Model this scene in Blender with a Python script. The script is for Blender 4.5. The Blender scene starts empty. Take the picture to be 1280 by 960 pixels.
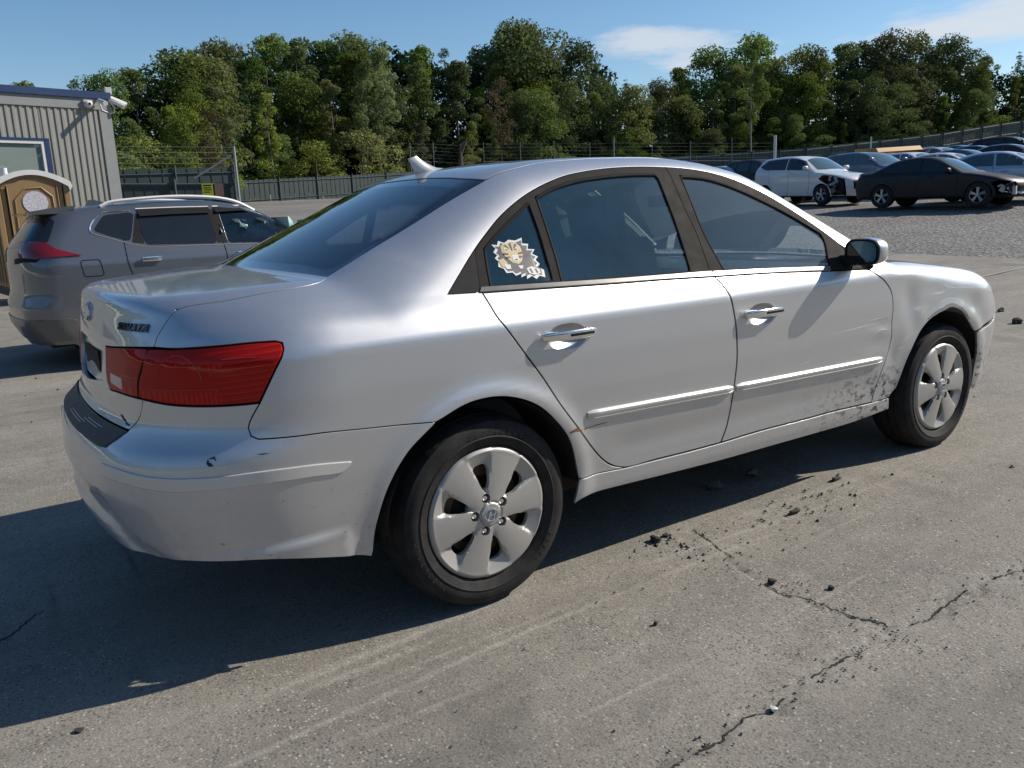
import bpy, bmesh, math, random
import numpy as np
from mathutils import Vector, Matrix
from mathutils.geometry import delaunay_2d_cdt
random.seed(7); RNG = np.random.default_rng(7)
scene = bpy.context.scene
R = math.radians
# ------------------------------------------------------------------ camera
CAM = (-1.3434, -3.0477, 1.2872); YAW, PITCH, ROLL, FOC = .9799, -.2087, -.042, 1028.4
def cam_axes():
    cy, sy = math.cos(YAW), math.sin(YAW)
    f = Vector((math.cos(PITCH)*cy, math.cos(PITCH)*sy, math.sin(PITCH)))
    r0 = Vector((sy, -cy, 0)); u0 = r0.cross(f)
    r = math.cos(ROLL)*r0+math.sin(ROLL)*u0; u = -math.sin(ROLL)*r0+math.cos(ROLL)*u0
    return r, u, f
cd = bpy.data.cameras.new('camera'); cam = bpy.data.objects.new('camera', cd); scene.collection.objects.link(cam)
_r, _u, _f = cam_axes()
cam.matrix_world = Matrix(((_r.x, _u.x, -_f.x, CAM[0]), (_r.y, _u.y, -_f.y, CAM[1]), (_r.z, _u.z, -_f.z, CAM[2]), (0, 0, 0, 1)))
cd.sensor_width = 36; cd.sensor_fit = 'HORIZONTAL'; cd.lens = 36*FOC/1280; cd.clip_end = 3000; cd.clip_start = .05
scene.camera = cam
# ------------------------------------------------------------------ world, sun, exposure
SUN_AZ, SUN_EL = R(-17), R(35.3)
w = bpy.data.worlds.new('World'); scene.world = w; w.use_nodes = True
nt = w.node_tree; nt.nodes.clear()
def wn(t, **k):
    n = nt.nodes.new(t)
    for a, b in k.items(): setattr(n, a, b)
    return n
sky = wn('ShaderNodeTexSky', sky_type='NISHITA', sun_disc=False, sun_elevation=SUN_EL, sun_rotation=math.pi/2-SUN_AZ, altitude=300, air_density=1.0, dust_density=.3, ozone_density=1.4)
bg = wn('ShaderNodeBackground'); out = wn('ShaderNodeOutputWorld'); bg.inputs[1].default_value = .084
tc = wn('ShaderNodeTexCoord'); sep = wn('ShaderNodeSeparateXYZ'); nt.links.new(tc.outputs['Generated'], sep.inputs[0])
# clouds: soft banks at given bearings and heights in the sky, broken up by noise
def mth(op, a, b=None, c=None):
    n = wn('ShaderNodeMath', operation=op)
    for i, v in enumerate((a, b, c)):
        if v is None: continue
        if isinstance(v, (int, float)): n.inputs[i].default_value = v
        else: nt.links.new(v, n.inputs[i])
    return n.outputs[0]
caz = mth('MULTIPLY', mth('ARCTAN2', sep.outputs[1], sep.outputs[0]), 57.2958); cel = mth('MULTIPLY', mth('ARCSINE', sep.outputs[2]), 57.2958)
comb = wn('ShaderNodeCombineXYZ'); nt.links.new(mth('MULTIPLY', caz, .07), comb.inputs[0]); nt.links.new(mth('MULTIPLY', cel, .28), comb.inputs[1])
nz = wn('ShaderNodeTexNoise'); nt.links.new(comb.outputs[0], nz.inputs[0]); nz.inputs['Scale'].default_value = 2.2; nz.inputs['Detail'].default_value = 8; nz.inputs['Roughness'].default_value = .58
tot = None
for (a0, e0, wa, we, tilt, k) in ((43.8, 9.5, 6.5, 1.5, .10, 1.), (24.0, 10.3, 10., 2.3, -.16, 1.15), (36, 13.2, 6, .5, .05, .3), (-20, 14, 25, 4, 0, .8), (-70, 22, 30, 5, 0, .7), (120, 16, 20, 3, 0, .5), (200, 20, 30, 5, 0, .7)):
    da = mth('SUBTRACT', caz, a0); de = mth('SUBTRACT', mth('SUBTRACT', cel, e0), mth('MULTIPLY', da, tilt)); q = mth('ADD', mth('POWER', mth('ABSOLUTE', mth('DIVIDE', da, wa)), 2.), mth('POWER', mth('ABSOLUTE', mth('DIVIDE', de, we)), 2.))
    v = mth('ADD', mth('SUBTRACT', 1., q), mth('MULTIPLY', mth('SUBTRACT', nz.outputs[0], .5), 3.4)); mr = wn('ShaderNodeMapRange', interpolation_type='SMOOTHSTEP'); nt.links.new(v, mr.inputs[0]); mr.inputs[1].default_value = .0; mr.inputs[2].default_value = 1.1; mr.inputs[4].default_value = k
    tot = mr.outputs[0] if tot is None else mth('MAXIMUM', tot, mr.outputs[0])
cf = mth('MULTIPLY', tot, .72)
hs = wn('ShaderNodeHueSaturation'); nt.links.new(sky.outputs[0], hs.inputs['Color']); hs.inputs['Saturation'].default_value = 1.22; hs.inputs['Value'].default_value = 1.08
mx = wn('ShaderNodeMixRGB'); nt.links.new(cf, mx.inputs[0]); nt.links.new(hs.outputs[0], mx.inputs[1]); mx.inputs[2].default_value = (6.6, 6.9, 7.3, 1)
nt.links.new(mx.outputs[0], bg.inputs[0]); nt.links.new(bg.outputs[0], out.inputs[0])
sl = bpy.data.lights.new('sun', 'SUN'); so = bpy.data.objects.new('sun', sl); scene.collection.objects.link(so)
sl.energy = 4.4; sl.angle = R(.5); sl.color = (1, .92, .80)
sd = Vector((math.cos(SUN_EL)*math.cos(SUN_AZ), math.cos(SUN_EL)*math.sin(SUN_AZ), math.sin(SUN_EL)))
so.rotation_euler = sd.to_track_quat('Z', 'Y').to_euler(); so.location = (10, -5, 12)
vs = scene.view_settings; vs.view_transform = 'Standard'; vs.look = 'None'; vs.exposure = 0.40; vs.gamma = 1; vs.use_curve_mapping = False
scene.render.engine = 'CYCLES'
class Tab:
    """smoothed 1D profile: linear interpolation of a few points, gaussian rounded"""
    def __init__(s, pts, sigma=.02):
        pts = sorted(pts); x = np.array([p[0] for p in pts]); y = np.array([p[1] for p in pts])
        h = min(.004, sigma/3) if sigma > 0 else .004
        pad = 4*sigma+h; xs = np.arange(x[0]-pad, x[-1]+pad+h, h)
        ys = np.interp(xs, x, y)
        s0 = (y[1]-y[0])/(x[1]-x[0]); s1 = (y[-1]-y[-2])/(x[-1]-x[-2])
        ys = np.where(xs < x[0], y[0]+(xs-x[0])*s0, np.where(xs > x[-1], y[-1]+(xs-x[-1])*s1, ys))
        if sigma > 0:
            k = np.arange(-int(3.5*sigma/h), int(3.5*sigma/h)+1)*h; w = np.exp(-.5*(k/sigma)**2); w /= w.sum()
            n = len(k)//2
            lo = ys[0]-np.arange(n, 0, -1)*h*s0; hi = ys[-1]+np.arange(1, n+1)*h*s1
            ys = np.convolve(np.concatenate([lo, ys, hi]), w, 'valid')
        s.x, s.y = xs, ys
        s.lo, s.hi = s0, s1
    def __call__(s, v):
        v = np.asarray(v, float); r = np.interp(v, s.x, s.y)
        return r+np.minimum(v-s.x[0], 0)*s.lo+np.maximum(v-s.x[-1], 0)*s.hi
def sstep(a, b, x):
    t = np.clip((x-a)/(b-a), 0, 1); return t*t*(3-2*t)
def smax(a, b, k):
    h = np.maximum(k-np.abs(a-b), 0)/k
    return np.maximum(a, b)+h*h*h*k/6
def rint(a, b, r, p=2.3):
    A = np.maximum(a+r, 0); B = np.maximum(b+r, 0)
    return (A**p+B**p+1e-18)**(1/p)-r+np.minimum(np.maximum(a+r, b+r), 0)
class Shape:
    def __init__(s, **k):
        s.__dict__.update(k)
        s.T = 2*(s.xf-s.xc)+2*np.pi*s.R
    def plan(s, x, z):
        g = sstep(s.belt-.03, s.belt+.18, z)
        return s.pl(x)*(1-g)+s.pg(x)*g
    def Y(s, x, z, sg=None):
        y = s.Yz(z)*s.plan(x, z)
        if s.extra is not None: y = y+s.extra(x, z, sg)
        return y
    def Zt(s, x, y):
        q = (y/s.hw)**2
        t = sstep(s.xm-.5, s.xm+.5, x)
        xe = x-s.bowr*q*(1-t)*1.6+s.bowf*q*t*1.6
        zr = s.roof(xe)-s.crown*q
        zl = s.low(x)-s.crownl*q
        return smax(zl, zr, s.kbase)
    def f(s, x, y, z):
        x = np.asarray(x, float); y = np.asarray(y, float); z = np.asarray(z, float)
        ay = np.abs(y); sg = np.sign(y)
        side = ay-s.Y(x, z, sg)
        side = side/np.sqrt(1+((s.Yz(z+.01)-s.Yz(z-.01))/.02)**2)
        rear = s.Xr(z)+s.rbow*(y/s.hw)**2-x
        if getattr(s, 'rec', None) is not None: rear = rear+s.rec(ay, z)
        front = x-(s.Xf(z)-s.fbow*(y/s.hw)**2)
        a = rint(side, rear, s.rr, 2.4); a = rint(a, front, s.rf, 2.4)
        Z = s.Zt(x, y); dZ = (s.Zt(x+.01, y)-s.Zt(x-.01, y))/.02
        top = (z-Z)/np.sqrt(1+dZ*dZ)
        w = sstep(s.wy0, s.wy1, ay)
        w = np.maximum(w, sstep(s.xc-.15, s.xc+.25, x))
        rt = s.rlip*(1-w)+s.rtop(x)*w
        a = rint(a, top, rt, 2.2)
        return a
    def grad(s, P, h=.002):
        g = np.stack([s.f(*(P+d).T)-s.f(*(P-d).T) for d in np.eye(3)*h], 1)
        return g/np.maximum(np.linalg.norm(g, axis=1, keepdims=True), 1e-9)
    # ---- wrap parameter (u, phi): u runs right side -> rear -> left side; phi from straight up
    def uv(s, P):
        P = np.atleast_2d(P); x, y, z = P.T
        zz = z-s.z0
        ui = np.where(x > s.xc, np.where(y < 0, -(x-s.xc), np.pi*s.R+(x-s.xc)), np.arctan2(s.xc-x, -y)*s.R)
        fr = x > s.xf
        th = np.arctan2(x-s.xf, -y)       # 0 right .. pi left
        uf = np.where(th <= np.pi/2, -(s.xf-s.xc)-th*s.R, np.pi*s.R+(s.xf-s.xc)+(np.pi-th)*s.R)
        u = np.where(fr, uf, ui)
        hr = np.where(fr, np.hypot(x-s.xf, y), np.where(x > s.xc, np.abs(y), np.hypot(x-s.xc, y)))
        return np.stack([u, np.arctan2(hr, zz)], 1)
    def rays(s, uv):
        u, ph = np.asarray(uv, float).T
        L = s.xf-s.xc; h = s.T/2; c = np.pi*s.R/2
        u = (u-c+h) % s.T-h+c
        O = np.zeros((len(u), 3)); D = np.zeros((len(u), 3)); O[:, 2] = s.z0
        m = (u >= 0) & (u <= np.pi*s.R); th = u/s.R
        O[:, 0] = np.where(m, s.xc, 0); hx = np.where(m, -np.sin(th), 0); hy = np.where(m, -np.cos(th), 0)
        m = (u < 0) & (u >= -L); O[:, 0] = np.where(m, s.xc-u, O[:, 0]); hy = np.where(m, -1, hy)
        m = (u > np.pi*s.R) & (u <= np.pi*s.R+L); O[:, 0] = np.where(m, s.xc+u-np.pi*s.R, O[:, 0]); hy = np.where(m, 1, hy)
        m = u < -L; t = (-L-u)/s.R; O[:, 0] = np.where(m, s.xf, O[:, 0]); hx = np.where(m, np.sin(t), hx); hy = np.where(m, -np.cos(t), hy)
        m = u > np.pi*s.R+L; t = (u-np.pi*s.R-L)/s.R; O[:, 0] = np.where(m, s.xf, O[:, 0]); hx = np.where(m, np.sin(t), hx); hy = np.where(m, np.cos(t), hy)
        D[:, 0] = hx*np.sin(ph); D[:, 1] = hy*np.sin(ph); D[:, 2] = np.cos(ph)
        return O, D
    def solve(s, O, D, t0=0., t1=2.2, n=26):
        a = np.full(len(O), float(t0)); b = np.full(len(O), float(t1))
        for _ in range(n):
            m = (a+b)/2; P = O+D*m[:, None]; v = s.f(*P.T)
            a = np.where(v < 0, m, a); b = np.where(v < 0, b, m)
        return O+D*((a+b)/2)[:, None]
    def wrap(s, uv): return s.solve(*s.rays(uv))
    def top(s, xy):
        xy = np.asarray(xy, float); n = len(xy)
        O = np.stack([xy[:, 0], xy[:, 1], np.full(n, .5)], 1); D = np.tile([0, 0, 1.], (n, 1))
        return s.solve(O, D, 0, 1.6)
    def side(s, xz, sg=-1):
        xz = np.asarray(xz, float); n = len(xz)
        O = np.stack([xz[:, 0], np.zeros(n), xz[:, 1]], 1); D = np.tile([0, float(sg), 0.], (n, 1))
        return s.solve(O, D, 0, 1.4)
def sedan_extra(x, z, sg):
    d = np.zeros_like(x)
    for cx in (0., 2.73):
        r = np.hypot(x-cx, z-.33)
        d = d+.014*np.exp(-((r-.385)/.045)**2)*sstep(.1, .3, z)*np.where(np.abs(x-cx) < .6, 1, 0)
    # lower door hollow and lower sill kick
    d = d-.006*np.exp(-((z-.44)/.05)**2)*sstep(.45, .6, x)*(1-sstep(2.0, 2.2, x))
    if sg is not None:   # crash damage, right front only
        rgt = sg < 0
        def g(cx, cz, sx, sz, a): return a*np.exp(-((x-cx)/sx)**2-((z-cz)/sz)**2)
        dd = g(2.36, .80, .07, .07, -.022)+g(2.33, .63, .06, .06, .012)+g(2.45, .72, .05, .04, .014)+g(2.6, .83, .12, .035, -.012)
        dd = dd+g(2.12, .71, .07, .018, -.008)+g(2.15, .67, .05, .014, .007)+g(2.10, .62, .12, .03, -.006)+g(2.95, .72, .07, .05, -.015)+g(2.24, .55, .04, .05, -.012)
        d = d+np.where(rgt, dd*.45, 0)
    d = d+.007*(1-sstep(.372,.392,z))*sstep(-.98,-.92,x)*(1-sstep(-.50,-.46,x))
    return d
def sedan_rear(ay, z):
    arc = .52-.14*sstep(.42,.70,ay)
    return .018*(sstep(0,.035,arc-z)-sstep(.07,.125,arc-z))*(1-sstep(.64,.72,ay))
def sedan():
    return Shape(
        Yz=Tab([(.10,.80),(.18,.84),(.24,.868),(.30,.882),(.36,.886),(.45,.898),(.56,.908),(.68,.913),(.80,.912),(.925,.905),(.94,.898),(.99,.868),(1.035,.836),(1.10,.800),(1.20,.745),(1.30,.686),(1.40,.625),(1.50,.56)], .007),
        pl=Tab([(-1.2,.955),(-.6,.978),(0,.993),(.8,1),(2.,1),(2.8,.99),(3.3,.975),(3.7,.955)], .15),
        pg=Tab([(-1,.84),(-.4,.91),(.2,.965),(.9,1.),(1.5,1.),(2.2,.99),(3,.96)], .15),
        low=Tab([(-1.2,1.065),(-1.,1.082),(-.5,1.12),(0,1.08),(.5,1.0),(2.2,1.0),(2.5,.985),(2.9,.93),(3.3,.875),(3.6,.78),(3.8,.66)], .06),
        roof=Tab([(-1.2,.79),(-.47,1.12),(.25,1.445),(.5,1.478),(.8,1.488),(1.15,1.487),(1.4,1.465),(1.62,1.42),(2.2,1.13),(2.6,.92),(3.8,.35)], .06),
        Xr=Tab([(.1,-.93),(.2,-1.0),(.28,-1.045),(.4,-1.088),(.52,-1.102),(.62,-1.095),(.66,-1.08),(.69,-1.04),(.73,-1.01),(.80,-1.005),(.95,-.99),(1.06,-.97),(1.2,-.94)], .012),
        Xf=Tab([(.1,3.53),(.25,3.63),(.45,3.69),(.6,3.70),(.7,3.67),(.8,3.61),(.9,3.5)], .02),
        hw=.62, xm=.9, bowr=.044, bowf=.05, crown=.020, crownl=.012, kbase=.035, rbow=.06, fbow=.11, rr=.42, rf=.40,
        rlip=.03, rtop=Tab([(-1.1,.09),(-.3,.13),(.5,.11),(1.2,.08),(1.8,.06),(2.3,.06),(2.6,.12),(3.5,.12)],.08), wy0=.45, wy1=.75, belt=1.02, xc=-.35, xf=2.9, R=.8, z0=.6, extra=sedan_extra, rec=sedan_rear)
# seam lines of the sedan, metres, right-hand side (x forward from the rear axle)
TR = dict(
ditch=[(0.260,-0.543,1.393),(0.334,-0.532,1.417),(0.437,-0.519,1.438),(0.500,-0.510,1.449)],
rg_r=[(0.258,-0.546,1.391),(0.199,-0.551,1.367),(0.094,-0.561,1.323),(-0.041,-0.578,1.261),(-0.169,-0.593,1.205),(-0.293,-0.611,1.150),(-0.385,-0.625,1.109)],
rg_b=[(-0.385,-0.625,1.109),(-0.403,-0.546,1.113),(-0.426,-0.385,1.122)],
rg_t=[(0.258,-0.546,1.391),(0.226,-0.483,1.401),(0.216,-0.361,1.410),(0.212,-0.247,1.417)],
band_r=[(0.165,-0.532,1.362),(0.040,-0.546,1.306),(-0.093,-0.561,1.246),(-0.246,-0.572,1.177),(-0.348,-0.578,1.130)],
lidgap=[(-0.385,-0.625,1.109),(-0.418,-0.661,1.099),(-0.471,-0.687,1.092),(-0.535,-0.696,1.088),(-0.607,-0.691,1.082),(-0.711,-0.672,1.069),(-0.773,-0.643,1.064),(-0.812,-0.621,1.058),(-0.837,-0.613,1.047),(-0.866,-0.609,1.015),(-0.889,-0.605,0.981),(-0.901,-0.605,0.953)],
liplid=[(-0.942,0.072,1.085),(-0.926,-0.300,1.084),(-0.887,-0.506,1.071),(-0.847,-0.584,1.059),(-0.828,-0.612,1.054)],
lamp_top=[(-0.979,-0.283,0.931),(-0.936,-0.526,0.949),(-0.862,-0.669,0.952),(-0.762,-0.769,0.959),(-0.690,-0.812,0.963),(-0.634,-0.837,0.963)],
lamp_out=[(-0.634,-0.837,0.963),(-0.617,-0.846,0.957),(-0.618,-0.855,0.941),(-0.627,-0.862,0.922),(-0.646,-0.859,0.890),(-0.671,-0.854,0.846),(-0.696,-0.847,0.800)],
lamp_bot=[(-0.696,-0.847,0.800),(-0.743,-0.823,0.798),(-0.787,-0.794,0.797),(-0.854,-0.732,0.797),(-0.900,-0.670,0.799),(-0.944,-0.578,0.805),(-0.977,-0.418,0.803),(-0.989,-0.317,0.799)],
lamp_in=[(-0.989,-0.317,0.799),(-0.990,-0.288,0.824),(-0.985,-0.280,0.875),(-0.979,-0.283,0.931)],
lamp_seam=[(-0.910,-0.589,0.951),(-0.932,-0.581,0.902),(-0.945,-0.560,0.853),(-0.950,-0.558,0.806)],
qb_gap=[(-0.696,-0.847,0.800),(-0.719,-0.838,0.763),(-0.731,-0.834,0.734),(-0.728,-0.841,0.712),(-0.712,-0.852,0.702),(-0.693,-0.860,0.701),(-0.617,-0.882,0.698),(-0.540,-0.893,0.696),(-0.359,-0.898,0.681),(-0.195,-0.915,0.669)],
strip_top=[(-1.058,-0.479,0.617),(-1.029,-0.588,0.617),(-0.989,-0.669,0.611),(-0.934,-0.739,0.608),(-0.846,-0.811,0.609),(-0.712,-0.870,0.613),(-0.582,-0.889,0.608),(-0.470,-0.892,0.599)],
strip_bot=[(-1.062,-0.477,0.588),(-1.025,-0.604,0.585),(-0.979,-0.687,0.578),(-0.938,-0.737,0.575),(-0.850,-0.809,0.577),(-0.715,-0.868,0.581),(-0.585,-0.888,0.578),(-0.514,-0.890,0.572),(-0.490,-0.891,0.575),(-0.468,-0.892,0.595)],
pad=[(-1.010,0.179,0.725),(-1.017,0.333,0.699),(-1.032,0.428,0.674),(-1.051,0.343,0.667),(-1.072,0.156,0.660),(-1.077,-0.050,0.658),(-1.064,-0.286,0.659),(-1.053,-0.413,0.655),(-1.045,-0.455,0.658),(-1.023,-0.499,0.672),(-0.981,-0.535,0.705),(-1.004,-0.401,0.706),(-1.021,-0.207,0.707),(-1.023,-0.006,0.713)],
rdgap=[(0.044,-0.819,1.044),(0.053,-0.857,0.996),(0.068,-0.887,0.949),(0.132,-0.903,0.855),(0.219,-0.909,0.736),(0.283,-0.915,0.637),(0.367,-0.910,0.531),(0.432,-0.897,0.452),(0.474,-0.890,0.408),(0.519,-0.885,0.374),(0.587,-0.883,0.348),(0.744,-0.884,0.346),(0.914,-0.885,0.343),(1.098,-0.885,0.342)],
fdgap=[(1.098,-0.885,0.342),(1.133,-0.889,0.424),(1.141,-0.905,0.532),(1.153,-0.911,0.643),(1.155,-0.913,0.707),(1.150,-0.912,0.786),(1.139,-0.909,0.859),(1.121,-0.902,0.931),(1.103,-0.879,0.972),(1.082,-0.858,1.005)],
pillar=[(1.082,-0.858,1.005),(1.077,-0.842,1.027),(1.084,-0.770,1.154),(1.076,-0.691,1.292),(1.081,-0.594,1.428)],
fdbot=[(1.098,-0.885,0.342),(1.335,-0.885,0.347),(1.597,-0.885,0.344),(1.823,-0.885,0.344),(2.125,-0.883,0.335)],
ffgap=[(2.125,-0.883,0.335),(2.155,-0.894,0.441),(2.202,-0.903,0.554),(2.221,-0.907,0.623),(2.215,-0.910,0.708),(2.220,-0.910,0.769),(2.204,-0.907,0.847),(2.155,-0.905,0.899),(2.093,-0.898,0.936),(2.056,-0.885,0.959)],
frame_r=[(-0.075,-0.820,1.039),(0.087,-0.731,1.166),(0.145,-0.708,1.210),(0.220,-0.681,1.263),(0.314,-0.655,1.315),(0.415,-0.631,1.357),(0.542,-0.607,1.395),(0.625,-0.596,1.410),(0.743,-0.588,1.423),(0.850,-0.586,1.430),(0.953,-0.587,1.431),(1.081,-0.594,1.428)],
frame_f=[(1.081,-0.594,1.428),(1.162,-0.598,1.424),(1.260,-0.606,1.414),(1.392,-0.627,1.386),(1.518,-0.659,1.340),(1.646,-0.696,1.277),(1.769,-0.741,1.201),(1.876,-0.782,1.127),(1.939,-0.811,1.077)],
tri_in=[(0.087,-0.731,1.166),(0.044,-0.819,1.044)],
qglass=[(0.125,-0.735,1.162),(0.148,-0.726,1.179),(0.266,-0.690,1.253),(0.358,-0.664,1.305),(0.356,-0.730,1.189),(0.335,-0.823,1.046),(0.200,-0.819,1.049),(0.090,-0.816,1.050),(0.110,-0.766,1.117)],
rglass=[(0.400,-0.655,1.323),(0.479,-0.640,1.351),(0.543,-0.632,1.367),(0.619,-0.625,1.380),(0.714,-0.622,1.390),(0.819,-0.621,1.397),(0.921,-0.621,1.399),(0.999,-0.624,1.397),(1.006,-0.635,1.383),(0.997,-0.729,1.225),(0.986,-0.792,1.114),(0.975,-0.839,1.030),(0.718,-0.835,1.035),(0.533,-0.830,1.040),(0.371,-0.825,1.043),(0.388,-0.771,1.125),(0.396,-0.715,1.220)],
fglass=[(1.134,-0.632,1.388),(1.198,-0.634,1.385),(1.275,-0.640,1.375),(1.408,-0.663,1.337),(1.534,-0.694,1.286),(1.665,-0.728,1.225),(1.784,-0.764,1.161),(1.840,-0.781,1.129),(1.843,-0.801,1.094),(1.796,-0.866,0.992),(1.598,-0.860,1.002),(1.355,-0.851,1.014),(1.155,-0.844,1.024),(1.127,-0.761,1.170),(1.130,-0.694,1.286)],
belt_r_bot=[(-0.076,-0.821,1.038),(0.039,-0.826,1.035),(0.285,-0.835,1.028),(0.579,-0.845,1.020),(0.822,-0.850,1.014),(1.080,-0.857,1.005)],
belt_r_top=[(0.049,-0.817,1.047),(0.292,-0.826,1.040),(0.587,-0.836,1.032),(0.831,-0.841,1.027),(1.073,-0.845,1.022)],
belt_f_bot=[(1.080,-0.857,1.005),(1.247,-0.861,1.000),(1.441,-0.866,0.993),(1.777,-0.876,0.976),(2.018,-0.882,0.965)],
belt_f_top=[(1.081,-0.846,1.021),(1.259,-0.851,1.015),(1.452,-0.856,1.006),(1.788,-0.868,0.990)],
rock_bot=[(0.351,-0.879,0.265),(0.380,-0.888,0.281),(0.458,-0.877,0.285),(0.630,-0.876,0.281),(0.807,-0.876,0.275),(1.107,-0.874,0.267),(1.402,-0.874,0.265),(1.728,-0.873,0.263),(2.026,-0.873,0.264),(2.279,-0.875,0.279)],
rock_rtop=[(0.366,-0.895,0.358),(0.471,-0.884,0.355),(0.554,-0.883,0.350)],
arch_r=[(-0.417,-0.870,0.281),(-0.400,-0.886,0.386),(-0.356,-0.902,0.503),(-0.296,-0.910,0.588),(-0.192,-0.915,0.669),(-0.094,-0.918,0.705),(-0.026,-0.919,0.714),(0.044,-0.920,0.710),(0.106,-0.921,0.694),(0.159,-0.921,0.671),(0.210,-0.919,0.637),(0.260,-0.917,0.588),(0.301,-0.914,0.538),(0.327,-0.909,0.490),(0.366,-0.895,0.358),(0.351,-0.879,0.265)],
arch_f=[(2.279,-0.875,0.279),(2.309,-0.892,0.379),(2.360,-0.909,0.514),(2.441,-0.915,0.628),(2.508,-0.917,0.679),(2.581,-0.918,0.704),(2.651,-0.918,0.718),(2.718,-0.917,0.727),(2.819,-0.916,0.695),(2.910,-0.907,0.634),(2.982,-0.903,0.576)],
fb_gap=[(2.982,-0.903,0.576),(3.095,-0.894,0.579),(3.215,-0.875,0.585)],
dogleg=[(0.317,-0.916,0.537),(0.371,-0.909,0.534)],
bump_bot=[(-0.417,-0.870,0.281),(-0.578,-0.869,0.321),(-0.730,-0.841,0.349),(-0.865,-0.769,0.357),(-0.926,-0.710,0.358),(-0.963,-0.625,0.349)],
handle_r=[(0.206,-0.903,0.880),(0.427,-0.905,0.876)],
handle_f=[(1.185,-0.909,0.848),(1.401,-0.910,0.838)],
mold_r=[(0.403,-0.906,0.590),(1.137,-0.908,0.568),(1.144,-0.907,0.547),(0.410,-0.905,0.568)],
mold_f=[(1.146,-0.909,0.576),(2.153,-0.905,0.551),(2.164,-0.904,0.536),(1.149,-0.907,0.547)],
emblem=[(-0.971,0.114,1.044),(-0.981,0.006,0.999)],
letters=[(-0.949,-0.409,1.012),(-0.951,-0.414,1.000),(-0.889,-0.569,1.016),(-0.894,-0.574,1.001)])
# ------------------------------------------------------------------ materials
MATS = {}
class NT:
    def __init__(s, name):
        s.m = bpy.data.materials.new(name); s.m.use_nodes = True; s.t = s.m.node_tree; s.t.nodes.clear()
        s.out = s.n('ShaderNodeOutputMaterial')
    def n(s, t, **k):
        n = s.t.nodes.new(t)
        for a, b in k.items(): setattr(n, a, b)
        return n
    def set(s, sock, v):
        if hasattr(v, 'is_output') or isinstance(v, bpy.types.NodeSocket): s.t.links.new(v, sock)
        elif isinstance(v, (tuple, list)) and len(v) == 3 and sock.type == 'RGBA': sock.default_value = (*v, 1)
        elif isinstance(v, (int, float)) and sock.type == 'RGBA': sock.default_value = (v, v, v, 1)
        else: sock.default_value = v
    def math(s, op, a, b=0., c=0.):
        n = s.n('ShaderNodeMath', operation=op)
        for i, v in enumerate((a, b, c)): s.set(n.inputs[i], v)
        return n.outputs[0]
    def co(s, kind='Object'): return s.n('ShaderNodeTexCoord').outputs[kind]
    def noise(s, scale, detail=4, rough=.5, vec=None, dist=0.):
        n = s.n('ShaderNodeTexNoise'); s.set(n.inputs['Vector'], vec if vec is not None else s.co())
        n.inputs['Scale'].default_value = scale; n.inputs['Detail'].default_value = detail; n.inputs['Roughness'].default_value = rough; n.inputs['Distortion'].default_value = dist
        return n.outputs['Fac']
    def vor(s, scale, feature='F1', vec=None, out='Distance'):
        n = s.n('ShaderNodeTexVoronoi', feature=feature); s.set(n.inputs['Vector'], vec if vec is not None else s.co()); n.inputs['Scale'].default_value = scale
        return n.outputs[out]
    def ramp(s, fac, stops):
        n = s.n('ShaderNodeValToRGB'); s.set(n.inputs[0], fac); e = n.color_ramp.elements
        while len(e) < len(stops): e.new(.5)
        for a, (p, c) in zip(e, stops):
            a.position = p; a.color = (c, c, c, 1) if isinstance(c, (int, float)) else (*c, 1)
        return n.outputs[0]
    def mix(s, f, a, b, mode='MIX'):
        n = s.n('ShaderNodeMixRGB', blend_type=mode); s.set(n.inputs[0], f); s.set(n.inputs[1], a); s.set(n.inputs[2], b); return n.outputs[0]
    def mapping(s, scale=(1, 1, 1), rot=(0, 0, 0), vec=None, loc=(0, 0, 0)):
        n = s.n('ShaderNodeMapping'); s.set(n.inputs[0], vec if vec is not None else s.co()); n.inputs['Scale'].default_value = scale; n.inputs['Rotation'].default_value = rot; n.inputs['Location'].default_value = loc
        return n.outputs[0]
    def bump(s, h, strength=.3, dist=.01, normal=None):
        n = s.n('ShaderNodeBump'); s.set(n.inputs['Height'], h); n.inputs['Strength'].default_value = strength; n.inputs['Distance'].default_value = dist
        if normal is not None: s.set(n.inputs['Normal'], normal)
        return n.outputs[0]
    def attr(s, name): return s.n('ShaderNodeAttribute', attribute_name=name).outputs['Fac']
    def pr(s, **k):
        n = s.n('ShaderNodeBsdfPrincipled')
        for a, v in k.items():
            s.set(n.inputs[a.replace('_', ' ')], v)
        return n.outputs[0]
    def done(s, sh):
        s.t.links.new(sh, s.out.inputs[0]); MATS[s.m.name] = s.m; return s.m
def simple(name, col, rough=.5, metal=0., coat=0., var=.12, scale=6, bump=0., bscale=40, spec=.5):
    t = NT(name)
    c = tuple(v*(1-var) for v in col); d = tuple(min(1, v*(1+var)) for v in col)
    base = t.mix(t.noise(scale, 5, .6), c, d)
    k = dict(Base_Color=base, Roughness=t.math('MULTIPLY_ADD', t.noise(scale*2.3, 4), .2, rough-.1), Metallic=metal, Coat_Weight=coat, Coat_Roughness=.06, Specular_IOR_Level=spec)
    if bump: k['Normal'] = t.bump(t.noise(bscale, 5, .6), bump, .01)
    return t.done(t.pr(**k))
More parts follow.
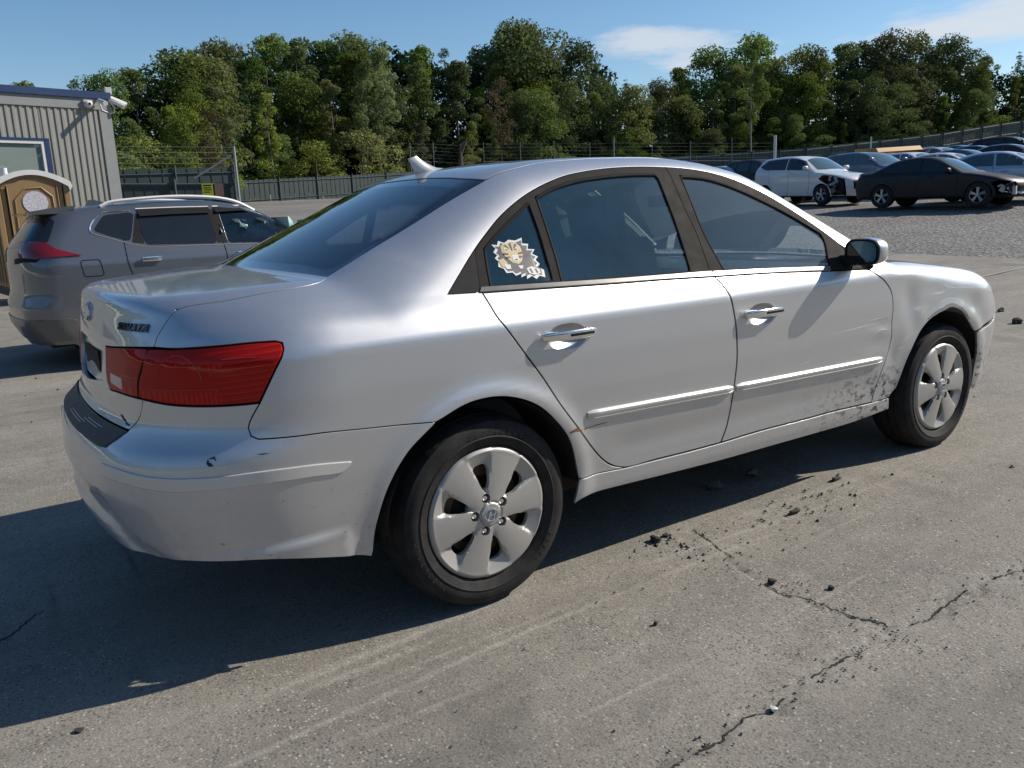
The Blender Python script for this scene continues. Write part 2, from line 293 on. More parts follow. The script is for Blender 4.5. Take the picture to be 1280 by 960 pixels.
def paint(name, col, metal=.5, rough=.33, dirt=.15, coat=1., dirtcol=(.30, .27, .23), scr=False, zlo=.2, zhi=.75):
    t = NT(name); o = t.co()
    sx = t.n('ShaderNodeSeparateXYZ'); t.set(sx.inputs[0], o)
    low = t.n('ShaderNodeMapRange'); t.set(low.inputs[0], sx.outputs[2]); low.inputs[1].default_value = zhi; low.inputs[2].default_value = zlo; low.inputs[3].default_value = .12; low.inputs[4].default_value = 1
    n1 = t.noise(3.2, 7, .65); n2 = t.noise(34, 5, .7)
    d = t.math('MULTIPLY', t.math('MULTIPLY', low.outputs[0], t.ramp(n1, [(.3, .25), (.75, 1)])), t.ramp(n2, [(.25, .4), (.7, 1)]))
    d = t.math('MULTIPLY', d, dirt)
    fl = t.vor(900, vec=o, out='Color'); hs = t.n('ShaderNodeHueSaturation'); hs.inputs['Saturation'].default_value = 0; t.set(hs.inputs['Color'], fl)
    base = t.mix(.10, col, hs.outputs[0], 'OVERLAY') if metal > .2 else col
    base = t.mix(d, base, dirtcol)
    if scr:   # scuffs: dark mud spatter low on the front door and wing, fine pale scratches along the doors
        vec = t.mapping((1.4, 1, 2.2)); sp = t.ramp(t.noise(16, 8, .72, vec=vec), [(.52, 0), (.60, 1)])
        bx = t.n('ShaderNodeMapRange', interpolation_type='SMOOTHSTEP'); t.set(bx.inputs[0], sx.outputs[0]); bx.inputs[1].default_value = 1.45; bx.inputs[2].default_value = 2.2
        bz = t.n('ShaderNodeMapRange', interpolation_type='SMOOTHSTEP'); t.set(bz.inputs[0], sx.outputs[2]); bz.inputs[1].default_value = .56; bz.inputs[2].default_value = .40
        by = t.math('LESS_THAN', sx.outputs[1], 0.)
        m = t.math('MULTIPLY', t.math('MULTIPLY', sp, t.math('MULTIPLY', bx.outputs[0], by)), bz.outputs[0])
        base = t.mix(t.math('MULTIPLY', m, .95), base, (.03, .027, .024))
        sv = t.mapping((.9, 1, 26), rot=(0, R(1.5), 0)); sc = t.ramp(t.noise(7, 6, .6, vec=sv), [(.64, 0), (.68, 1)])
        z2 = t.ramp(sx.outputs[2], [(.62, 0), (.66, 1), (.76, 1), (.80, 0)])
        x2 = t.n('ShaderNodeMapRange', interpolation_type='SMOOTHSTEP'); t.set(x2.inputs[0], sx.outputs[0]); x2.inputs[1].default_value = .7; x2.inputs[2].default_value = 2.
        s2 = t.math('MULTIPLY', t.math('MULTIPLY', sc, z2), t.math('MULTIPLY', x2.outputs[0], by))
        base = t.mix(t.math('MULTIPLY', s2, .45), base, (.75, .75, .74))
        chips = t.ramp(t.vor(38, vec=t.mapping((1, 1, 1), loc=(3.1, 2.2, .4))), [(.035, 1), (.05, 0)])
        base = t.mix(t.math('MULTIPLY', chips, t.ramp(t.noise(2.1, 2), [(.55, 0), (.6, .8)])), base, (.08, .075, .07))
    r = t.math('MULTIPLY_ADD', d, .5, rough); mt = t.math('MULTIPLY', t.math('SUBTRACT', 1., d), metal)
    ct = t.math('MULTIPLY', t.math('SUBTRACT', 1., t.math('MULTIPLY', d, 1.4)), coat); ct = t.math('MAXIMUM', ct, 0.)
    peel = t.bump(t.noise(75, 2, .5), .012, .01)
    return t.done(t.pr(Base_Color=base, Metallic=mt, Roughness=r, Coat_Weight=ct, Coat_Roughness=t.math('MULTIPLY_ADD', t.noise(9, 4), .05, .015), Coat_Normal=peel))
def glassmat(name, tint=(.30, .36, .36), dust=.05, rough=.0, opaque=None, dust_haze_col=(.35, .45, .47)):
    t = NT(name)
    fr = t.n('ShaderNodeFresnel'); fr.inputs[0].default_value = 1.5
    gl = t.n('ShaderNodeBsdfGlossy'); gl.inputs['Roughness'].default_value = rough; gl.inputs['Color'].default_value = (1, 1, 1, 1)
    if opaque is None: tr = t.n('ShaderNodeBsdfTransparent'); tr.inputs[0].default_value = (*tint, 1); trs = tr.outputs[0]
    else: trs = t.pr(Base_Color=opaque, Roughness=.8, Specular_IOR_Level=0.)
    df = t.n('ShaderNodeBsdfDiffuse'); df.inputs[0].default_value = (*dust_haze_col, 1)
    n = t.math('MULTIPLY', t.ramp(t.noise(2.5, 6, .65), [(.3, .5), (.75, 1.3)]), dust)
    n = t.math('ADD', n, t.math('MULTIPLY', t.ramp(t.noise(60, 6, .75), [(.66, 0), (.74, 1)]), dust*2.2))
    m1 = t.n('ShaderNodeMixShader'); t.set(m1.inputs[0], n); t.set(m1.inputs[1], trs); t.set(m1.inputs[2], df.outputs[0])
    m2 = t.n('ShaderNodeMixShader'); t.set(m2.inputs[0], t.math('MULTIPLY', fr.outputs[0], 1.3)); t.set(m2.inputs[1], m1.outputs[0]); t.set(m2.inputs[2], gl.outputs[0])
    return t.done(m2.outputs[0])
def M(n): return MATS[n]
# ------------------------------------------------------------------ mesh helpers
COL = scene.collection
def link(o, parent=None):
    COL.objects.link(o)
    if parent is not None: o.parent = parent
    return o
def mesh_obj(name, V, F, mat, parent=None, smooth=True, normals=None, mats=None, mi=None):
    me = bpy.data.meshes.new(name); me.from_pydata([tuple(map(float, v)) for v in V], [], [tuple(map(int, f)) for f in F])
    if mats:
        for m in mats: me.materials.append(m)
        me.polygons.foreach_set('material_index', np.asarray(mi, dtype=np.int32))
    elif mat is not None: me.materials.append(mat)
    if smooth: me.polygons.foreach_set('use_smooth', np.ones(len(me.polygons), dtype=bool))
    me.update()
    if normals is not None: me.normals_split_custom_set_from_vertices([tuple(map(float, n)) for n in normals])
    o = bpy.data.objects.new(name, me); return link(o, parent)
def empty(name, loc=(0, 0, 0), rz=0., parent=None):
    o = bpy.data.objects.new(name, None); o.location = loc; o.rotation_euler = (0, 0, rz); o.empty_display_size = .2; return link(o, parent)
def tag(o, label=None, cat=None, group=None, kind=None):
    if label: o['label'] = label
    if cat: o['category'] = cat
    if group: o['group'] = group
    if kind: o['kind'] = kind
    return o
def copy_tree(o, parent=None):
    c = o.copy(); COL.objects.link(c); c.parent = parent
    for ch in o.children: copy_tree(ch, c)
    return c
class MB:
    """collects primitives into one mesh"""
    def __init__(s): s.V = []; s.F = []; s.mi = []; s.cur = 0
    def add(s, V, F):
        b = len(s.V); s.V += [tuple(v) for v in V]; s.F += [tuple(b+i for i in f) for f in F]; s.mi += [s.cur]*len(F); return s
    def box(s, c, d, bev=0., rot=None):
        x, y, z = [v/2 for v in d]
        bm = bmesh.new(); bmesh.ops.create_cube(bm, size=1); bmesh.ops.scale(bm, vec=d, verts=bm.verts)
        if bev > 0: bmesh.ops.bevel(bm, geom=bm.edges[:], offset=bev, segments=2, affect='EDGES', profile=.6)
        mt = Matrix.Translation(c)
        if rot is not None: mt = mt @ (rot.to_4x4() if hasattr(rot, 'to_4x4') else rot)
        bm.verts.index_update(); V = [mt @ v.co for v in bm.verts]; F = [[v.index for v in f.verts] for f in bm.faces]; bm.free(); return s.add(V, F)
    def tube(s, pts, r, n=8, cap=True):
        pts = [Vector(p) for p in pts]; rs = r if isinstance(r, (list, tuple)) else [r]*len(pts)
        V = []; F = []; up = None
        for i, p in enumerate(pts):
            t = (pts[min(i+1, len(pts)-1)]-pts[max(i-1, 0)]).normalized()
            if up is None: up = Vector((0, 0, 1)) if abs(t.z) < .9 else Vector((1, 0, 0))
            a = t.cross(up).normalized(); b = a.cross(t); up = b
            for k in range(n):
                q = 2*math.pi*k/n; V.append(p+(a*math.cos(q)+b*math.sin(q))*rs[i])
        for i in range(len(pts)-1):
            for k in range(n): F.append((i*n+k, i*n+(k+1) % n, (i+1)*n+(k+1) % n, (i+1)*n+k))
        if cap: F.append(tuple(range(n-1, -1, -1))); F.append(tuple((len(pts)-1)*n+k for k in range(n)))
        return s.add(V, F)
    def lathe(s, prof, n=32, axis='z', c=(0, 0, 0), close=False):
        V = []; F = []; m = len(prof)
        for k in range(n):
            q = 2*math.pi*k/n
            for r, h in prof:
                p = (r*math.cos(q), r*math.sin(q), h) if axis == 'z' else ((r*math.cos(q), h, r*math.sin(q)) if axis == 'y' else (h, r*math.cos(q), r*math.sin(q)))
                V.append((p[0]+c[0], p[1]+c[1], p[2]+c[2]))
        for k in range(n):
            for i in range(m-1 if not close else m):
                j = (i+1) % m; F.append((k*m+i, ((k+1) % n)*m+i, ((k+1) % n)*m+j, k*m+j))
        return s.add(V, F)
    def prism(s, poly, axis, a, b):
        """extrude a 2D polygon along an axis between a and b"""
        def P(u, v, h): return {'x': (h, u, v), 'y': (u, h, v), 'z': (u, v, h)}[axis]
        n = len(poly); V = [P(u, v, a) for u, v in poly]+[P(u, v, b) for u, v in poly]
        F = [(i, (i+1) % n, n+(i+1) % n, n+i) for i in range(n)]+[tuple(range(n-1, -1, -1)), tuple(range(n, 2*n))]
        return s.add(V, F)
    def build(s, name, mat, parent=None, smooth=False, fix=True):
        mats = mat if isinstance(mat, list) else None
        o = mesh_obj(name, s.V, s.F, None if mats else mat, parent, smooth, mats=mats, mi=s.mi if mats else None)
        if fix:
            bm = bmesh.new(); bm.from_mesh(o.data); bmesh.ops.recalc_face_normals(bm, faces=bm.faces[:]); bm.to_mesh(o.data); bm.free()
        if smooth:
            try: o.data.set_sharp_from_angle(angle=R(38))
            except Exception: pass
        return o
# ------------------------------------------------------------------ panels on an analytic body surface
def catmull(P, step):
    P = np.asarray(P, float)
    if len(P) < 3:
        n = max(1, int(np.linalg.norm(P[-1]-P[0])/step)); t = np.linspace(0, 1, n+1)[:, None]; return P[0]*(1-t)+P[-1]*t
    Q = np.vstack([2*P[0]-P[1], P, 2*P[-1]-P[-2]]); out = []
    for i in range(1, len(Q)-2):
        p0, p1, p2, p3 = Q[i-1:i+3]; n = max(1, int(round(np.linalg.norm(p2-p1)/step)))
        a = max(np.linalg.norm(p1-p0), 1e-6)**.5; b = max(np.linalg.norm(p2-p1), 1e-6)**.5; c = max(np.linalg.norm(p3-p2), 1e-6)**.5
        m1 = (p1-p0)/a-(p2-p0)/(a+b)+(p2-p1)/b; m2 = (p2-p1)/b-(p3-p1)/(b+c)+(p3-p2)/c; m1 = m1*b; m2 = m2*b
        for t in np.arange(n)/n:
            out.append((2*t**3-3*t*t+1)*p1+(t**3-2*t*t+t)*m1+(-2*t**3+3*t*t)*p2+(t**3-t*t)*m2)
    out.append(P[-1]); return np.array(out)
def inpoly(q, poly):
    x, y = q[:, 0], q[:, 1]; r = np.zeros(len(q), bool); n = len(poly); j = n-1
    for i in range(n):
        xi, yi = poly[i]; xj, yj = poly[j]
        if yi != yj:
            c = ((yi > y) != (yj > y)) & (x < (xj-xi)*(y-yi)/(yj-yi)+xi); r ^= c
        j = i
    return r
def segdist(q, poly):
    d = np.full(len(q), 1e9); n = len(poly)
    for i in range(n):
        a = poly[i]; b = poly[(i+1) % n]; ab = b-a; L = (ab**2).sum()+1e-12
        t = np.clip(((q-a)@ab)/L, 0, 1); d = np.minimum(d, ((q-a-t[:, None]*ab)**2).sum(1))
    return np.sqrt(d)
def area(p): return .5*np.sum(p[:, 0]*np.roll(p[:, 1], -1)-np.roll(p[:, 0], -1)*p[:, 1])
def inset(p, d, keep=None):
    """move a closed polygon inward by d (negative: outward); keep[i] True leaves vertex i"""
    p = np.asarray(p, float); s = 1 if area(p) > 0 else -1
    e1 = p-np.roll(p, 1, 0); e2 = np.roll(p, -1, 0)-p
    n1 = np.stack([-e1[:, 1], e1[:, 0]], 1)*s; n2 = np.stack([-e2[:, 1], e2[:, 0]], 1)*s
    n1 /= np.linalg.norm(n1, axis=1, keepdims=True)+1e-9; n2 /= np.linalg.norm(n2, axis=1, keepdims=True)+1e-9
    m = n1+n2; L = np.linalg.norm(m, axis=1, keepdims=True); m = m/np.maximum(L, .3)
    k = np.minimum(1/np.maximum((m*n1).sum(1), .5), 2)[:, None]
    q = p+m*k*d
    if keep is not None: q[keep] = p[keep]
    return q
def clean(p, eps=1e-4):
    out = [p[0]]
    for v in p[1:]:
        if np.linalg.norm(v-out[-1]) > eps: out.append(v)
    if np.linalg.norm(out[0]-out[-1]) <= eps: out.pop()
    return np.array(out)
KPHI = .72
class Dom:
    """parameter domain of a Shape: 'wrap', 'top', 'side' (sg -1 right, +1 left)"""
    def __init__(s, S, mode, sg=-1, front=False): s.S, s.mode, s.sg, s.front = S, mode, sg, front
    def to2(s, P):
        P = np.atleast_2d(np.asarray(P, float))
        if s.mode == 'wrap':
            q = s.S.uv(P); q[:, 1] *= KPHI
            if s.front: q[:, 0] = np.where(q[:, 0] > np.pi*s.S.R/2, q[:, 0]-s.S.T, q[:, 0])
            return q
        if s.mode == 'top': return P[:, :2].copy()
        return P[:, [0, 2]].copy()
    def to3(s, q):
        q = np.asarray(q, float)
        if s.mode == 'wrap': return s.S.wrap(np.stack([q[:, 0], q[:, 1]/KPHI], 1))
        if s.mode == 'top': return s.S.top(q)
        return s.S.side(q, s.sg)
def panel(dom, curves, name, mat, parent=None, grid=.02, gap=.0022, off=0., flange=.012, nogap=(), holes=(), closed=None, bev=.0012, raise_only=False):
    """one sheet-metal panel: curves = list of 3D point lists joined end to end into a closed outline"""
    res = _panel(dom, curves, grid, gap, off, flange, nogap, holes, bev)
    return mesh_obj(name, res[0], res[1], mat, parent, True, res[2])
def _panel(dom, curves, grid, gap=.0022, off=0., flange=.012, nogap=(), holes=(), bev=.0012):
    L = []; kp = []
    for i, c in enumerate(curves):
        c2 = catmull(dom.to2(c), grid*.9)
        L.append(c2[:-1] if len(curves) > 1 else c2); kp += [i in nogap]*len(L[-1])
    p = np.vstack(L); kp = np.array(kp)
    k = [0]
    for i in range(1, len(p)):
        if np.linalg.norm(p[i]-p[k[-1]]) > grid*.12: k.append(i)
    if np.linalg.norm(p[k[-1]]-p[0]) < grid*.12: k.pop()
    p = p[k]; kp = kp[k]
    p = inset(p, gap, kp)
    if area(p) < 0: p = p[::-1]; kp = kp[::-1]
    loops = [p]; nh = []
    for h in holes: loops.append(h if area(h) < 0 else h[::-1])
    lo = p.min(0); hi = p.max(0)
    xs = np.arange(lo[0], hi[0]+grid, grid); ys = np.arange(lo[1], hi[1]+grid, grid*.9)
    gx, gy = np.meshgrid(xs, ys); gx[1::2] += grid/2; g = np.stack([gx.ravel(), gy.ravel()], 1)
    g = g[inpoly(g, p)]; 
    if len(g): g = g[segdist(g, p) > grid*.55]
    for h in loops[1:]:
        if len(g): g = g[~inpoly(g, h)]
        if len(g): g = g[segdist(g, h) > grid*.55]
    verts = []; edges = []
    for l in loops:
        b = len(verts); verts += [Vector(v) for v in l]; edges += [(b+i, b+(i+1) % len(l)) for i in range(len(l))]
    nb = len(verts); verts += [Vector(v) for v in g]
    vo, eo, fo, ov, oe, of = delaunay_2d_cdt(verts, edges, [], 0, 1e-7)
    V2 = np.array([tuple(v) for v in vo]); F = np.array([f[:3] for f in fo if len(f) == 3])
    cen = V2[F].mean(1); ok = inpoly(cen, p)
    for h in loops[1:]: ok &= ~inpoly(cen, h)
    F = F[ok]
    P = dom.to3(V2); N = dom.S.grad(P) if hasattr(dom, 'S') else dom.grad(P)
    # orient
    a = P[F[:, 0]]; nn = np.cross(P[F[:, 1]]-a, P[F[:, 2]]-a); s = (nn*N[F[:, 0]]).sum(1) < 0; F[s] = F[s][:, ::-1]
    P0 = P+N*off
    V = [P0]; NN = [N]; FF = [tuple(f) for f in F]; base = len(P0)
    if flange:
        old2new = {}
        for i, o in enumerate(ov):
            for k_ in o: old2new[k_] = i
        st = 0
        for li, l in enumerate(loops):
            n = len(l); idx = [old2new.get(st+i, None) for i in range(n)]
            keep = kp if li == 0 else np.zeros(n, bool)
            e = np.roll(l, -1, 0)-np.roll(l, 1, 0); out2 = np.stack([e[:, 1], -e[:, 0]], 1); out2 /= np.linalg.norm(out2, axis=1, keepdims=True)+1e-9
            good = [i for i in range(n) if idx[i] is not None]
            ids = np.array([idx[i] for i in good]); A = P0[ids]; An = N[ids]
            q3 = dom.to3(V2[ids]+out2[good]*.004)-P[ids]; o3 = q3-An*(q3*An).sum(1, keepdims=True); o3 /= np.linalg.norm(o3, axis=1, keepdims=True)+1e-9
            m = len(good)
            V += [A.copy(), A+o3*bev-An*bev, A+o3*bev-An*flange]; NN += [An, o3, o3]
            b1, b2, b3 = base, base+m, base+2*m
            tt = A[1 % m]-A[0]; d = -An[0]
            fl = np.dot(np.cross(d, tt), o3[0]) < 0
            for i in range(m):
                j = (i+1) % m
                if keep[good[i]] and keep[good[j]]: continue
                if (good[j]-good[i]) % n != 1: continue
                for q in ((b1+i, b2+i, b2+j, b1+j), (b2+i, b3+i, b3+j, b2+j)): FF.append(q[::-1] if fl else q)
            base += 3*m; st += n
    return np.vstack(V), FF, np.vstack(NN)
def mirror(c): return [(x, -y, z) for x, y, z in c]
def hole(dom, c, d=0., grid=.02):
    q = clean(catmull(dom.to2(list(c)+[c[0]]), grid)); 
    return inset(q, d) if d else q
# ------------------------------------------------------------------ paints and trim
SILVER = paint('silver_paint', (.54, .55, .57), metal=.82, rough=.40, dirt=.75, coat=1., scr=True)  # strong low dirt also paints in the sides' shading, bright above to grey below
BLACKTRIM = simple('black_trim', (.012, .012, .013), .68, var=.25, bump=.03, bscale=300, spec=.18)
FRAMEM = simple('frame_film', (.020, .018, .016), .78, var=.12, scale=9, spec=.16)
RUBBER = simple('rubber', (.010, .010, .011), .8, var=.3, spec=.15)
def tyremat():
    t = NT('tyre'); o = t.co(); n = t.noise(14, 6, .65)
    return t.done(t.pr(Base_Color=t.mix(t.ramp(n, [(.35, 0), (.8, .7)]), (.010, .010, .011), (.05, .047, .043)), Roughness=.78, Specular_IOR_Level=.3, Normal=t.bump(t.noise(90, 5, .6), .2, .004)))
TYRE = tyremat()
CHROME = simple('chrome', (.80, .80, .80), .12, metal=1, var=.05)
HUBPAINT = paint('hub_paint', (.39, .385, .37), metal=.45, rough=.36, dirt=.9, coat=.4, zlo=-2, zhi=3)
STEEL = simple('rusty_disc', (.16, .10, .07), .6, metal=.6, var=.5, scale=30)
CABIN = simple('cabin_plastic', (.035, .036, .038), .65, var=.2)
CLOTH = simple('seat_cloth', (.09, .092, .095), .85, var=.3, scale=30, bump=.3)
BEIGE = simple('headliner', (.42, .40, .36), .85, var=.08)
DARK = simple('underbody', (.012, .011, .010), .85, var=.4)
GLASS = glassmat('window_glass', (.50, .62, .68), dust=.15, dust_haze_col=(.07, .24, .37)); CLEANG = glassmat('far_side_glass', (.62, .72, .72), dust=.025)  # GLASS: blue of the dust layer paints sky reflection and haze into near panes
BACKGLASS = glassmat('rear_glass', (.34, .42, .48), dust=.03, dust_haze_col=(.2,.3,.4))
WHITEP = simple('white_plastic', (.62, .62, .60), .4)
PALETAN = simple('dusty_silver_trim', (.60, .59, .56), .34, metal=.3, coat=.4, var=.08)
def lensmat():
    t = NT('red_lens')
    fr = t.n('ShaderNodeFresnel'); fr.inputs[0].default_value = 1.5
    tr = t.n('ShaderNodeBsdfTransparent'); tr.inputs[0].default_value = (.95, .07, .05, 1)
    gl = t.n('ShaderNodeBsdfGlossy'); gl.inputs['Roughness'].default_value = .04
    df = t.n('ShaderNodeBsdfDiffuse'); sx = t.n('ShaderNodeSeparateXYZ'); t.set(sx.inputs[0], t.co())
    rib = t.ramp(t.math('FRACT', t.math('MULTIPLY', t.math('ADD', sx.outputs[2], t.math('MULTIPLY', sx.outputs[0], -.10)), 62.)), [(.0, .25), (.12, .9), (.3, .55), (.95, .3)])
    fine = t.ramp(t.math('FRACT', t.math('MULTIPLY', sx.outputs[0], 95.)), [(.0, .3), (.5, 1.), (1., .35)])
    outer = t.ramp(sx.outputs[0], [(0, 0), (1, 1)]); mo = t.n('ShaderNodeMapRange'); t.set(mo.inputs[0], sx.outputs[0]); mo.inputs[1].default_value = -.80; mo.inputs[2].default_value = -.775
    lowz = t.n('ShaderNodeMapRange'); t.set(lowz.inputs[0], sx.outputs[2]); lowz.inputs[1].default_value = .838; lowz.inputs[2].default_value = .832
    pat = t.mix(mo.outputs[0], t.mix(lowz.outputs[0], .45, fine), rib); t.set(df.inputs[0], t.mix(pat, (.34, .006, .006), (1., .035, .022)))
    a = t.n('ShaderNodeMixShader'); t.set(a.inputs[0], .58); t.set(a.inputs[1], tr.outputs[0]); t.set(a.inputs[2], df.outputs[0])
    b = t.n('ShaderNodeMixShader'); t.set(b.inputs[0], t.math('MULTIPLY', fr.outputs[0], .55)); t.set(b.inputs[1], a.outputs[0]); t.set(b.inputs[2], gl.outputs[0])
    return t.done(b.outputs[0])
LENS = lensmat(); REDRIDGE = simple('red_ridge', (.42, .03, .02), .3)
def reflmat(name, col, rings=False):
    t = NT(name); o = t.co(); sx = t.n('ShaderNodeSeparateXYZ'); t.set(sx.inputs[0], o)
    h = t.math('SINE', t.math('MULTIPLY', sx.outputs[2], 420.))
    h2 = t.math('SINE', t.math('MULTIPLY', t.math('ADD', sx.outputs[1], t.math('MULTIPLY', sx.outputs[0], .8)), 300.))
    hh = t.math('MULTIPLY', t.math('ADD', h, h2) if rings else h, .5)
    return t.done(t.pr(Base_Color=t.mix(t.ramp(hh, [(.3, 0), (.7, 1)]), tuple(c*.45 for c in col), col), Metallic=.6, Roughness=.22, Normal=t.bump(hh, 1., .006)))
REFL = reflmat('lamp_reflector', (.75, .70, .70)); REFL2 = reflmat('lamp_prism', (.8, .45, .35), True)
CLEARL = simple('clear_lens', (.42, .30, .29), .15, coat=.6)
HLENS = glassmat('headlamp_lens', (.75, .75, .75), dust=.06)

SD = sedan()
W = Dom(SD, 'wrap'); WF = Dom(SD, 'wrap', front=True); TP = Dom(SD, 'top')
def tp(x, y): return tuple(SD.top([(x, y)])[0])
def sdp(x, z, sg=-1): return tuple(SD.side([(x, z)], sg)[0])
def rearp(y, z):
    O = np.array([[-.3, y, z]]); return tuple(SD.solve(O, np.array([[-1., 0, 0]]), 0, 1.2)[0])
car = empty('sedan'); tag(car, 'silver four door sedan with a crumpled right front wing and scraped doors', 'car')

def wheel_parts(parent, cx, yface, sg, phase, lug, zc=.318, rr=.325, hub_r=.222):
    """tyre, cover with six spokes, hub cap badge, five bolts, steel disc behind"""
    root = empty('wheel', (cx, yface, zc), 0, parent)
    if sg > 0: root.rotation_euler = (0, 0, math.pi)
    root.location = (cx, yface, zc)
    # local frame: outer face towards -y
    prof = []
    for r, y in [(.218, .030), (.224, .006), (.236, -.006), (.255, -.010), (.258, -.013), (.262, -.010), (.280, -.012), (.296, -.006), (.306, -.001), (.309, .000), (.314, .008), (.3205, .020), (.3225, .032),
                 (.3235, .048), (.315, .050), (.315, .057), (.3245, .059), (.325, .088), (.316, .090), (.316, .098), (.325, .100), (.3248, .128), (.316, .130), (.316, .138), (.324, .140), (.3228, .160), (.318, .176), (.300, .196), (.250, .205), (.215, .190)]:
        prof.append((r, y))
    n = 120; mb = MB(); mb.lathe(prof, n, 'y')
    # tread blocks: nick every few degrees at the shoulders; squash contact patch
    V = np.array(mb.V); rad = np.hypot(V[:, 0], V[:, 2]); ang = np.arctan2(V[:, 2], V[:, 0])
    k = (np.arange(len(V))//len(prof)) % 2; j = np.arange(len(V)) % len(prof)
    m = (k == 0) & np.isin(j, [10, 11, 12, 25, 26]); s = np.where(m, .985, 1.)
    V[:, 0] *= s; V[:, 2] *= s
    low = V[:, 2] < -zc+.0005; V[low, 2] = -zc+.0005
    bl = np.clip((-V[:, 2]-.20)/.12, 0, 1); V[:, 1] -= .010*bl*np.sin(np.clip((rad-.225)/.09, 0, 1)*np.pi)
    mb.V = [tuple(v) for v in V]
    mb.build('tyre', TYRE, root, True, fix=True)
    # raised lettering band on the side wall
    for a0, cnt in ((60, 9), (185, 11), (300, 7)):
        lb = MB()
        for i in range(cnt):
            a = R(a0+i*5.2); r0, r1 = .268, .284; wdt = R(1.3)
            if i % 3 == 1: r1 = .278
            for (ra, rb, aa, ab) in ((r0, r1, a, a+wdt*.35), (r0, r0+.004, a, a+wdt*1.4), (r1-.004, r1, a, a+wdt*1.4)):
                P = [(rr_*math.cos(q), -.0125, rr_*math.sin(q)) for rr_, q in ((ra, aa), (rb, aa), (rb, ab), (ra, ab))]; lb.add(P, [(0, 1, 2, 3)])
        lb.build('sidewall_lettering', simple_once('worn_rubber', (.035, .035, .035)), root)
    # cover: planar triangulation with holes, shaped by a height law
    def h(r, a):
        sp = abs(((a-phase)/(math.pi/3)+.5) % 1-.5)*(math.pi/3)*r     # distance to the spoke axis
        hw = .033+.024*min(1, max(0, (r-.07)/.13))
        f = 1-min(1, max(0, (sp-hw)/.009)); f = f*f*(3-2*f)
        base = -.004-.010*math.cos(min(1, r/.2)*1.2)
        ring = .018*min(1, max(0, (.214-r)/.045)) if r > .06 else 0
        y = base+(1-f)*ring+.003*f*(sp/hw)**2
        if r > .214: y += (r-.214)*1.2
        if r < .036: y -= .004
        elif r < .042: y += .003
        return y
    loops = [[(hub_r*math.cos(q), hub_r*math.sin(q)) for q in np.linspace(0, 2*math.pi, 97)[:-1]]]
    for k6 in range(6):
        a0 = phase+math.pi/6+k6*math.pi/3; pts = []
        for r, da in ((.088, -.10), (.084, 0), (.088, .10), (.105, .16), (.13, .175), (.15, .18), (.160, .165), (.167, .12), (.169, .06), (.169, 0), (.169, -.06), (.167, -.12), (.160, -.165), (.15, -.18), (.13, -.175), (.105, -.16)):
            pts.append((r*math.cos(a0+da), r*math.sin(a0+da)))
        loops.append([tuple(v) for v in catmull(np.array([(*p, 0) for p in pts+[pts[0]]]), .006)[:-1, :2]])
    for k5 in range(5):
        a0 = lug+k5*2*math.pi/5; c = (.058*math.cos(a0), .058*math.sin(a0)); loops.append([(c[0]+.0165*math.cos(q), c[1]+.0165*math.sin(q)) for q in np.linspace(0, -2*math.pi, 17)[:-1]])
    verts = []; edges = []
    for l in loops:
        b = len(verts); verts += [Vector(v) for v in l]; edges += [(b+i, b+(i+1) % len(l)) for i in range(len(l))]
    g = []
    for rr_ in np.arange(.008, .22, .0055):
        nn_ = max(6, int(2*math.pi*rr_/.006))
        for q in np.arange(nn_)/nn_*2*math.pi: g.append((rr_*math.cos(q), rr_*math.sin(q)))
    g = np.array(g); 
    for l in loops[1:]:
        la = np.array(l); g = g[~inpoly(g, la)]; g = g[segdist(g, la) > .0035]
    nbv = len(verts); verts += [Vector(v) for v in g]
    vo, eo, fo, ov, oe, of = delaunay_2d_cdt(verts, edges, [], 0, 1e-7)
    V2 = np.array([tuple(v) for v in vo]); F = np.array([f for f in fo if len(f) == 3]); cen = V2[F].mean(1); ok = inpoly(cen, np.array(loops[0]))
    for l in loops[1:]: ok &= ~inpoly(cen, np.array(l))
    F = F[ok]
    V3 = [(v[0], h(math.hypot(*v), math.atan2(v[1], v[0])), v[1]) for v in V2]
    FF = [tuple(f) for f in F]; o2n = {}
    for i, o_ in enumerate(ov):
        for k_ in o_: o2n[k_] = i
    st = 0
    for li, l in enumerate(loops):
        nn_ = len(l); b = len(V3); dep = .016 if li <= 6 else .02
        if li == 0: dep = .008
        for i, v in enumerate(l):
            p = V3[o2n[st+i]]; V3.append((p[0], p[1]+dep, p[2]))
        for i in range(nn_):
            j = (i+1) % nn_; FF.append((o2n[st+i], o2n[st+j], b+j, b+i))
        st += nn_
    co = mesh_obj('wheel_cover', V3, FF, HUBPAINT, root, True)
    bm = bmesh.new(); bm.from_mesh(co.data); bmesh.ops.recalc_face_normals(bm, faces=bm.faces[:]); bm.to_mesh(co.data); bm.free(); co.data.set_sharp_from_angle(angle=R(35))
    b = MB()
    b.lathe([(.0, .034), (.05, .034), (.15, .05), (.205, .06), (.214, .03), (.2, .12), (.0, .14)], 48, 'y'); b.build('steel_rim', STEEL_DARK, root, True)
    b = MB(); b.lathe([(.075, .045), (.15, .045), (.15, .07)], 40, 'y'); b.lathe([(.0, .02), (.07, .022), (.07, .05)], 32, 'y'); b.build('brake_disc', STEEL, root, True)
    for k5 in range(5):
        a0 = lug+k5*2*math.pi/5; b = MB(); c = (.058*math.cos(a0), 0, .058*math.sin(a0))
        b.lathe([(.010, .02), (.010, -.004), (.007, -.007), (0, -.008)], 6, 'y', c); b.build('wheel_bolt', CHROME, root)
    # badge: oval ring with a slanted H
    b = MB(); ring = []
    for q in np.linspace(0, 2*math.pi, 33)[:-1]: ring.append((.026*math.cos(q), -.0205, .020*math.sin(q)))
    b.tube(ring+[ring[0]], .0016, 6, False)
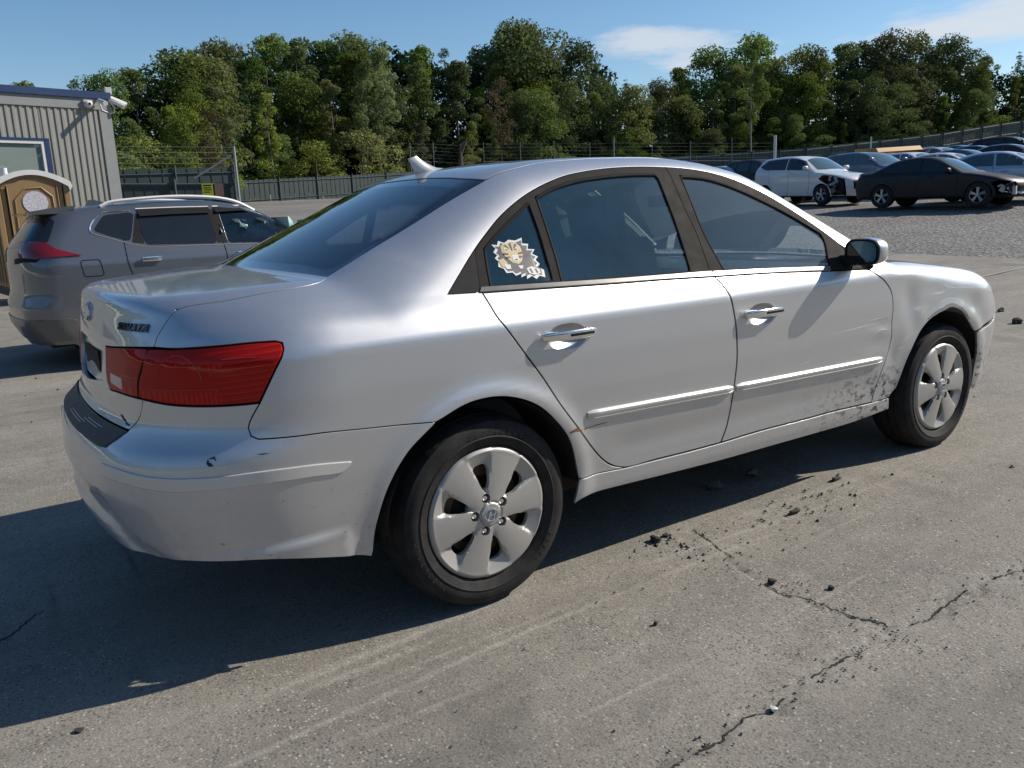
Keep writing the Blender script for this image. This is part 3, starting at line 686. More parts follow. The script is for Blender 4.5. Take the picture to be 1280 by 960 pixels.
    for (x0, z0, x1, z1) in ((-.014, -.012, -.006, .014), (.006, -.014, .014, .012), (-.010, -.003, .010, .003)): b.tube([(x0, -.0205, z0), ((x0+x1)/2+.001, -.0215, (z0+z1)/2), (x1, -.0205, z1)], .0026, 6)
    b.build('badge', CHROME, root, True)
    return root
def simple_once(n, c, r=.6):
    return MATS.get(n) or simple(n, c, r)
STEEL_DARK = simple('steel_dark', (.02, .018, .017), .6, metal=.4, var=.4)

def sheet(name, dom, curves, mat, parent, **k): return panel(dom, curves, name, mat, parent, **k)

CORN = dict(qglass=(0, 3, 5, 7), rglass=(0, 7, 8, 11, 14), fglass=(0, 7, 9, 12))
def lcurves(c, name):
    k = list(CORN[name]); c = list(c); out = []
    for a, b_ in zip(k, k[1:]+[len(c)]): out.append(c[a:b_+1] if b_ < len(c) else c[a:]+[c[0]])
    return out
def lhole(dom, c, name, d=0., grid=.012):
    L = [catmull(dom.to2(q), grid)[:-1] for q in lcurves(c, name)]; p = clean(np.vstack(L)); return inset(p, d) if d else p
def build_side(sg):
    f = (lambda c: [tuple(p) for p in c]) if sg < 0 else mirror
    G = .018 if sg < 0 else .035
    t = {k: f(v) for k, v in TR.items()}
    P = lambda *a: f([a])[0]
    apil = [P(*tp(x, y)) for x, y in ((.9, -.505), (1.35, -.515), (1.6, -.54))]
    ws = [P(*tp(x, y)) for x, y in ((1.6, -.54), (1.95, -.60), (2.28, -.69))]
    base = [P(*sdp(2.28, .985)), P(*sdp(2.10, .975))]
    tip = t['frame_f'][-1]
    # body side: C pillar, rear wing, roof rail, A pillar in one pressing
    ri = 10
    curves = [t['ditch']+apil, ws, [ws[-1], base[0], base[1]], [base[1], tip], t['frame_f'][::-1], t['frame_r'][::-1], [t['frame_r'][0], t['belt_r_bot'][1]],
              t['rdgap'][:ri+1], [t['rdgap'][ri]]+t['rock_rtop'][::-1], t['arch_r'][4:15][::-1], t['qb_gap'][::-1], t['lamp_out'][::-1], t['lamp_top'][2:][::-1]+[t['lidgap'][-1]], t['lidgap'][::-1], t['rg_r'][::-1]]
    body = panel(W, curves, 'body_side', SILVER, car, grid=G)
    panel(W, curves, 'inner_lining', BEIGE, body, grid=.07, off=-.04, flange=0, gap=.004)
    tri = [t['frame_r'][:2], t['tri_in'], [t['tri_in'][-1], t['belt_r_bot'][1]], t['belt_r_bot'][:2][::-1]]
    panel(W, tri, 'pillar_trim', BLACKTRIM, body, grid=.03, off=.001, gap=.001)
    a = [[t['arch_r'][14]]+t['rock_rtop'][1:], [t['rock_rtop'][-1]]+t['rdgap'][ri:], t['fdbot'], [t['fdbot'][-1], P(*sdp(2.265, .335))], [P(*sdp(2.265, .335)), t['arch_f'][0]], t['rock_bot'][::-1], [t['rock_bot'][0], t['arch_r'][14]]]
    panel(W, a, 'sill', SILVER, car, grid=.02 if sg < 0 else .04, off=.003)
    # doors
    rd = [t['belt_r_bot'][1:], t['fdgap'][::-1], t['rdgap'][::-1]]
    fd = [t['belt_f_bot'], [t['belt_f_bot'][-1], t['ffgap'][-1]]+t['ffgap'][::-1][1:], t['fdbot'][::-1], t['fdgap']]
    hc = {'r': (.325, .872), 'f': (1.30, .845)}
    doors = []
    for key, nm, cv in (('r', 'rear_door', rd), ('f', 'front_door', fd)):
        cx, cz = hc[key]
        cup = [P(*sdp(cx+.082*math.copysign(abs(math.cos(q))**.8, math.cos(q))-.0, cz-.005+.044*math.sin(q))) for q in np.linspace(0, 2*math.pi, 25)[:-1]]
        hl = hole(W, cup, 0, .012)
        d = panel(W, cv, nm, SILVER, car, grid=G, holes=[hl], gap=.0048, flange=.022); doors.append(d)
        V, F, N = _panel(W, [cup+[cup[0]]], .010, 0, 0, 0)
        c3 = np.array(P(*sdp(cx, cz-.005))); rr_ = np.sqrt(((V[:, 0]-c3[0])/.082)**2+((V[:, 2]-c3[2])/.044)**2)
        V = V-N*(np.clip(1-rr_**2.4, 0, 1)*.026)[:, None]-N*.001
        o = mesh_obj('handle_cup', V, F, SILVER, d, True)
        y0 = c3[1]; out = -1 if sg < 0 else 1; b = MB(); pts = []
        for s_ in np.linspace(-1, 1, 15):
            pts.append((cx+.112*s_, y0+out*(.030-.020*abs(s_)**3.2), cz+.004-.001*s_))
        V = []; F = []
        for i, p in enumerate(pts):
            s_ = -1+2*i/14; hh = .0155*(1-.35*max(0, abs(s_)-.75)/.25); tt = .008
            for q in np.linspace(0, 2*math.pi, 17)[:-1]:
                V.append((p[0], p[1]+out*tt*math.copysign(abs(math.cos(q))**.6, math.cos(q)), p[2]+hh*math.copysign(abs(math.sin(q))**.6, math.sin(q))))
        for i in range(14):
            for k in range(16): F.append((i*16+k, i*16+(k+1) % 16, (i+1)*16+(k+1) % 16, (i+1)*16+k))
        F += [tuple(range(16)), tuple(14*16+k for k in range(15, -1, -1))]
        b.add(V, F)
        hd = b.build('door_handle', CHROME, d, True)
        b = MB(); b.box((cx+.035, y0+out*.0385, cz+.0045), (.10, .004, .009), .0018); b.build('handle_slot', BLACKTRIM, d, True)
        b = MB(); b.lathe([(.0, -.003), (.014, -.002), (.016, .004), (.016, .02)], 20, 'x', (cx-.090, y0+out*.012, cz+.004)); b.build('lock_cap', PALETAN, d, True)
        # inner door card
        panel(W, cv, 'door_card', CABIN, d, grid=.08, off=-.07, flange=0, gap=.01)
    # frames and glass
    fr = [t['tri_in'][::-1][:1]+[t['tri_in'][0]], t['frame_r'][1:], t['pillar'][::-1], [t['pillar'][0], t['belt_r_bot'][-1]]+t['belt_r_bot'][1:][::-1][1:]]
    ff = [t['pillar'], t['frame_f'], [t['frame_f'][-1], t['belt_f_bot'][-1]], t['belt_f_bot'][::-1]]
    for door, cv, gl in ((doors[0], fr, ('qglass', 'rglass')), (doors[1], ff, ('fglass',))):
        hs_ = [lhole(W, t[g], g, -.006) for g in gl]
        panel(W, cv, 'window_frame', FRAMEM, door, grid=G, off=.0, holes=hs_, gap=.0022, bev=.002)
        for g in gl:
            h0 = lhole(W, t[g], g, -.0065); h1 = lhole(W, t[g], g, .003)
            V, F, N = ring_strip(W, h0, h1, -.001, -.006); mesh_obj('window_seal', V, F, RUBBER, door, True)
            panel(W, lcurves(t[g], g), 'window_pane', GLASS if sg < 0 else CLEANG, door, grid=.03, off=-.006, flange=0, gap=-.002)
    bt = t['belt_r_top']; bb = t['belt_r_bot']
    panel(W, [bb[1:], [bb[-1], bt[-1]], bt[::-1], [bt[0], bb[1]]], 'belt_moulding', BELTM, doors[0], grid=.012, off=.006, gap=0, flange=.008, bev=.003)
    bt = t['belt_f_top']; bb = t['belt_f_bot']
    panel(W, [bb[:-1], [bb[-2], bt[-1]], bt[::-1], [bt[0], bb[0]]], 'belt_moulding', BELTM, doors[1], grid=.012, off=.006, gap=0, flange=.008, bev=.003)
    # rub strips
    for d, (x0, z0, x1, z1) in ((doors[0], (.40, .582, 1.135, .562)), (doors[1], (1.155, .562, 2.155, .541))):
        n = 30; xs = np.linspace(x0, x1, n); zs = np.linspace(z0, z1, n)
        V = []; N_ = []; F = []
        c0 = np.array([P(*p) for p in SD.side(np.stack([xs, zs], 1), -1)])
        nr = SD.grad(c0); prof = [(-.017, .0), (-.0165, .009), (-.009, .013), (-.0075, .010), (.002, .0155), (.011, .015), (.0155, .010), (.017, .0)]
        for i in range(n):
            e = min(1, min(i, n-1-i)/1.5+.45) if (i == 0 or i == n-1) else 1
            for pz, pn in prof: V.append(c0[i]+np.array([0, 0, pz*(1 if 0 < i < n-1 else .7)])+nr[i]*pn*e)
        m = len(prof)
        for i in range(n-1):
            for k in range(m-1): F.append((i*m+k, (i+1)*m+k, (i+1)*m+k+1, i*m+k+1))
        F += [tuple(range(m)), tuple((n-1)*m+k for k in range(m))]
        b = MB(); b.add([tuple(v) for v in V], F); b.build('rub_strip', PALETAN, d, True)
    # front wing, headlamp
    hoodl = [P(*tp(x, y)) for x, y in ((2.12, -.82), (2.35, -.775), (2.75, -.745), (3.05, -.70), (3.17, -.66))]
    lampr = [hoodl[-1], P(3.26, -.72, .80), P(3.27, -.76, .72), P(3.22, -.82, .62)]
    fw = [t['ffgap'], [t['ffgap'][-1], base[1], hoodl[0]], hoodl, lampr, [lampr[-1], t['arch_f'][-1]], t['arch_f'][1:][::-1], [t['arch_f'][1], P(*sdp(2.265, .338))], [P(*sdp(2.265, .338)), t['ffgap'][0]]]
    wing = panel(WF, fw, 'front_wing', SILVER, car, grid=.016 if sg < 0 else .035)
    hl = [lampr[:-1], [lampr[-2], P(3.40, -.70, .69), P(3.55, -.48, .69)], [P(3.55, -.48, .69), P(3.52, -.42, .76)], [P(3.52, -.42, .76), P(3.36, -.58, .83), hoodl[-1]]]
    h = panel(WF, hl, 'headlight', HLENS, car, grid=.03, gap=.003, off=.002)
    panel(WF, hl, 'reflector', REFL, h, grid=.04, gap=.006, off=-.03, flange=0)
    # tail lamp
    outer = [t['lamp_top'], t['lamp_out'], t['lamp_bot'], t['lamp_in']]
    lamp = panel(W, outer, 'tail_lamp', LENS, car, grid=.012, gap=.006, off=.002, flange=.02, bev=.004)
    lb = panel(W, outer, 'lamp_housing', BLACKTRIM, lamp, grid=.03, gap=.0015, off=-.009, flange=.02)
    h0 = hole(W, sum([c[:-1] for c in outer], []), .010, .015)
    panel(W, outer, 'reflector', REFL, lamp, grid=.02, gap=.012, off=-.0085, flange=0)
    yy = lambda u, z: P(*cornerp(u, z))
    def patch(nm, pts, mat, off): panel(W, [list(q) for q in pts], nm, mat, lamp, grid=.012, gap=0, off=off, flange=.002)
    # inner pieces: brake light bowl, indicator strip, reversing light, seam to the lid half
    def ell(u, z, a, b_): return [[yy(u+a*math.cos(q), z+b_*math.sin(q)) for q in np.linspace(0, 2*math.pi, 21)]]
    patch('brake_light', ell(-.38, .885, .085, .045), REFL2, -.004)
    patch('turn_light', [[yy(-.45, .812), yy(-.22, .812)], [yy(-.22, .812), yy(-.19, .858)], [yy(-.19, .858), yy(-.47, .850)], [yy(-.47, .850), yy(-.45, .812)]], REFL2, -.003)
    patch('reverse_light', [[yy(-.92, .826), yy(-.76, .818)], [yy(-.76, .818), yy(-.76, .850)], [yy(-.76, .850), yy(-.92, .854)], [yy(-.92, .854), yy(-.92, .826)]], CLEARL, .0025)
    def ridge(pts, r_=.0016, c=False):
        Q = catmull(np.array([list(q) for q in pts]), .008); N_ = SD.grad(Q); Q = Q-N_*SD.f(*Q.T)[:, None]+N_*.0022; b = MB(); b.tube([tuple(q) for q in Q], r_, 5); b.build('lens_ridge', REDRIDGE, lamp, True)
    ridge([yy(-.38+.10*math.cos(q), .858+.075*math.sin(q)) for q in np.linspace(.15, math.pi-.15, 15)]); ridge([yy(-.225, .845), yy(-.24, .812)]); ridge([yy(-.225, .845), yy(-.32, .842), yy(-.52, .838)], .0013); ridge([yy(-.60, .862), yy(-.75, .862), yy(-.96, .862)], .0013); ridge([yy(-.08, .925), yy(-.2, .922)], .0012); ridge([yy(-.06, .90), yy(-.21, .897)], .0012)
    sm = t['lamp_seam']; b = MB(); 
    pts = [np.array(p) for p in catmull(np.array(sm), .012)]; nr = SD.grad(np.array(pts))
    b.tube([tuple(p+n_*.001) for p, n_ in zip(pts, nr)], .0035, 6); b.build('lamp_seam', RUBBER, lamp, True)
    # bumper strip and wing mirror
    st = [t['strip_top'], t['strip_bot'][::-1]+[t['strip_top'][0]]]
    return body, doors, wing
def cornerp(u, z):
    """point on the rear corner: u measured along the outline from the lamp's outer end (0 .. -1), z height"""
    s = -u; P0 = SD.rays(np.array([[0., math.pi/2]]))
    uu = .257+s*.663; th = uu/SD.R
    D = np.array([[-math.sin(th), -math.cos(th), 0.]]); O = np.array([[SD.xc, 0, z]])
    return tuple(SD.solve(O, D)[0])
def ring_strip(dom, a, b, offa, offb):
    """strip between two closed loops of equal length"""
    n = len(a); 
    if len(b) != n:
        k = np.linspace(0, len(b), n, endpoint=False).astype(int); b = b[k]
    A = dom.to3(a); B = dom.to3(b); NA = dom.S.grad(A); NB = dom.S.grad(B)
    V = np.vstack([A-NA*.006, A+NA*offa+NA*.002, B+NB*(offa), B+NB*offb]); F = []
    for r_ in range(3):
        for i in range(n): j = (i+1) % n; F.append((r_*n+i, r_*n+j, (r_+1)*n+j, (r_+1)*n+i))
    N = np.vstack([NA, NA, NB, NB]); return V, F, N
BELTM = simple('belt_trim', (.10, .098, .095), .33, coat=.3)

body_r, doors_r, wing_r = build_side(-1)
body_l, doors_l, wing_l = build_side(1)
sym = lambda c: c+mirror(c)[::-1]
T_ = {k: [tuple(p) for p in v] for k, v in TR.items()}
# roof, glass front and rear
gt = T_['rg_t']; gtop = gt[:3]+[(.205, -.2, 1.42), (.195, 0, 1.425)]
roof_c = [T_['ditch']+[tp(.9, -.505), tp(1.35, -.515), tp(1.6, -.54)], [tp(1.6, -.54), tp(1.56, -.3), tp(1.54, 0), tp(1.56, .3), tp(1.6, .54)], mirror(T_['ditch']+[tp(.9, -.505), tp(1.35, -.515), tp(1.6, -.54)])[::-1], mirror(gtop)+gtop[:-1][::-1]]
roof = panel(TP, roof_c, 'roof', SILVER, car, grid=.03, gap=.004)
panel(TP, roof_c, 'headliner', BEIGE, roof, grid=.08, off=-.04, flange=0)
gb = [T_['rg_b'][0], (-.40, -.55, 1.11), (-.43, -.39, 1.12), (-.455, -.2, 1.12), (-.465, 0, 1.12)]
glass_c = [gtop[:1]+gtop[1:]+mirror(gtop)[::-1][1:], mirror(T_['rg_r']), mirror(gb)+gb[:-1][::-1], T_['rg_r'][::-1]]
def rg(dx0, dx1, dy):
    a = [(p[0]+dx0, p[1]+dy*(-1 if p[1] > 0 else 1)*(1 if abs(p[1]) > .3 else abs(p[1])/.3), p[2]) for p in gb]; return a
bi = [tp(-.345, -.575), tp(-.378, -.40), tp(-.405, -.2), tp(-.415, 0)]
ti = [tp(.165, -.515), tp(.15, -.3), tp(.14, 0)]
sidei = T_['band_r'][1:-1]
inner = ti+mirror(ti)[::-1][1:]+mirror(sidei)+mirror(bi)+bi[:-1][::-1]+sidei[::-1]
ih = hole(TP, inner, 0, .03)
rgl = panel(TP, glass_c, 'rear_window', GLASSBAND if False else BLACKTRIM, car, grid=.03, gap=.003, off=-.003, holes=[ih], flange=.006)
rgl.data.materials[0] = simple('glass_band', (.008, .008, .009), .08, coat=1)
panel(TP, [inner+[inner[0]]], 'window_pane', BACKGLASS, rgl, grid=.03, gap=-.001, off=-.0035, flange=0)
wsc = [[tp(1.6, -.54), tp(1.56, -.3), tp(1.54, 0), tp(1.56, .3), tp(1.6, .54)], [tp(1.6, .54), tp(1.95, .6), tp(2.28, .69)], [tp(2.28, .69), tp(2.38, .4), tp(2.42, 0), tp(2.38, -.4), tp(2.28, -.69)], [tp(2.28, -.69), tp(1.95, -.6), tp(1.6, -.54)]]
panel(TP, wsc, 'windshield', CLEANG, car, grid=.05, gap=.004, off=-.003)
hd = [(2.12, -.82), (2.35, -.775), (2.75, -.745), (3.05, -.70), (3.17, -.66)]
hoodc = [[tp(*p) for p in hd], [tp(3.17, -.66), tp(3.34, -.5), tp(3.43, -.25), tp(3.46, 0), tp(3.43, .25), tp(3.34, .5), tp(3.17, .66)], [tp(x, -y) for x, y in hd[::-1]], [tp(2.12, .82), tp(2.33, .72), tp(2.44, .4), tp(2.47, 0), tp(2.44, -.4), tp(2.33, -.72), tp(2.12, -.82)]]
panel(TP, hoodc, 'hood', SILVER, car, grid=.035, gap=.003)
# front bumper and grille
fb = [[(3.0, -.89, .57), (3.22, -.82, .61), (3.27, -.76, .70)], [(3.27, -.76, .70), (3.40, -.70, .68), (3.55, -.48, .68)], [(3.55, -.48, .68), (3.62, -.40, .62), (3.66, 0, .61), (3.62, .40, .62), (3.55, .48, .68)], [(3.55, .48, .68), (3.40, .70, .68), (3.27, .76, .70)], [(3.27, .76, .70), (3.22, .82, .61), (3.0, .89, .57)],
      [(3.0, .89, .57), (3.05, .87, .45), (3.06, .84, .26)], [(3.06, .84, .26), (3.3, .78, .22), (3.55, .5, .21), (3.62, 0, .21), (3.55, -.5, .21), (3.3, -.78, .22), (3.06, -.84, .26)], [(3.06, -.84, .26), (3.05, -.87, .45), (3.0, -.89, .57)]]
panel(WF, fb, 'front_bumper', SILVER, car, grid=.035)
gr = [[(3.62, -.38, .64), (3.66, 0, .63), (3.62, .38, .64)], [(3.62, .38, .64), (3.5, .40, .79)], [(3.5, .40, .79), (3.48, 0, .81), (3.5, -.40, .79)], [(3.5, -.40, .79), (3.62, -.38, .64)]]
panel(WF, gr, 'grille', BLACKTRIM, car, grid=.04, off=-.01)
# boot lid
lip = T_['liplid'][1:]; _l = catmull(np.array([(-.945, .15, 1.085), (-.945, 0, 1.085), (-.94, -.15, 1.085)]+lip), .02); _l = _l[_l[:, 1] < .001]; lipc = [tp(a[0], a[1]) for a in _l]; lipc[0] = (lipc[0][0], 0., lipc[0][2]); lip = lipc[2:]
lg = T_['lidgap']; li = 9
k = [i for i, p in enumerate(lg) if p[0] < -.83][0]
top_c = [gb[::-1][::-1][:], lg[:k+1], ]
lidtop = [mirror(gb)+gb[:-1][::-1], lg[:k]+[lip[-1]], lip[::-1]+lipc[:2][::-1]+mirror(lipc[1:2]+lip), mirror(lg[:k]+[lip[-1]])[::-1]]
# orient as one loop: glass base L->R, right gap back, lip R->L, left gap forward
lidface = [mirror(lip)[::-1][:]+mirror(lipc[:2])[::-1][:1]+[lipc[0]]+lipc[1:2]+lip, [lip[-1]]+lg[k:], [lg[-1], T_['lamp_top'][1], T_['lamp_top'][0]], T_['lamp_in'][::-1], T_['lamp_bot'][5:][::-1],
           [T_['lamp_bot'][5], (-.95, -.56, .76), (-1.0, -.53, .715)], [(-1.0, -.53, .715), (-1.03, -.25, .712), (-1.04, 0, .712), (-1.03, .25, .712), (-1.0, .53, .715)]]
rt = lidface[1:6]
lidface += [mirror(c)[::-1] for c in rt[::-1]]
lid = panel(TP, lidtop, 'boot_lid', SILVER, car, grid=.022, nogap=(2,), gap=.002)
plate_h = hole(W, [rearp(-.24, .815), rearp(-.25, .90), rearp(-.23, .925), rearp(.23, .925), rearp(.25, .90), rearp(.24, .815)], 0, .03)
panel(W, lidface, 'lid_face', SILVER, lid, grid=.0115, nogap=(0,), gap=.002, holes=[plate_h])
V, F, N = _panel(W, [[rearp(-.26, .80), rearp(-.27, .94)], [rearp(-.27, .94), rearp(0, .94), rearp(.27, .94)], [rearp(.27, .94), rearp(.26, .80)], [rearp(.26, .80), rearp(0, .80), rearp(-.26, .80)]], .03, 0, -.013, 0)
mesh_obj('plate_recess', V, F, SILVER, lid, True, N)
b = MB(); b.box((-.985, 0, .865), (.004, .30, .07), .0015); b.build('plate_bracket', BLACKTRIM, lid)
# rear bumper
s_ = [T_['qb_gap'][::-1], T_['lamp_bot'][:6], [T_['lamp_bot'][5], (-.95, -.56, .76), (-1.0, -.53, .712)]]
bl = [(-1.0, -.53, .712), (-1.03, -.25, .709), (-1.04, 0, .709)]
bot = T_['bump_bot']
bum = s_+[bl+mirror(bl)[::-1][1:]]+[mirror(c)[::-1] for c in s_[::-1]]+[mirror(T_['arch_r'][:5])[::-1], mirror(bot)+[(-1.0, .5, .365), (-1.03, .25, .37), (-1.035, 0, .37), (-1.03, -.25, .37), (-1.0, -.5, .365)]+bot[::-1], T_['arch_r'][:5]]
bumper = panel(W, bum, 'rear_bumper', SILVER, car, grid=.018)
for m in (0, 1):
    c = [T_['strip_top'], T_['strip_bot'][::-1]]
    if m: c = [mirror(q) for q in c]
    panel(W, [c[0][:-1]+[c[1][0]], c[1][1:] if False else c[1], [c[1][-1], c[0][0]]], 'bumper_strip', PALETAN, bumper, grid=.012, gap=0, off=.005, flange=.007, bev=.003)
pd = T_['pad']
ph = [p for p in pd if p[1] <= .0]
padc = [[(-1.085, 0, .655)]+[(-1.08, -.15, .655), (-1.065, -.30, .655), (-1.05, -.41, .655), (-1.035, -.46, .66)], [(-1.035, -.46, .66), (-.99, -.52, .708)], [(-.99, -.52, .708), (-1.01, -.35, .706), (-1.03, 0, .704)]]
padall = [mirror(padc[0])[::-1]+padc[0][1:], padc[1], padc[2]+mirror(padc[2])[::-1][1:], mirror(padc[1])[::-1]]
pad = panel(W, padall, 'bumper_step_pad', simple('step_pad', (.012, .013, .015), .5, bump=.3, bscale=200), bumper, grid=.015, gap=0, off=.003, flange=.005)
b = MB()
for (y0, y1, z) in ((-.13, .12, .672), (-.16, .10, .678), (-.30, -.12, .684), (-.33, -.16, .690)):
    ys = np.linspace(y0, y1, 14); pts = []
    for y in ys:
        q = np.array(rearp(y, z)); n_ = SD.grad(q[None])[0]; pts.append(tuple(q+n_*.0045))
    b.tube(pts, .0011, 4)
b.build('embossed_lines', PALETAN, pad, True)
# lower rear valance crease
# badge and lettering on the lid
def on_rear(verts2, faces, name, mat, parent, y0, z0, th=.003, skew=0.):
    q = np.array([(y0-v[0], z0+v[1]) for v in verts2]); O = np.stack([np.full(len(q), -.3), q[:, 0], q[:, 1]], 1)
    P = SD.solve(O, np.tile([-1., 0, 0], (len(q), 1)), 0, 1.2); N = SD.grad(P); V = P+N*(np.array([v[2] for v in verts2])*1.0+.0032)[:, None]
    bm = bmesh.new(); vs_ = [bm.verts.new(tuple(v)) for v in V]
    for f in faces:
        try: bm.faces.new([vs_[i] for i in f])
        except ValueError: pass
    bmesh.ops.recalc_face_normals(bm, faces=bm.faces[:]); me = bpy.data.meshes.new(name); bm.to_mesh(me); bm.free(); me.materials.append(mat)
    return link(bpy.data.objects.new(name, me), parent)
def text_mesh(s, size, extrude, shear=0., spacing=1., bold=0.):
    cu = bpy.data.curves.new('txt', 'FONT'); cu.body = s; cu.size = size; cu.extrude = extrude; cu.shear = shear; cu.space_character = spacing; cu.offset = bold; cu.align_x = 'CENTER'; cu.align_y = 'CENTER'; cu.resolution_u = 4
    o = bpy.data.objects.new('txt', cu); COL.objects.link(o); dg = bpy.context.evaluated_depsgraph_get(); me = o.evaluated_get(dg).to_mesh()
    V = [tuple(v.co) for v in me.vertices]; F = [tuple(p.vertices) for p in me.polygons]; o.evaluated_get(dg).to_mesh_clear(); bpy.data.objects.remove(o); bpy.data.curves.remove(cu)
    return V, F
V, F = text_mesh('SONATA', .030, .0022, .25, 1.25, .0006)
on_rear([(x*1.12, y, z) for x, y, z in V], F, 'model_lettering', simple('dark_chrome', (.11, .11, .12), .16, metal=1, var=.05), lid, -.485, 1.000)
b = MB(); ring = [(.052*math.cos(q), .030*math.sin(q), .003) for q in np.linspace(0, 2*math.pi, 41)]
b.tube(ring, .0042, 6, False)
for x0, y0_, x1, y1_ in ((-.030, -.017, -.012, .022), (.012, -.022, .030, .017), (-.02, -.004, .02, .004)): b.tube([(x0, y0_, .003), ((x0+x1)/2, (y0_+y1_)/2, .004), (x1, y1_, .003)], .0055, 6)
on_rear(b.V, b.F, 'badge', CHROME, lid, 0., 1.015)
# shark fin aerial
fx = .335; fz = tp(fx, 0)[2]; rows = []
for i, hgt in enumerate(np.linspace(0, 1, 9)):
    xb = -.075-.0*hgt; xfr = .085; back = fx-.062-.030*hgt**1.2; front = fx+.085-.135*hgt**.55
    wd = .024*(1-hgt)**1.1+.0035; zt_ = .070*hgt
    rows.append([(back+(front-back)*t_, s2*wd*math.sin(math.pi*min(.999, max(.001, t_)))**.6, zt_) for s2, ts in ((1, np.linspace(0, 1, 12)), (-1, np.linspace(1, 0, 12)[1:-1])) for t_ in ts])
V = []; F = []; n = len(rows[0])
for r_ in rows:
    for (x, y, z) in r_: V.append((x, y, z+tp(x, y)[2]-.002))
for i in range(8):
    for k in range(n): F.append((i*n+k, i*n+(k+1) % n, (i+1)*n+(k+1) % n, (i+1)*n+k))
F.append(tuple(8*n+k for k in range(n)))
b = MB(); b.add(V, F); b.build('shark_fin_aerial', paint('aerial_paint', (.55, .55, .54), metal=.3, rough=.3, dirt=.2), roof, True)
# mirrors
def superell(c, d, e=2.6, n=20, m=14):
    V = []; F = []
    for i in range(m+1):
        p = -math.pi/2+math.pi*i/m
        for k in range(n):
            q = 2*math.pi*k/n; g = lambda v, pw: math.copysign(abs(v)**pw, v)
            V.append((c[0]+d[0]*g(math.cos(p), 2/e)*g(math.cos(q), 2/e), c[1]+d[1]*g(math.cos(p), 2/e)*g(math.sin(q), 2/e), c[2]+d[2]*g(math.sin(p), 2/e)))
    for i in range(m):
        for k in range(n): F.append((i*n+k, i*n+(k+1) % n, (i+1)*n+(k+1) % n, (i+1)*n+k))
    return V, F
MIRGLASS = simple('mirror_glass', (.75, .78, .8), .02, metal=1, var=.02)
for sg, drs in ((-1, doors_r), (1, doors_l)):
    out = sg; cy = out*.950; V, F = superell((0, 0, 0), (.062, .092, .060), 3.0, 28, 18)
    V2 = []
    for x, y, z in V:
        k_ = 1-.10*max(0, y*out/.092); x2 = x if x > -.030 else -.030
        if x > 0: x2 = x*1.05
        V2.append((1.927+x2-.02*y*out/.118, cy+y, 1.045+z*(.92 if y*out < 0 else 1.)*k_+.004))
    b = MB(); b.add(V2, F); mh = b.build('mirror', SILVER, drs[1], True)
    b = MB(); ringp = []
    for q in np.linspace(0, 2*math.pi, 29)[:-1]:
        g = lambda v: math.copysign(abs(v)**.62, v)
        ringp.append((g(math.cos(q))*.078, g(math.sin(q))*.047))
    V = [(1.8885-.02*y*out/.118, cy+y, 1.048+z) for y, z in ringp]
    bz = MB(); V3 = [(1.8935-.02*y*out/.118, cy+y*1.16, 1.048+z*1.2) for y, z in ringp]+[(1.885-.02*y*out/.118, cy+y*1.12, 1.048+z*1.14) for y, z in ringp]+[(1.887-.02*y*out/.118, cy+y*.99, 1.048+z*.99) for y, z in ringp]
    n = len(ringp); bz.add(V3, [(r_*n+i, r_*n+(i+1) % n, (r_+1)*n+(i+1) % n, (r_+1)*n+i) for r_ in range(2) for i in range(n)]); bz.build('mirror_bezel', BLACKTRIM, drs[1], True)
    b.add(V, [tuple(range(n))]); b.build('mirror_glass', MIRGLASS, drs[1])
    b = MB(); b.box((1.925, out*.87, 1.010), (.08, .09, .045), .015); b.build('mirror_arm', BLACKTRIM, drs[1], True)
# wheels
for cx, ph, lg_ in ((0., R(8), R(32)), (2.73, R(4), R(20))):
    for sg in (-1, 1): 
        wheel_parts(car, cx, sg*.876, sg, ph, lg_)
# dark inner shell, wheel wells, underbody
def shell_curves(S, z0, z1, arches, ra, sgn=-1, x0=None, x1=None, u0=.0, u1=1.):
    pts = []
    return pts
b = MB(); b.box((1.35, 0, .25), (3.5, 1.30, .06), .01); b.box((1.36, 0, .30), (1.75, 1.70, .03), .01); b.box((-.7, 0, .42), (.5, 1.3, .08), .02); b.build('underbody', DARK, car)
for cx in (0, 2.73):
    for sg in (-1, 1):
        b = MB(); prof = []; n = 24
        V = []; 
        for k_ in range(n+1):
            q = R((2 if cx < 1 else 12)+(176 if cx < 1 else 158)*k_/n); r_ = .372
            for y in (.60, .898 if cx < 1 else .885): V.append((cx+r_*math.cos(q), sg*y, .33+r_*math.sin(q)))
        F = [(2*i, 2*i+1, 2*i+3, 2*i+2) for i in range(n)]+[tuple(2*i for i in range(n+1))]
        b.add(V, F); b.build('wheel_arch_liner', DARK, car, True, fix=False)
W_in = Dom(SD, 'wrap')
for sg in (-1, 1):
    f = (lambda c: [tuple(p) for p in c]) if sg < 0 else mirror
    for (xa, xb) in ((.44, 2.27),):
        c = [[sdp(xa, .28), sdp(xb, .28)], [sdp(xb, .28), sdp(xb, .95)], [sdp(xb, .95), sdp(xa, .97)], [sdp(xa, .97), sdp(xa, .28)]]
        panel(W, [f(q) for q in c], 'inner_sill_shell', DARK, car, grid=.08, off=-.03, flange=0)
lamp_back = [[(-.40, -.9, .45), (-.66, -.86, .45), (-.95, -.65, .45), (-1.08, -.3, .45), (-1.09, 0, .45)], [(-1.09, 0, .45), (-1.0, 0, .92)], [(-1.0, 0, .92), (-.97, -.35, .92), (-.9, -.6, .93), (-.7, -.8, .95), (-.45, -.87, .95)], [(-.45, -.87, .95), (-.42, -.88, .7), (-.40, -.9, .45)]]
for m in (0, 1): panel(W, [mirror(q) for q in lamp_back] if m else lamp_back, 'inner_rear_shell', DARK, car, grid=.05, off=-.045, flange=0)
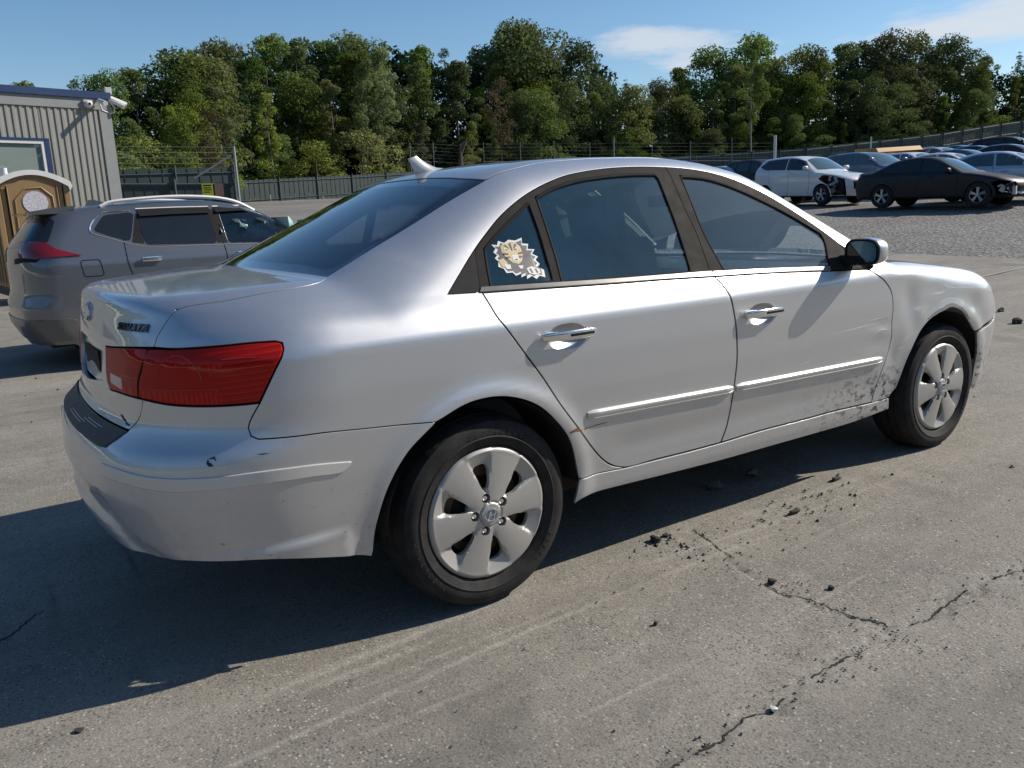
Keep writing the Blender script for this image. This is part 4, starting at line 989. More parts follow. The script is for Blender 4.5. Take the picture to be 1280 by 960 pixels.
# interior
def cushion(b, c, d, bev, rx=0.):
    b.box(c, d, bev, Matrix.Rotation(rx, 3, 'Y'))
for y in (-.37, .37):
    b = MB(); cushion(b, (1.30, y, .56), (.50, .50, .16), .06, R(-6)); cushion(b, (1.02, y, .86), (.15, .50, .62), .07, R(-16)); st = b.build('front_seat', CLOTH, car, True)
    b = MB(); cushion(b, (.905, y, 1.235), (.11, .28, .19), .05, R(-12)); b.tube([(.93, y-.05, 1.10), (.915, y-.05, 1.2)], .006); b.tube([(.93, y+.05, 1.10), (.915, y+.05, 1.2)], .006); b.build('headrest', CLOTH, st, True)
b = MB(); cushion(b, (.36, 0, .58), (.50, 1.30, .16), .06, R(-5)); cushion(b, (.06, 0, .84), (.15, 1.34, .60), .06, R(-22)); rs = b.build('rear_seat', CLOTH, car, True)
for y in (-.40, .40):
    b = MB(); cushion(b, (-.045, y, 1.13), (.11, .27, .15), .045, R(-15)); b.build('headrest', CLOTH, rs, True)
b = MB(); b.box((-.25, 0, 1.045), (.46, 1.26, .03), .01); b.build('parcel_shelf', simple('shelf_cloth', (.20, .19, .17), .9), car)
b = MB(); b.box((2.02, 0, .86), (.50, 1.50, .22), .08); b.box((1.85, .37, .93), (.2, .42, .14), .05); b.box((1.75, 0, .62), (.7, .26, .24), .05); b.build('dashboard', CABIN, car, True)
b = MB(); mt = Matrix.Translation((1.62, .37, .93)) @ Matrix.Rotation(R(-65), 4, 'Y')
ring = [mt @ Vector((.185*math.cos(q), .185*math.sin(q), 0)) for q in np.linspace(0, 2*math.pi, 33)]
b.tube(ring, .014, 8, False); b.tube([mt @ Vector((-.17, 0, 0)), mt @ Vector((.17, 0, 0))], .016, 6); b.tube([mt @ Vector((0, 0, 0)), mt @ Vector((0, 0, -.25))], .03, 8); b.build('steering_wheel', CABIN, car, True)
b = MB(); b.box((1.66, 0, 1.30), (.02, .22, .06), .01); b.build('inner_mirror', CABIN, car)
b = MB(); b.box((1.3, 0, .36), (2.6, 1.4, .03)); b.build('cabin_floor', CABIN, car)
# tiger sticker on the quarter glass: flat layered cut-outs
qp = doors_r[0]
def decal(name, polys, mat, lift):
    b = MB()
    for poly in polys:
        q = np.array([(.150+.170*(u_), 1.060+.135*(1-v_)) for u_, v_ in poly]); P = SD.side(q, -1); N = SD.grad(P); P = P+N*(-.0055+lift); b.add([tuple(p) for p in P], [tuple(range(len(P)))])
    return b.build(name, mat, qp)
star = []
outl = [(.02,.30),(.10,.22),(.04,.12),(.16,.14),(.22,.04),(.34,.10),(.46,.03),(.60,.06),(.78,.00),(.74,.14),(.88,.16),(.82,.28),(.98,.30),(.88,.40),(.99,.48),(.90,.55),(.96,.66),(.88,.72),(1.0,.80),(.96,.98),(.84,.93),(.74,1.0),(.66,.92),(.52,.98),(.56,.88),(.40,.93),(.46,.84),(.30,.88),(.26,.80),(.12,.80),(.10,.70),(.00,.64),(.05,.52),(.00,.44),(.08,.38)]
decal('tiger_sticker', [outl], WHITEP, .0008)
inn = [(.5+(u_-.5)*.88, .5+(v_-.5)*.88) for u_, v_ in outl]
decal('tiger_sticker', [inn], simple('sticker_black', (.03, .035, .05), .4), .0014)
decal('tiger_sticker', [[(.22,.18),(.30,.12),(.46,.10),(.60,.12),(.66,.22),(.66,.40),(.58,.55),(.48,.62),(.36,.58),(.26,.46),(.20,.32)], [(.06,.50),(.18,.46),(.24,.58),(.16,.68),(.08,.66)]], simple('sticker_orange', (.52, .40, .20), .4), .0020)
decal('tiger_sticker', [[(.40,.40),(.52,.40),(.54,.52),(.46,.58),(.38,.52)], [(.28,.24),(.36,.22),(.36,.30),(.29,.30)], [(.50,.22),(.60,.24),(.58,.30),(.50,.30)], [(.44,.66),(.56,.66),(.52,.74),(.46,.73)], [(.60,.74),(.74,.70),(.90,.78),(.88,.88),(.72,.90),(.62,.86)], [(.14,.60),(.28,.62),(.26,.72),(.16,.72)]], WHITEP, .0026)
decal('tiger_sticker', [[(.43,.12),(.47,.12),(.46,.30),(.44,.30)], [(.30,.16),(.34,.15),(.40,.24),(.38,.25)], [(.56,.14),(.60,.16),(.52,.25),(.50,.24)], [(.22,.34),(.34,.36),(.33,.39),(.22,.38)], [(.56,.36),(.66,.34),(.66,.38),(.57,.39)], [(.24,.44),(.35,.43),(.34,.46),(.27,.48)], [(.55,.44),(.64,.44),(.60,.48),(.55,.47)], [(.30,.26),(.35,.255),(.35,.285),(.31,.285)], [(.51,.255),(.57,.26),(.56,.29),(.51,.285)], [(.43,.50),(.50,.50),(.47,.545)], [(.66,.76),(.70,.74),(.72,.86),(.68,.86)], [(.78,.76),(.82,.77),(.84,.86),(.80,.87)]], MATS['sticker_black'], .0032)

# scuffs, a rusted seam and chips on the near side
def mark(pts, w, name, mat, par, lift=.0008):
    Q = catmull(np.array(pts), .01); N = SD.grad(Q); O = Q-N*SD.f(*Q.T)[:, None]; t_ = np.gradient(O, axis=0); sN = np.cross(t_, N); sN /= np.linalg.norm(sN, axis=1, keepdims=True)+1e-9
    k_ = np.linspace(0, 1, len(O)); ww = w*(.35+.65*np.sin(np.pi*k_))*(.7+.6*RNG.random(len(O))); V = [tuple(p_) for p_ in np.vstack([O+N*lift-sN*ww[:, None], O+N*lift+sN*ww[:, None]])]; n = len(O)
    b = MB(); b.add(V, [(i, i+1, n+i+1, n+i) for i in range(n-1)]); return b.build(name, mat, par)
SCUFF2 = simple('scuff_grey', (.16, .155, .15), .7, var=.5, scale=40); SCUFF = simple('scuff_black', (.02, .02, .022), .7); RUSTM = simple('rust', (.16, .055, .022), .9, var=.5, scale=60)
mark([(-0.838, -0.808, 0.662), (-0.824, -0.813, 0.664), (-0.822, -0.817, 0.655)], .003, 'scuff_mark', SCUFF, bumper); mark([(-0.840, -0.806, 0.660), (-0.842, -0.808, 0.650), (-0.831, -0.816, 0.642)], .005, 'scuff_mark', SCUFF, bumper)
mark([(-0.722, -0.862, 0.663), (-0.694, -0.871, 0.662)], .0016, 'scuff_mark', SCUFF, bumper)
mark([(0.313, -0.916, 0.539), (0.35, -0.913, 0.543), (0.371, -0.909, 0.533)], .006, 'rust_patch', RUSTM, body_r); mark([(0.384, -0.906, 0.536), (0.40, -0.905, 0.538)], .006, 'rust_patch', RUSTM, doors_r[0]); mark([(0.384, -0.906, 0.536), (0.44, -0.904, 0.540), (0.495, -0.904, 0.543)], .0012, 'crack_line', SCUFF, doors_r[0])
for pts_ in ([(-.993, -.42, .742), (-.985, -.47, .728), (-.980, -.51, .722)],): mark(pts_, .008, 'chipped_paint', SCUFF, lid)
PALESCR = simple('pale_scratch', (.62, .62, .61), .5)
for a_ in ([(2.02, -.9, .735), (2.10, -.9, .738), (2.19, -.9, .745)], [(1.75, -.9, .705), (1.95, -.9, .712), (2.16, -.9, .722)], [(2.06, -.9, .668), (2.12, -.9, .680), (2.19, -.9, .676)], [(2.09, -.9, .655), (2.15, -.9, .667)], [(1.55, -.9, .60), (1.62, -.9, .607)], [(2.30, -.9, .60), (2.36, -.9, .63)], [(2.28, -.9, .57), (2.33, -.9, .58)]): mark(a_, .0022, 'pale_scratch', PALESCR, doors_r[1] if a_[0][0] < 2.2 else wing_r)
mark([(a_[0], a_[1], a_[2]+.012) for a_ in T_['arch_f'][4:10]], .008, 'bent_arch_lip', SCUFF2, wing_r, .002)
for _ in range(26):
    x = -.35-.6*RNG.random(); z = .34+.22*RNG.random(); 
    if x < -.85: continue
    q_ = sdp(x, z); mark([q_, (q_[0]+.004+.006*RNG.random(), q_[1], q_[2]+.002)], .0014, 'stone_chip', SCUFF, bumper)
# ------------------------------------------------------------------ helpers that turn a sighting (picture column, row, ground distance) into a place
def sight(px, py, d):
    v = _f+_r*((px-640)/FOC)-_u*((py-480)/FOC); h = math.hypot(v.x, v.y)
    return (CAM[0]+v.x/h*d, CAM[1]+v.y/h*d, CAM[2]+v.z/h*d)
def az(px):
    v = _f+_r*((px-640)/FOC)-_u*((250-480)/FOC); return math.atan2(v.y, v.x)
# ------------------------------------------------------------------ terrain
TER = [(-60, [(0,0),(14,0),(40,.6),(120,6),(450,16)]), (math.degrees(az(1500)), [(0,0),(14,0),(16,.05),(26,.7),(60,2.9),(100,5.3),(150,9.0),(450,15)]), (math.degrees(az(1280)), [(0,0),(14,0),(16,.05),(26,.74),(60,2.75),(100,4.95),(150,8.5),(450,15)]),
       (math.degrees(az(1000)), [(0,0),(14,0),(16,.04),(29,.90),(60,2.2),(100,4.0),(124,5.35),(450,14)]), (math.degrees(az(700)), [(0,0),(14,0),(18,.05),(40,1.2),(80,3.0),(105,4.3),(450,11)]), (math.degrees(az(380)), [(0,0),(14,0),(18,.1),(40,1.0),(84,3.1),(100,3.4),(450,9)]),
       (math.degrees(az(150)), [(0,0),(5,0),(9,-.14),(12,-.1),(18,.2),(36,.85),(60,2.3),(100,4),(450,9)]), (math.degrees(az(0)), [(0,0),(5,0),(9,-.14),(12,-.05),(18,0.),(26,.25),(60,2.0),(100,4),(450,9)]), (140, [(0,0),(12,0),(30,.3),(100,3),(450,9)]), (230, [(0,0),(12,0),(100,0),(450,2)])]
TER.sort()
TA = np.array([t[0] for t in TER]); TD = np.array([0, 3, 5, 7, 9, 11, 12, 13, 14, 15, 16, 17, 18, 20, 23, 26, 29, 34, 40, 50, 60, 75, 84, 92, 100, 112, 124, 137, 150, 200, 300, 450, 900.])
TH = np.array([np.interp(TD, [q[0] for q in t[1]], [q[1] for q in t[1]]) for t in TER])
def H(x, y):
    x = np.asarray(x, float)-CAM[0]; y = np.asarray(y, float)-CAM[1]; d = np.hypot(x, y); a = np.degrees(np.arctan2(y, x)); a = np.where(a < -62, a+360, a)
    i = np.clip(np.searchsorted(TA, a)-1, 0, len(TA)-2); t = np.clip((a-TA[i])/(TA[i+1]-TA[i]), 0, 1); t = t*t*(3-2*t)
    j = np.clip(np.searchsorted(TD, d)-1, 0, len(TD)-2); s = np.clip((d-TD[j])/(TD[j+1]-TD[j]), 0, 1)
    h0 = TH[i, j]*(1-s)+TH[i, j+1]*s; h1 = TH[i+1, j]*(1-s)+TH[i+1, j+1]*s
    return h0*(1-t)+h1*t
def Hs(x, y): return float(H(x, y))
def asphalt_mat():
    t = NT('asphalt'); o = t.co()
    big = t.noise(.55, 6, .6, vec=t.mapping((1, 2.2, 1))); mid = t.noise(4.5, 6, .65); streak = t.noise(3.0, 7, .62, vec=t.mapping((.35, 3.2, 1), rot=(0, 0, R(-3))))
    base = t.mix(t.ramp(big, [(.34, 0), (.66, 1)]), (.170, .156, .134), (.246, .226, .193))
    base = t.mix(t.math('MULTIPLY', t.ramp(streak, [(.50, 0), (.72, 1)]), .35), base, (.285, .265, .23))
    base = t.mix(t.math('MULTIPLY', t.ramp(mid, [(.30, 1), (.46, 0)]), .35), base, (.075, .070, .064))
    ag = t.vor(95, out='Color'); av = t.vor(95); s = t.n('ShaderNodeSeparateColor'); t.set(s.inputs[0], ag)
    show = t.ramp(t.noise(1.6, 5, .6), [(.36, .45), (.60, 1)])
    lt = t.math('MULTIPLY', t.math('MULTIPLY', t.ramp(s.outputs[0], [(.80, 0), (.90, 1)]), t.ramp(av, [(.25, 1), (.45, 0)])), show)
    dk = t.math('MULTIPLY', t.math('MULTIPLY', t.ramp(s.outputs[1], [(.62, 0), (.75, 1)]), t.ramp(av, [(.3, 1), (.5, 0)])), show)
    base = t.mix(t.math('MULTIPLY', dk, .8), base, (.055, .052, .048)); base = t.mix(t.math('MULTIPLY', lt, .9), base, (.42, .40, .36))
    fine = t.noise(150, 5, .75); base = t.mix(.85, base, t.ramp(fine, [(.3, .25), (.7, .8)]), 'OVERLAY')
    stain = t.ramp(t.noise(.9, 4, .5, vec=t.mapping(loc=(4.2, 1.1, 0))), [(.60, 0), (.68, 1)]); base = t.mix(t.math('MULTIPLY', stain, .45), base, (.06, .056, .05))
    # tyre-dragged pale dust lines, carried by the sheet as a mesh attribute
    base = t.mix(t.math('MULTIPLY', t.attr('dust'), t.ramp(t.noise(40, 5, .7), [(.35, .1), (.65, 1)])), base, (.40, .375, .335))
    base = t.mix(t.attr('groove'), base, (.045, .042, .038))
    hgt = t.math('ADD', t.math('MULTIPLY', t.ramp(av, [(0., 1), (.6, 0)]), t.math('MULTIPLY', show, .5)), fine)
    nb = t.bump(hgt, .55, .004, t.bump(mid, .35, .03))
    return t.done(t.pr(Base_Color=base, Roughness=.88, Normal=nb, Specular_IOR_Level=.35))
def gravel_mat():
    t = NT('gravel'); v1 = t.vor(13); c1 = t.vor(13, out='Color'); v2 = t.vor(26); s = t.n('ShaderNodeSeparateColor'); t.set(s.inputs[0], c1)
    big = t.noise(.18, 6, .6); n = t.noise(14, 7, .8)
    base = t.mix(t.ramp(big, [(.35, 0), (.65, 1)]), (.15, .142, .132), (.215, .205, .19))
    base = t.mix(.75, base, t.ramp(n, [(.3, .1), (.7, .9)]), 'OVERLAY'); base = t.mix(.5, base, t.mix(s.outputs[0], (.25, .25, .25), (.8, .8, .8)), 'OVERLAY')
    nb = t.bump(v1, .9, .05, t.bump(n, .7, .05)); return t.done(t.pr(Base_Color=base, Roughness=.95, Normal=nb))
def forest_mat():
    t = NT('forest_floor'); n = t.noise(.6, 6, .7); return t.done(t.pr(Base_Color=t.mix(n, (.02, .025, .012), (.055, .055, .03)), Roughness=1.))
ASPH = asphalt_mat(); GRAV = gravel_mat(); FORF = forest_mat()
CRACKS = [[(.97, -.86), (.93, -.97), (.90, -1.08), (.84, -1.23), (.81, -1.34), (.80, -1.44), (.82, -1.54), (.83, -1.65), (.87, -1.76)], [(-1.2, -1.86), (-.6, -1.80), (-.12, -1.82), (.03, -1.83), (.14, -1.81), (.25, -1.82), (.39, -1.79), (.51, -1.80), (.61, -1.79), (.76, -1.81), (.88, -1.79), (1.04, -1.81), (1.21, -1.79), (1.42, -1.80), (1.60, -1.83), (2.1, -1.86), (2.9, -1.84), (4.0, -1.9), (6, -1.86)], [(-1.75, -.45), (-1.36, -.07), (-1.23, .07), (-1.09, .21), (-.96, .31), (-.84, .41), (-.6, .7), (-.2, 1.0)]]
def polyd(X, Y, P):
    d = np.full(X.shape, 9.)
    for (ax, ay), (bx_, by_) in zip(P[:-1], P[1:]):
        ex_, ey_ = bx_-ax, by_-ay; t = np.clip(((X-ax)*ex_+(Y-ay)*ey_)/(ex_*ex_+ey_*ey_), 0, 1); d = np.minimum(d, np.hypot(X-ax-t*ex_, Y-ay-t*ey_))
    return d
def vnoise(X, Y, f, seed=0):
    """cheap smooth value noise"""
    g = np.random.default_rng(seed).random((256, 256)); x = X*f; y = Y*f; i = np.floor(x).astype(int); j = np.floor(y).astype(int); u = x-i; v = y-j; u = u*u*(3-2*u); v = v*v*(3-2*v)
    G = lambda a, b_: g[a % 256, b_ % 256]
    return (G(i, j)*(1-u)+G(i+1, j)*u)*(1-v)+(G(i, j+1)*(1-u)+G(i+1, j+1)*u)*v
def axis(lo, hi, fine, step, grow=1.22, far=60):
    c = list(np.arange(lo, hi, fine)); s = step; a = c[0]; b_ = c[-1]; L = []; Rr = []
    while a > -far: a -= s; L.append(a); s *= grow
    s = step
    while b_ < far+10: b_ += s; Rr.append(b_); s *= grow
    return np.array(L[::-1]+c+Rr)
def in_asph(X, Y):
    d = np.hypot(X-CAM[0], Y-CAM[1]); a = np.degrees(np.arctan2(Y-CAM[1], X-CAM[0]))
    lim = np.interp(a, [-60, 20, 45, 60, 76, 79, 100, 170], [18, 17.2, 18.3, 18.8, 19.5, 34, 36, 36]); lim = lim+.25*(vnoise(X, Y, 1.3, 3)-.5)
    return d < lim
xs = axis(-1.7, 3.2, .014, .03); ys = axis(-2.35, -.75, .012, .03)
X, Y = np.meshgrid(xs, ys); Z = H(X, Y)+.006*(vnoise(X, Y, 2.2, 1)-.5)+.016*(vnoise(X, Y, .6, 2)-.5)
Z = np.where(np.hypot(X-1.3, Y) < 3.2, np.minimum(Z, .001), Z)
gro = np.zeros_like(X); dus = np.zeros_like(X)
for ci, P in enumerate(CRACKS):
    Q = catmull(np.array([(a, b_, 0) for a, b_ in P]), .02)[:, :2]; k = np.arange(len(Q)); amp = .020 if ci != 1 else .024
    rg_ = np.random.default_rng(ci+5); j1 = np.convolve(rg_.normal(size=len(Q)), np.ones(3)/3, 'same'); j2 = np.convolve(rg_.normal(size=len(Q)), np.ones(3)/3, 'same'); Q = Q+np.stack([j1, j2], 1)*amp*(1.2 if ci == 1 else .8)
    m = (X > Q[:, 0].min()-.1) & (X < Q[:, 0].max()+.1) & (Y > Q[:, 1].min()-.1) & (Y < Q[:, 1].max()+.1)
    D = np.full(X.shape, 9.); D[m] = polyd(X[m], Y[m], [tuple(q) for q in Q])
    wv = (.006 if ci == 0 else .009)*(.25+1.6*vnoise(X, Y, 9, 20+ci)**1.5); g_ = np.clip(1.4-D/np.maximum(wv*.8, .0045), 0, 1)*np.clip(vnoise(X, Y, 4, 30+ci)*2.6+.15, 0, 1)
    Z -= g_*.006; gro = np.maximum(gro, g_*.35); 
    # crumbling shoulders
    sh = np.exp(-(D/.035)**2)*(vnoise(X, Y, 28, 40+ci)-.45); Z += sh*.005; dus = np.maximum(dus, np.exp(-(D/.05)**2)*.25*(vnoise(X, Y, 6, 50) > .45))
for y0, amp_, s_, f_ in ((-.99, .03, .014, 2), (-1.03, .02, .006, 5), (-.90, .03, .02, 7), (-1.22, .05, .008, 11), (-1.12, .04, .010, 13), (-1.5, .05, .005, 17)):
    D = np.abs(Y-(y0+amp_*np.sin(X*1.3+f_)+.05*np.clip(-X-.2, 0, 1)*-1)); dus = np.maximum(dus, np.exp(-(D/s_)**2)*np.clip(vnoise(X, Y*0, 2.2, f_)*2.2-.7, 0, 1)*np.clip(1.6-np.abs(X+.1)/2, 0, 1)*.8)
dus = np.maximum(dus, np.exp(-((Y+.93)/.07)**2)*.28*(X > -1.6)*(X < 2.6)*vnoise(X, Y, 3, 60))
# the pale painted line crossing the yard at right
L0, L1 = np.array((10.4, 3.15)), np.array((15.2, 3.45)); D = polyd(X, Y, [tuple(L0), tuple(L1)])
n0, n1 = X.shape; idx = np.arange(n0*n1).reshape(n0, n1); cen_x = (X[:-1, :-1]+X[1:, 1:])/2; cen_y = (Y[:-1, :-1]+Y[1:, 1:])/2; ok = in_asph(cen_x, cen_y)
F = np.stack([idx[:-1, :-1], idx[:-1, 1:], idx[1:, 1:], idx[1:, :-1]], -1)[ok]
V = np.stack([X.ravel(), Y.ravel(), Z.ravel()], 1); used = np.unique(F); remap = -np.ones(len(V), int); remap[used] = np.arange(len(used))
me = bpy.data.meshes.new('ground'); V = V[used]; F = remap[F]
me.vertices.add(len(V)); me.vertices.foreach_set('co', V.ravel()); me.loops.add(F.size); me.loops.foreach_set('vertex_index', F.ravel()); me.polygons.add(len(F)); me.polygons.foreach_set('loop_start', np.arange(len(F))*4); me.polygons.foreach_set('use_smooth', np.ones(len(F), bool)); me.update(calc_edges=True)
for nm, arr in (('groove', gro), ('dust', dus)):
    at = me.attributes.new(nm, 'FLOAT', 'POINT'); at.data.foreach_set('value', arr.ravel()[used].astype(np.float32))
me.materials.append(ASPH); gnd = link(bpy.data.objects.new('ground', me)); tag(gnd, kind='structure')
# the open fracture itself: narrow jagged gaps in the sheet
CRM = simple('crack_dirt', (.020, .018, .016), .95, var=.4, scale=50)
for ci, P in enumerate(CRACKS):
    rq = np.random.default_rng(70+ci); Q = catmull(np.array([(a, b_, 0) for a, b_ in P]), .008)[:, :2]; n = len(Q); jit = np.convolve(rq.normal(size=n+8), np.ones(9)/3, 'valid')[:n]*.006+rq.normal(size=n)*.0016; t_ = np.gradient(Q, axis=0); t_ /= np.linalg.norm(t_, axis=1, keepdims=True); nn = np.stack([-t_[:, 1], t_[:, 0]], 1)
    wd = (.0022 if ci == 0 else .0032)*np.clip(.2+1.8*np.convolve(rq.random(n+4), np.ones(5)/5, 'valid')[:n]**2+.6*rq.random(n), .15, 3); gap_ = vnoise(np.arange(n)*.05, np.zeros(n), 1., 80+ci) > (.22 if ci != 1 else .36); C_ = Q+nn*jit[:, None]; b = MB(); V = []
    for i in range(n): 
        z_ = .0022 if abs(C_[i, 0]-1.3) < 3 else .012
        for s_ in (1, -1): V.append((C_[i, 0]+nn[i, 0]*wd[i]*s_, C_[i, 1]+nn[i, 1]*wd[i]*s_, z_))
    zz_ = H(np.array([v[0] for v in V]), np.array([v[1] for v in V])); 
    b.add(V, [(2*i, 2*i+1, 2*i+3, 2*i+2) for i in range(n-1) if gap_[i]]); o = b.build('ground_crack', CRM, fix=False); tag(o, kind='structure')
    # snap to the sheet
    from mathutils.bvhtree import BVHTree
    if ci == 0: bv = BVHTree.FromPolygons([tuple(v) for v in me.vertices.data.vertices] if False else [v.co[:] for v in me.vertices], [p_.vertices[:] for p_ in me.polygons if all(-2.2 < me.vertices[i_].co.x < 6.3 and -2.6 < me.vertices[i_].co.y < 1.3 for i_ in p_.vertices)])
    for v in o.data.vertices:
        h_ = bv.ray_cast(Vector((v.co.x, v.co.y, 1.)), Vector((0, 0, -1)))
        v.co.z = h_[0].z+.0018 if h_[0] is not None else v.co.z
# painted line
b = MB(); n = 60; V = []
for i in range(n+1):
    q = L0+(L1-L0)*i/n; nn = np.array([-(L1-L0)[1], (L1-L0)[0]]); nn = nn/np.linalg.norm(nn)*.03
    for s_ in (1, -1): p_ = q+nn*s_; V.append((p_[0], p_[1], Hs(*p_)+.016))
b.add(V, [(2*i, 2*i+1, 2*i+3, 2*i+2) for i in range(n)]); o = b.build('road_marking', simple('worn_paint', (.27, .255, .225), .8, var=.3, scale=3)); tag(o, kind='structure')
# gravel beyond, out to the wood, then forest floor to the horizon
def polar_sheet(name, mat, d0, d1, nd, na, lift, amp, amax=360):
    ds = np.geomspace(d0, d1, nd); aa = np.linspace(0, 2*np.pi, na, endpoint=False); D, A = np.meshgrid(ds, aa); X = CAM[0]+D*np.cos(A); Y = CAM[1]+D*np.sin(A)
    Z = H(X, Y)+lift+amp*(vnoise(X+200, Y+200, .9, 8)-.5)+amp*.6*(vnoise(X+200, Y+200, 2.6, 9)-.5)
    V = np.stack([X.ravel(), Y.ravel(), Z.ravel()], 1); i = np.arange(na)[:, None]; j = np.arange(nd-1)[None]; a_ = i*nd+j; b_ = ((i+1) % na)*nd+j
    F = np.stack([a_, a_+1, b_+1, b_], -1).reshape(-1, 4); o = mesh_obj(name, V, F, mat); return tag(o, kind='structure')
polar_sheet('gravel_ground', GRAV, 14.0, 170, 170, 900, -.05, .03)
polar_sheet('terrain', FORF, 160, 1500, 40, 120, -.30, .3)
# ------------------------------------------------------------------ loose stones on the asphalt
def rock(b, c, r, rg_, flat=.55):
    bm = bmesh.new(); bmesh.ops.create_icosphere(bm, subdivisions=2, radius=1)
    ph = rg_.random(3)*9; sx_ = (.8+.5*rg_.random(), .6+.4*rg_.random(), flat)
    V = []
    for v in bm.verts:
        k_ = 1+.22*math.sin(v.co.x*3+ph[0])+.2*math.sin(v.co.y*4+ph[1])+.15*math.sin(v.co.z*5+ph[2]+v.co.x*2)
        V.append((c[0]+v.co.x*r*k_*sx_[0], c[1]+v.co.y*r*k_*sx_[1], max(c[2]-.002, c[2]+r*flat*.7+v.co.z*r*k_*sx_[2])))
    bm.verts.index_update(); F = [[v.index for v in f.verts] for f in bm.faces]; bm.free(); b.add(V, F)
ROCKD = simple('asphalt_lump', (.035, .033, .031), .9, var=.3, scale=60, bump=.6, bscale=150); ROCKL = simple('dusty_stone', (.13, .12, .105), .95, var=.25, scale=40, bump=.5, bscale=120)
rg_ = np.random.default_rng(11)
for (x, y, r_, m_, lab) in ((.77, -.85, .026, ROCKD, 'larger dark lump of asphalt beside the rear wheel shadow edge'), (.84, -.84, .014, ROCKD, 'small dark lump touching the far side of the larger asphalt lump'), (.83, -1.36, .018, ROCKD, 'elongated dark lump lying on the thin crack'), (.94, -1.51, .011, ROCKD, 'small black lump just right of the thin crack'), (.32, -1.32, .010, ROCKD, 'tiny black lump alone on the open asphalt'),
                            (1.42, -1.0, .022, ROCKD, 'flat dark lump among crumbs below the front door'), (1.91, -.86, .020, ROCKD, 'dark lump at the shadow edge under the front door'), (1.41, -.58, .035, ROCKL, 'larger dusty stone in the shadow under the sill'), (1.68, -.56, .028, ROCKL, 'smaller dusty stone in the shadow under the sill'), (.24, -1.83, .010, WHITEP, 'small white chip on the wide crack'), (-1.24, -.80, .012, ROCKD, 'small dark lump at the lower left below the long shadow'),
                            (7.89, 1.28, .05, ROCKD, 'dark flat scrap on the yard beyond the front wheel'), (7.14, .77, .06, ROCKD, 'dark broken scrap on the yard nearest the front bumper')):
    b = MB(); rock(b, (x, y, 0), r_, rg_); o = b.build('stone', m_, None, True); tag(o, lab, 'stone', 'loose stones on the asphalt')
b = MB()
for cx_, cy_, sx_, sy_, cnt, rm in ((.8, -.95, .10, .07, 90, .006), (1.55, -.95, .25, .08, 160, .006), (.95, -1.05, .3, .12, 70, .004), (.6, -1.81, .9, .03, 420, .0035), (.86, -1.3, .03, .25, 110, .003), (2.5, -1.85, 1.2, .03, 120, .004), (.85, -1.4, .04, .3, 90, .004), (1.0, -1.5, 1.4, .5, 220, .0035), (4, .2, 2.5, .9, 160, .010), (-1, 4, 1, 1.5, 60, .01)):
    for _ in range(cnt):
        x, y = rg_.normal(cx_, sx_), rg_.normal(cy_, sy_); r_ = rm*(.35+rg_.random()**3*1.6)
        q = rg_.random()*6.28; V = [(x+r_*math.cos(q+i*2.1)*(.7+.5*rg_.random()), y+r_*math.sin(q+i*2.1)*(.7+.5*rg_.random()), .0005) for i in range(3)]+[(x, y, r_*.9)]
        b.add(V, [(0, 1, 3), (1, 2, 3), (2, 0, 3)])
o = b.build('gravel_crumbs', simple('crumbs', (.06, .056, .05), .95, var=.5, scale=25)); tag(o, 'scattered dark asphalt crumbs on the ground', kind='stuff')
# ------------------------------------------------------------------ building
def rib_wall(P0, P1, z0, z1, pitch, depth, holes=()):
    """trapezoid-profiled sheet wall between two ground points; holes = (s0, s1, za, zb) along the wall"""
    P0 = Vector(P0); P1 = Vector(P1); L = (P1-P0).length; ex = (P1-P0)/L; n = Vector((ex.y, -ex.x)); b = MB()
    prof = []; s = 0
    while s < L: prof += [(s, 0), (s+pitch*.38, 0), (s+pitch*.5, depth), (s+pitch*.88, depth)]; s += pitch
    cuts = sorted({h[0] for h in holes} | {h[1] for h in holes}); 
    for c in cuts: prof.append((c, depth*.5))
    prof = sorted([q for q in prof if q[0] <= L])+[(L, 0)]
    for (s0, d0), (s1, d1) in zip(prof[:-1], prof[1:]):
        if s1-s0 < 1e-5: continue
        spans = [(z0, z1)]
        for h in holes:
            if s0 >= h[0]-1e-4 and s1 <= h[1]+1e-4: spans = [(z0, h[2]), (h[3], z1)]
        for za, zb in spans:
            A = P0+ex*s0+n*d0; B = P0+ex*s1+n*d1; b.add([(A.x, A.y, za), (B.x, B.y, za), (B.x, B.y, zb), (A.x, A.y, zb)], [(0, 1, 2, 3)])
    return b
SHEET = simple('wall_sheet', (.235, .235, .215), .55, metal=.1, var=.14, scale=1.5); BLUE = simple('blue_trim', (.010, .030, .10), .4, coat=.3); GREYTRIM = simple('grey_trim', (.22, .23, .23), .5)
WINW = simple('window_frame_white', (.55, .56, .56), .4); PANE = glassmat('office_glass', dust=.10, opaque=(.16, .21, .20), dust_haze_col=(.5, .55, .52))
b0 = sight(0, 108, 21.5); s0_, s1_ = (b0[2]-CAM[2])/21.5, (sight(131, 118, 1.)[2]-CAM[2]); d1 = 21.5*s0_/s1_
c1 = sight(134, 118, d1); ex = Vector((c1[0]-b0[0], c1[1]-b0[1])).normalized(); nrm = Vector((ex.y, -ex.x)); 
if nrm.dot(Vector((CAM[0]-c1[0], CAM[1]-c1[1]))) < 0: nrm = -nrm
ztop = b0[2]; C1 = Vector(c1[:2]); C0 = C1-ex*9.0; zb = Hs(*C1)-.3
bld = empty('office_building', (C1.x, C1.y, zb)); tag(bld, 'grey ribbed metal building with blue roof edge and white framed window', 'building')
bld.location = (0, 0, 0)
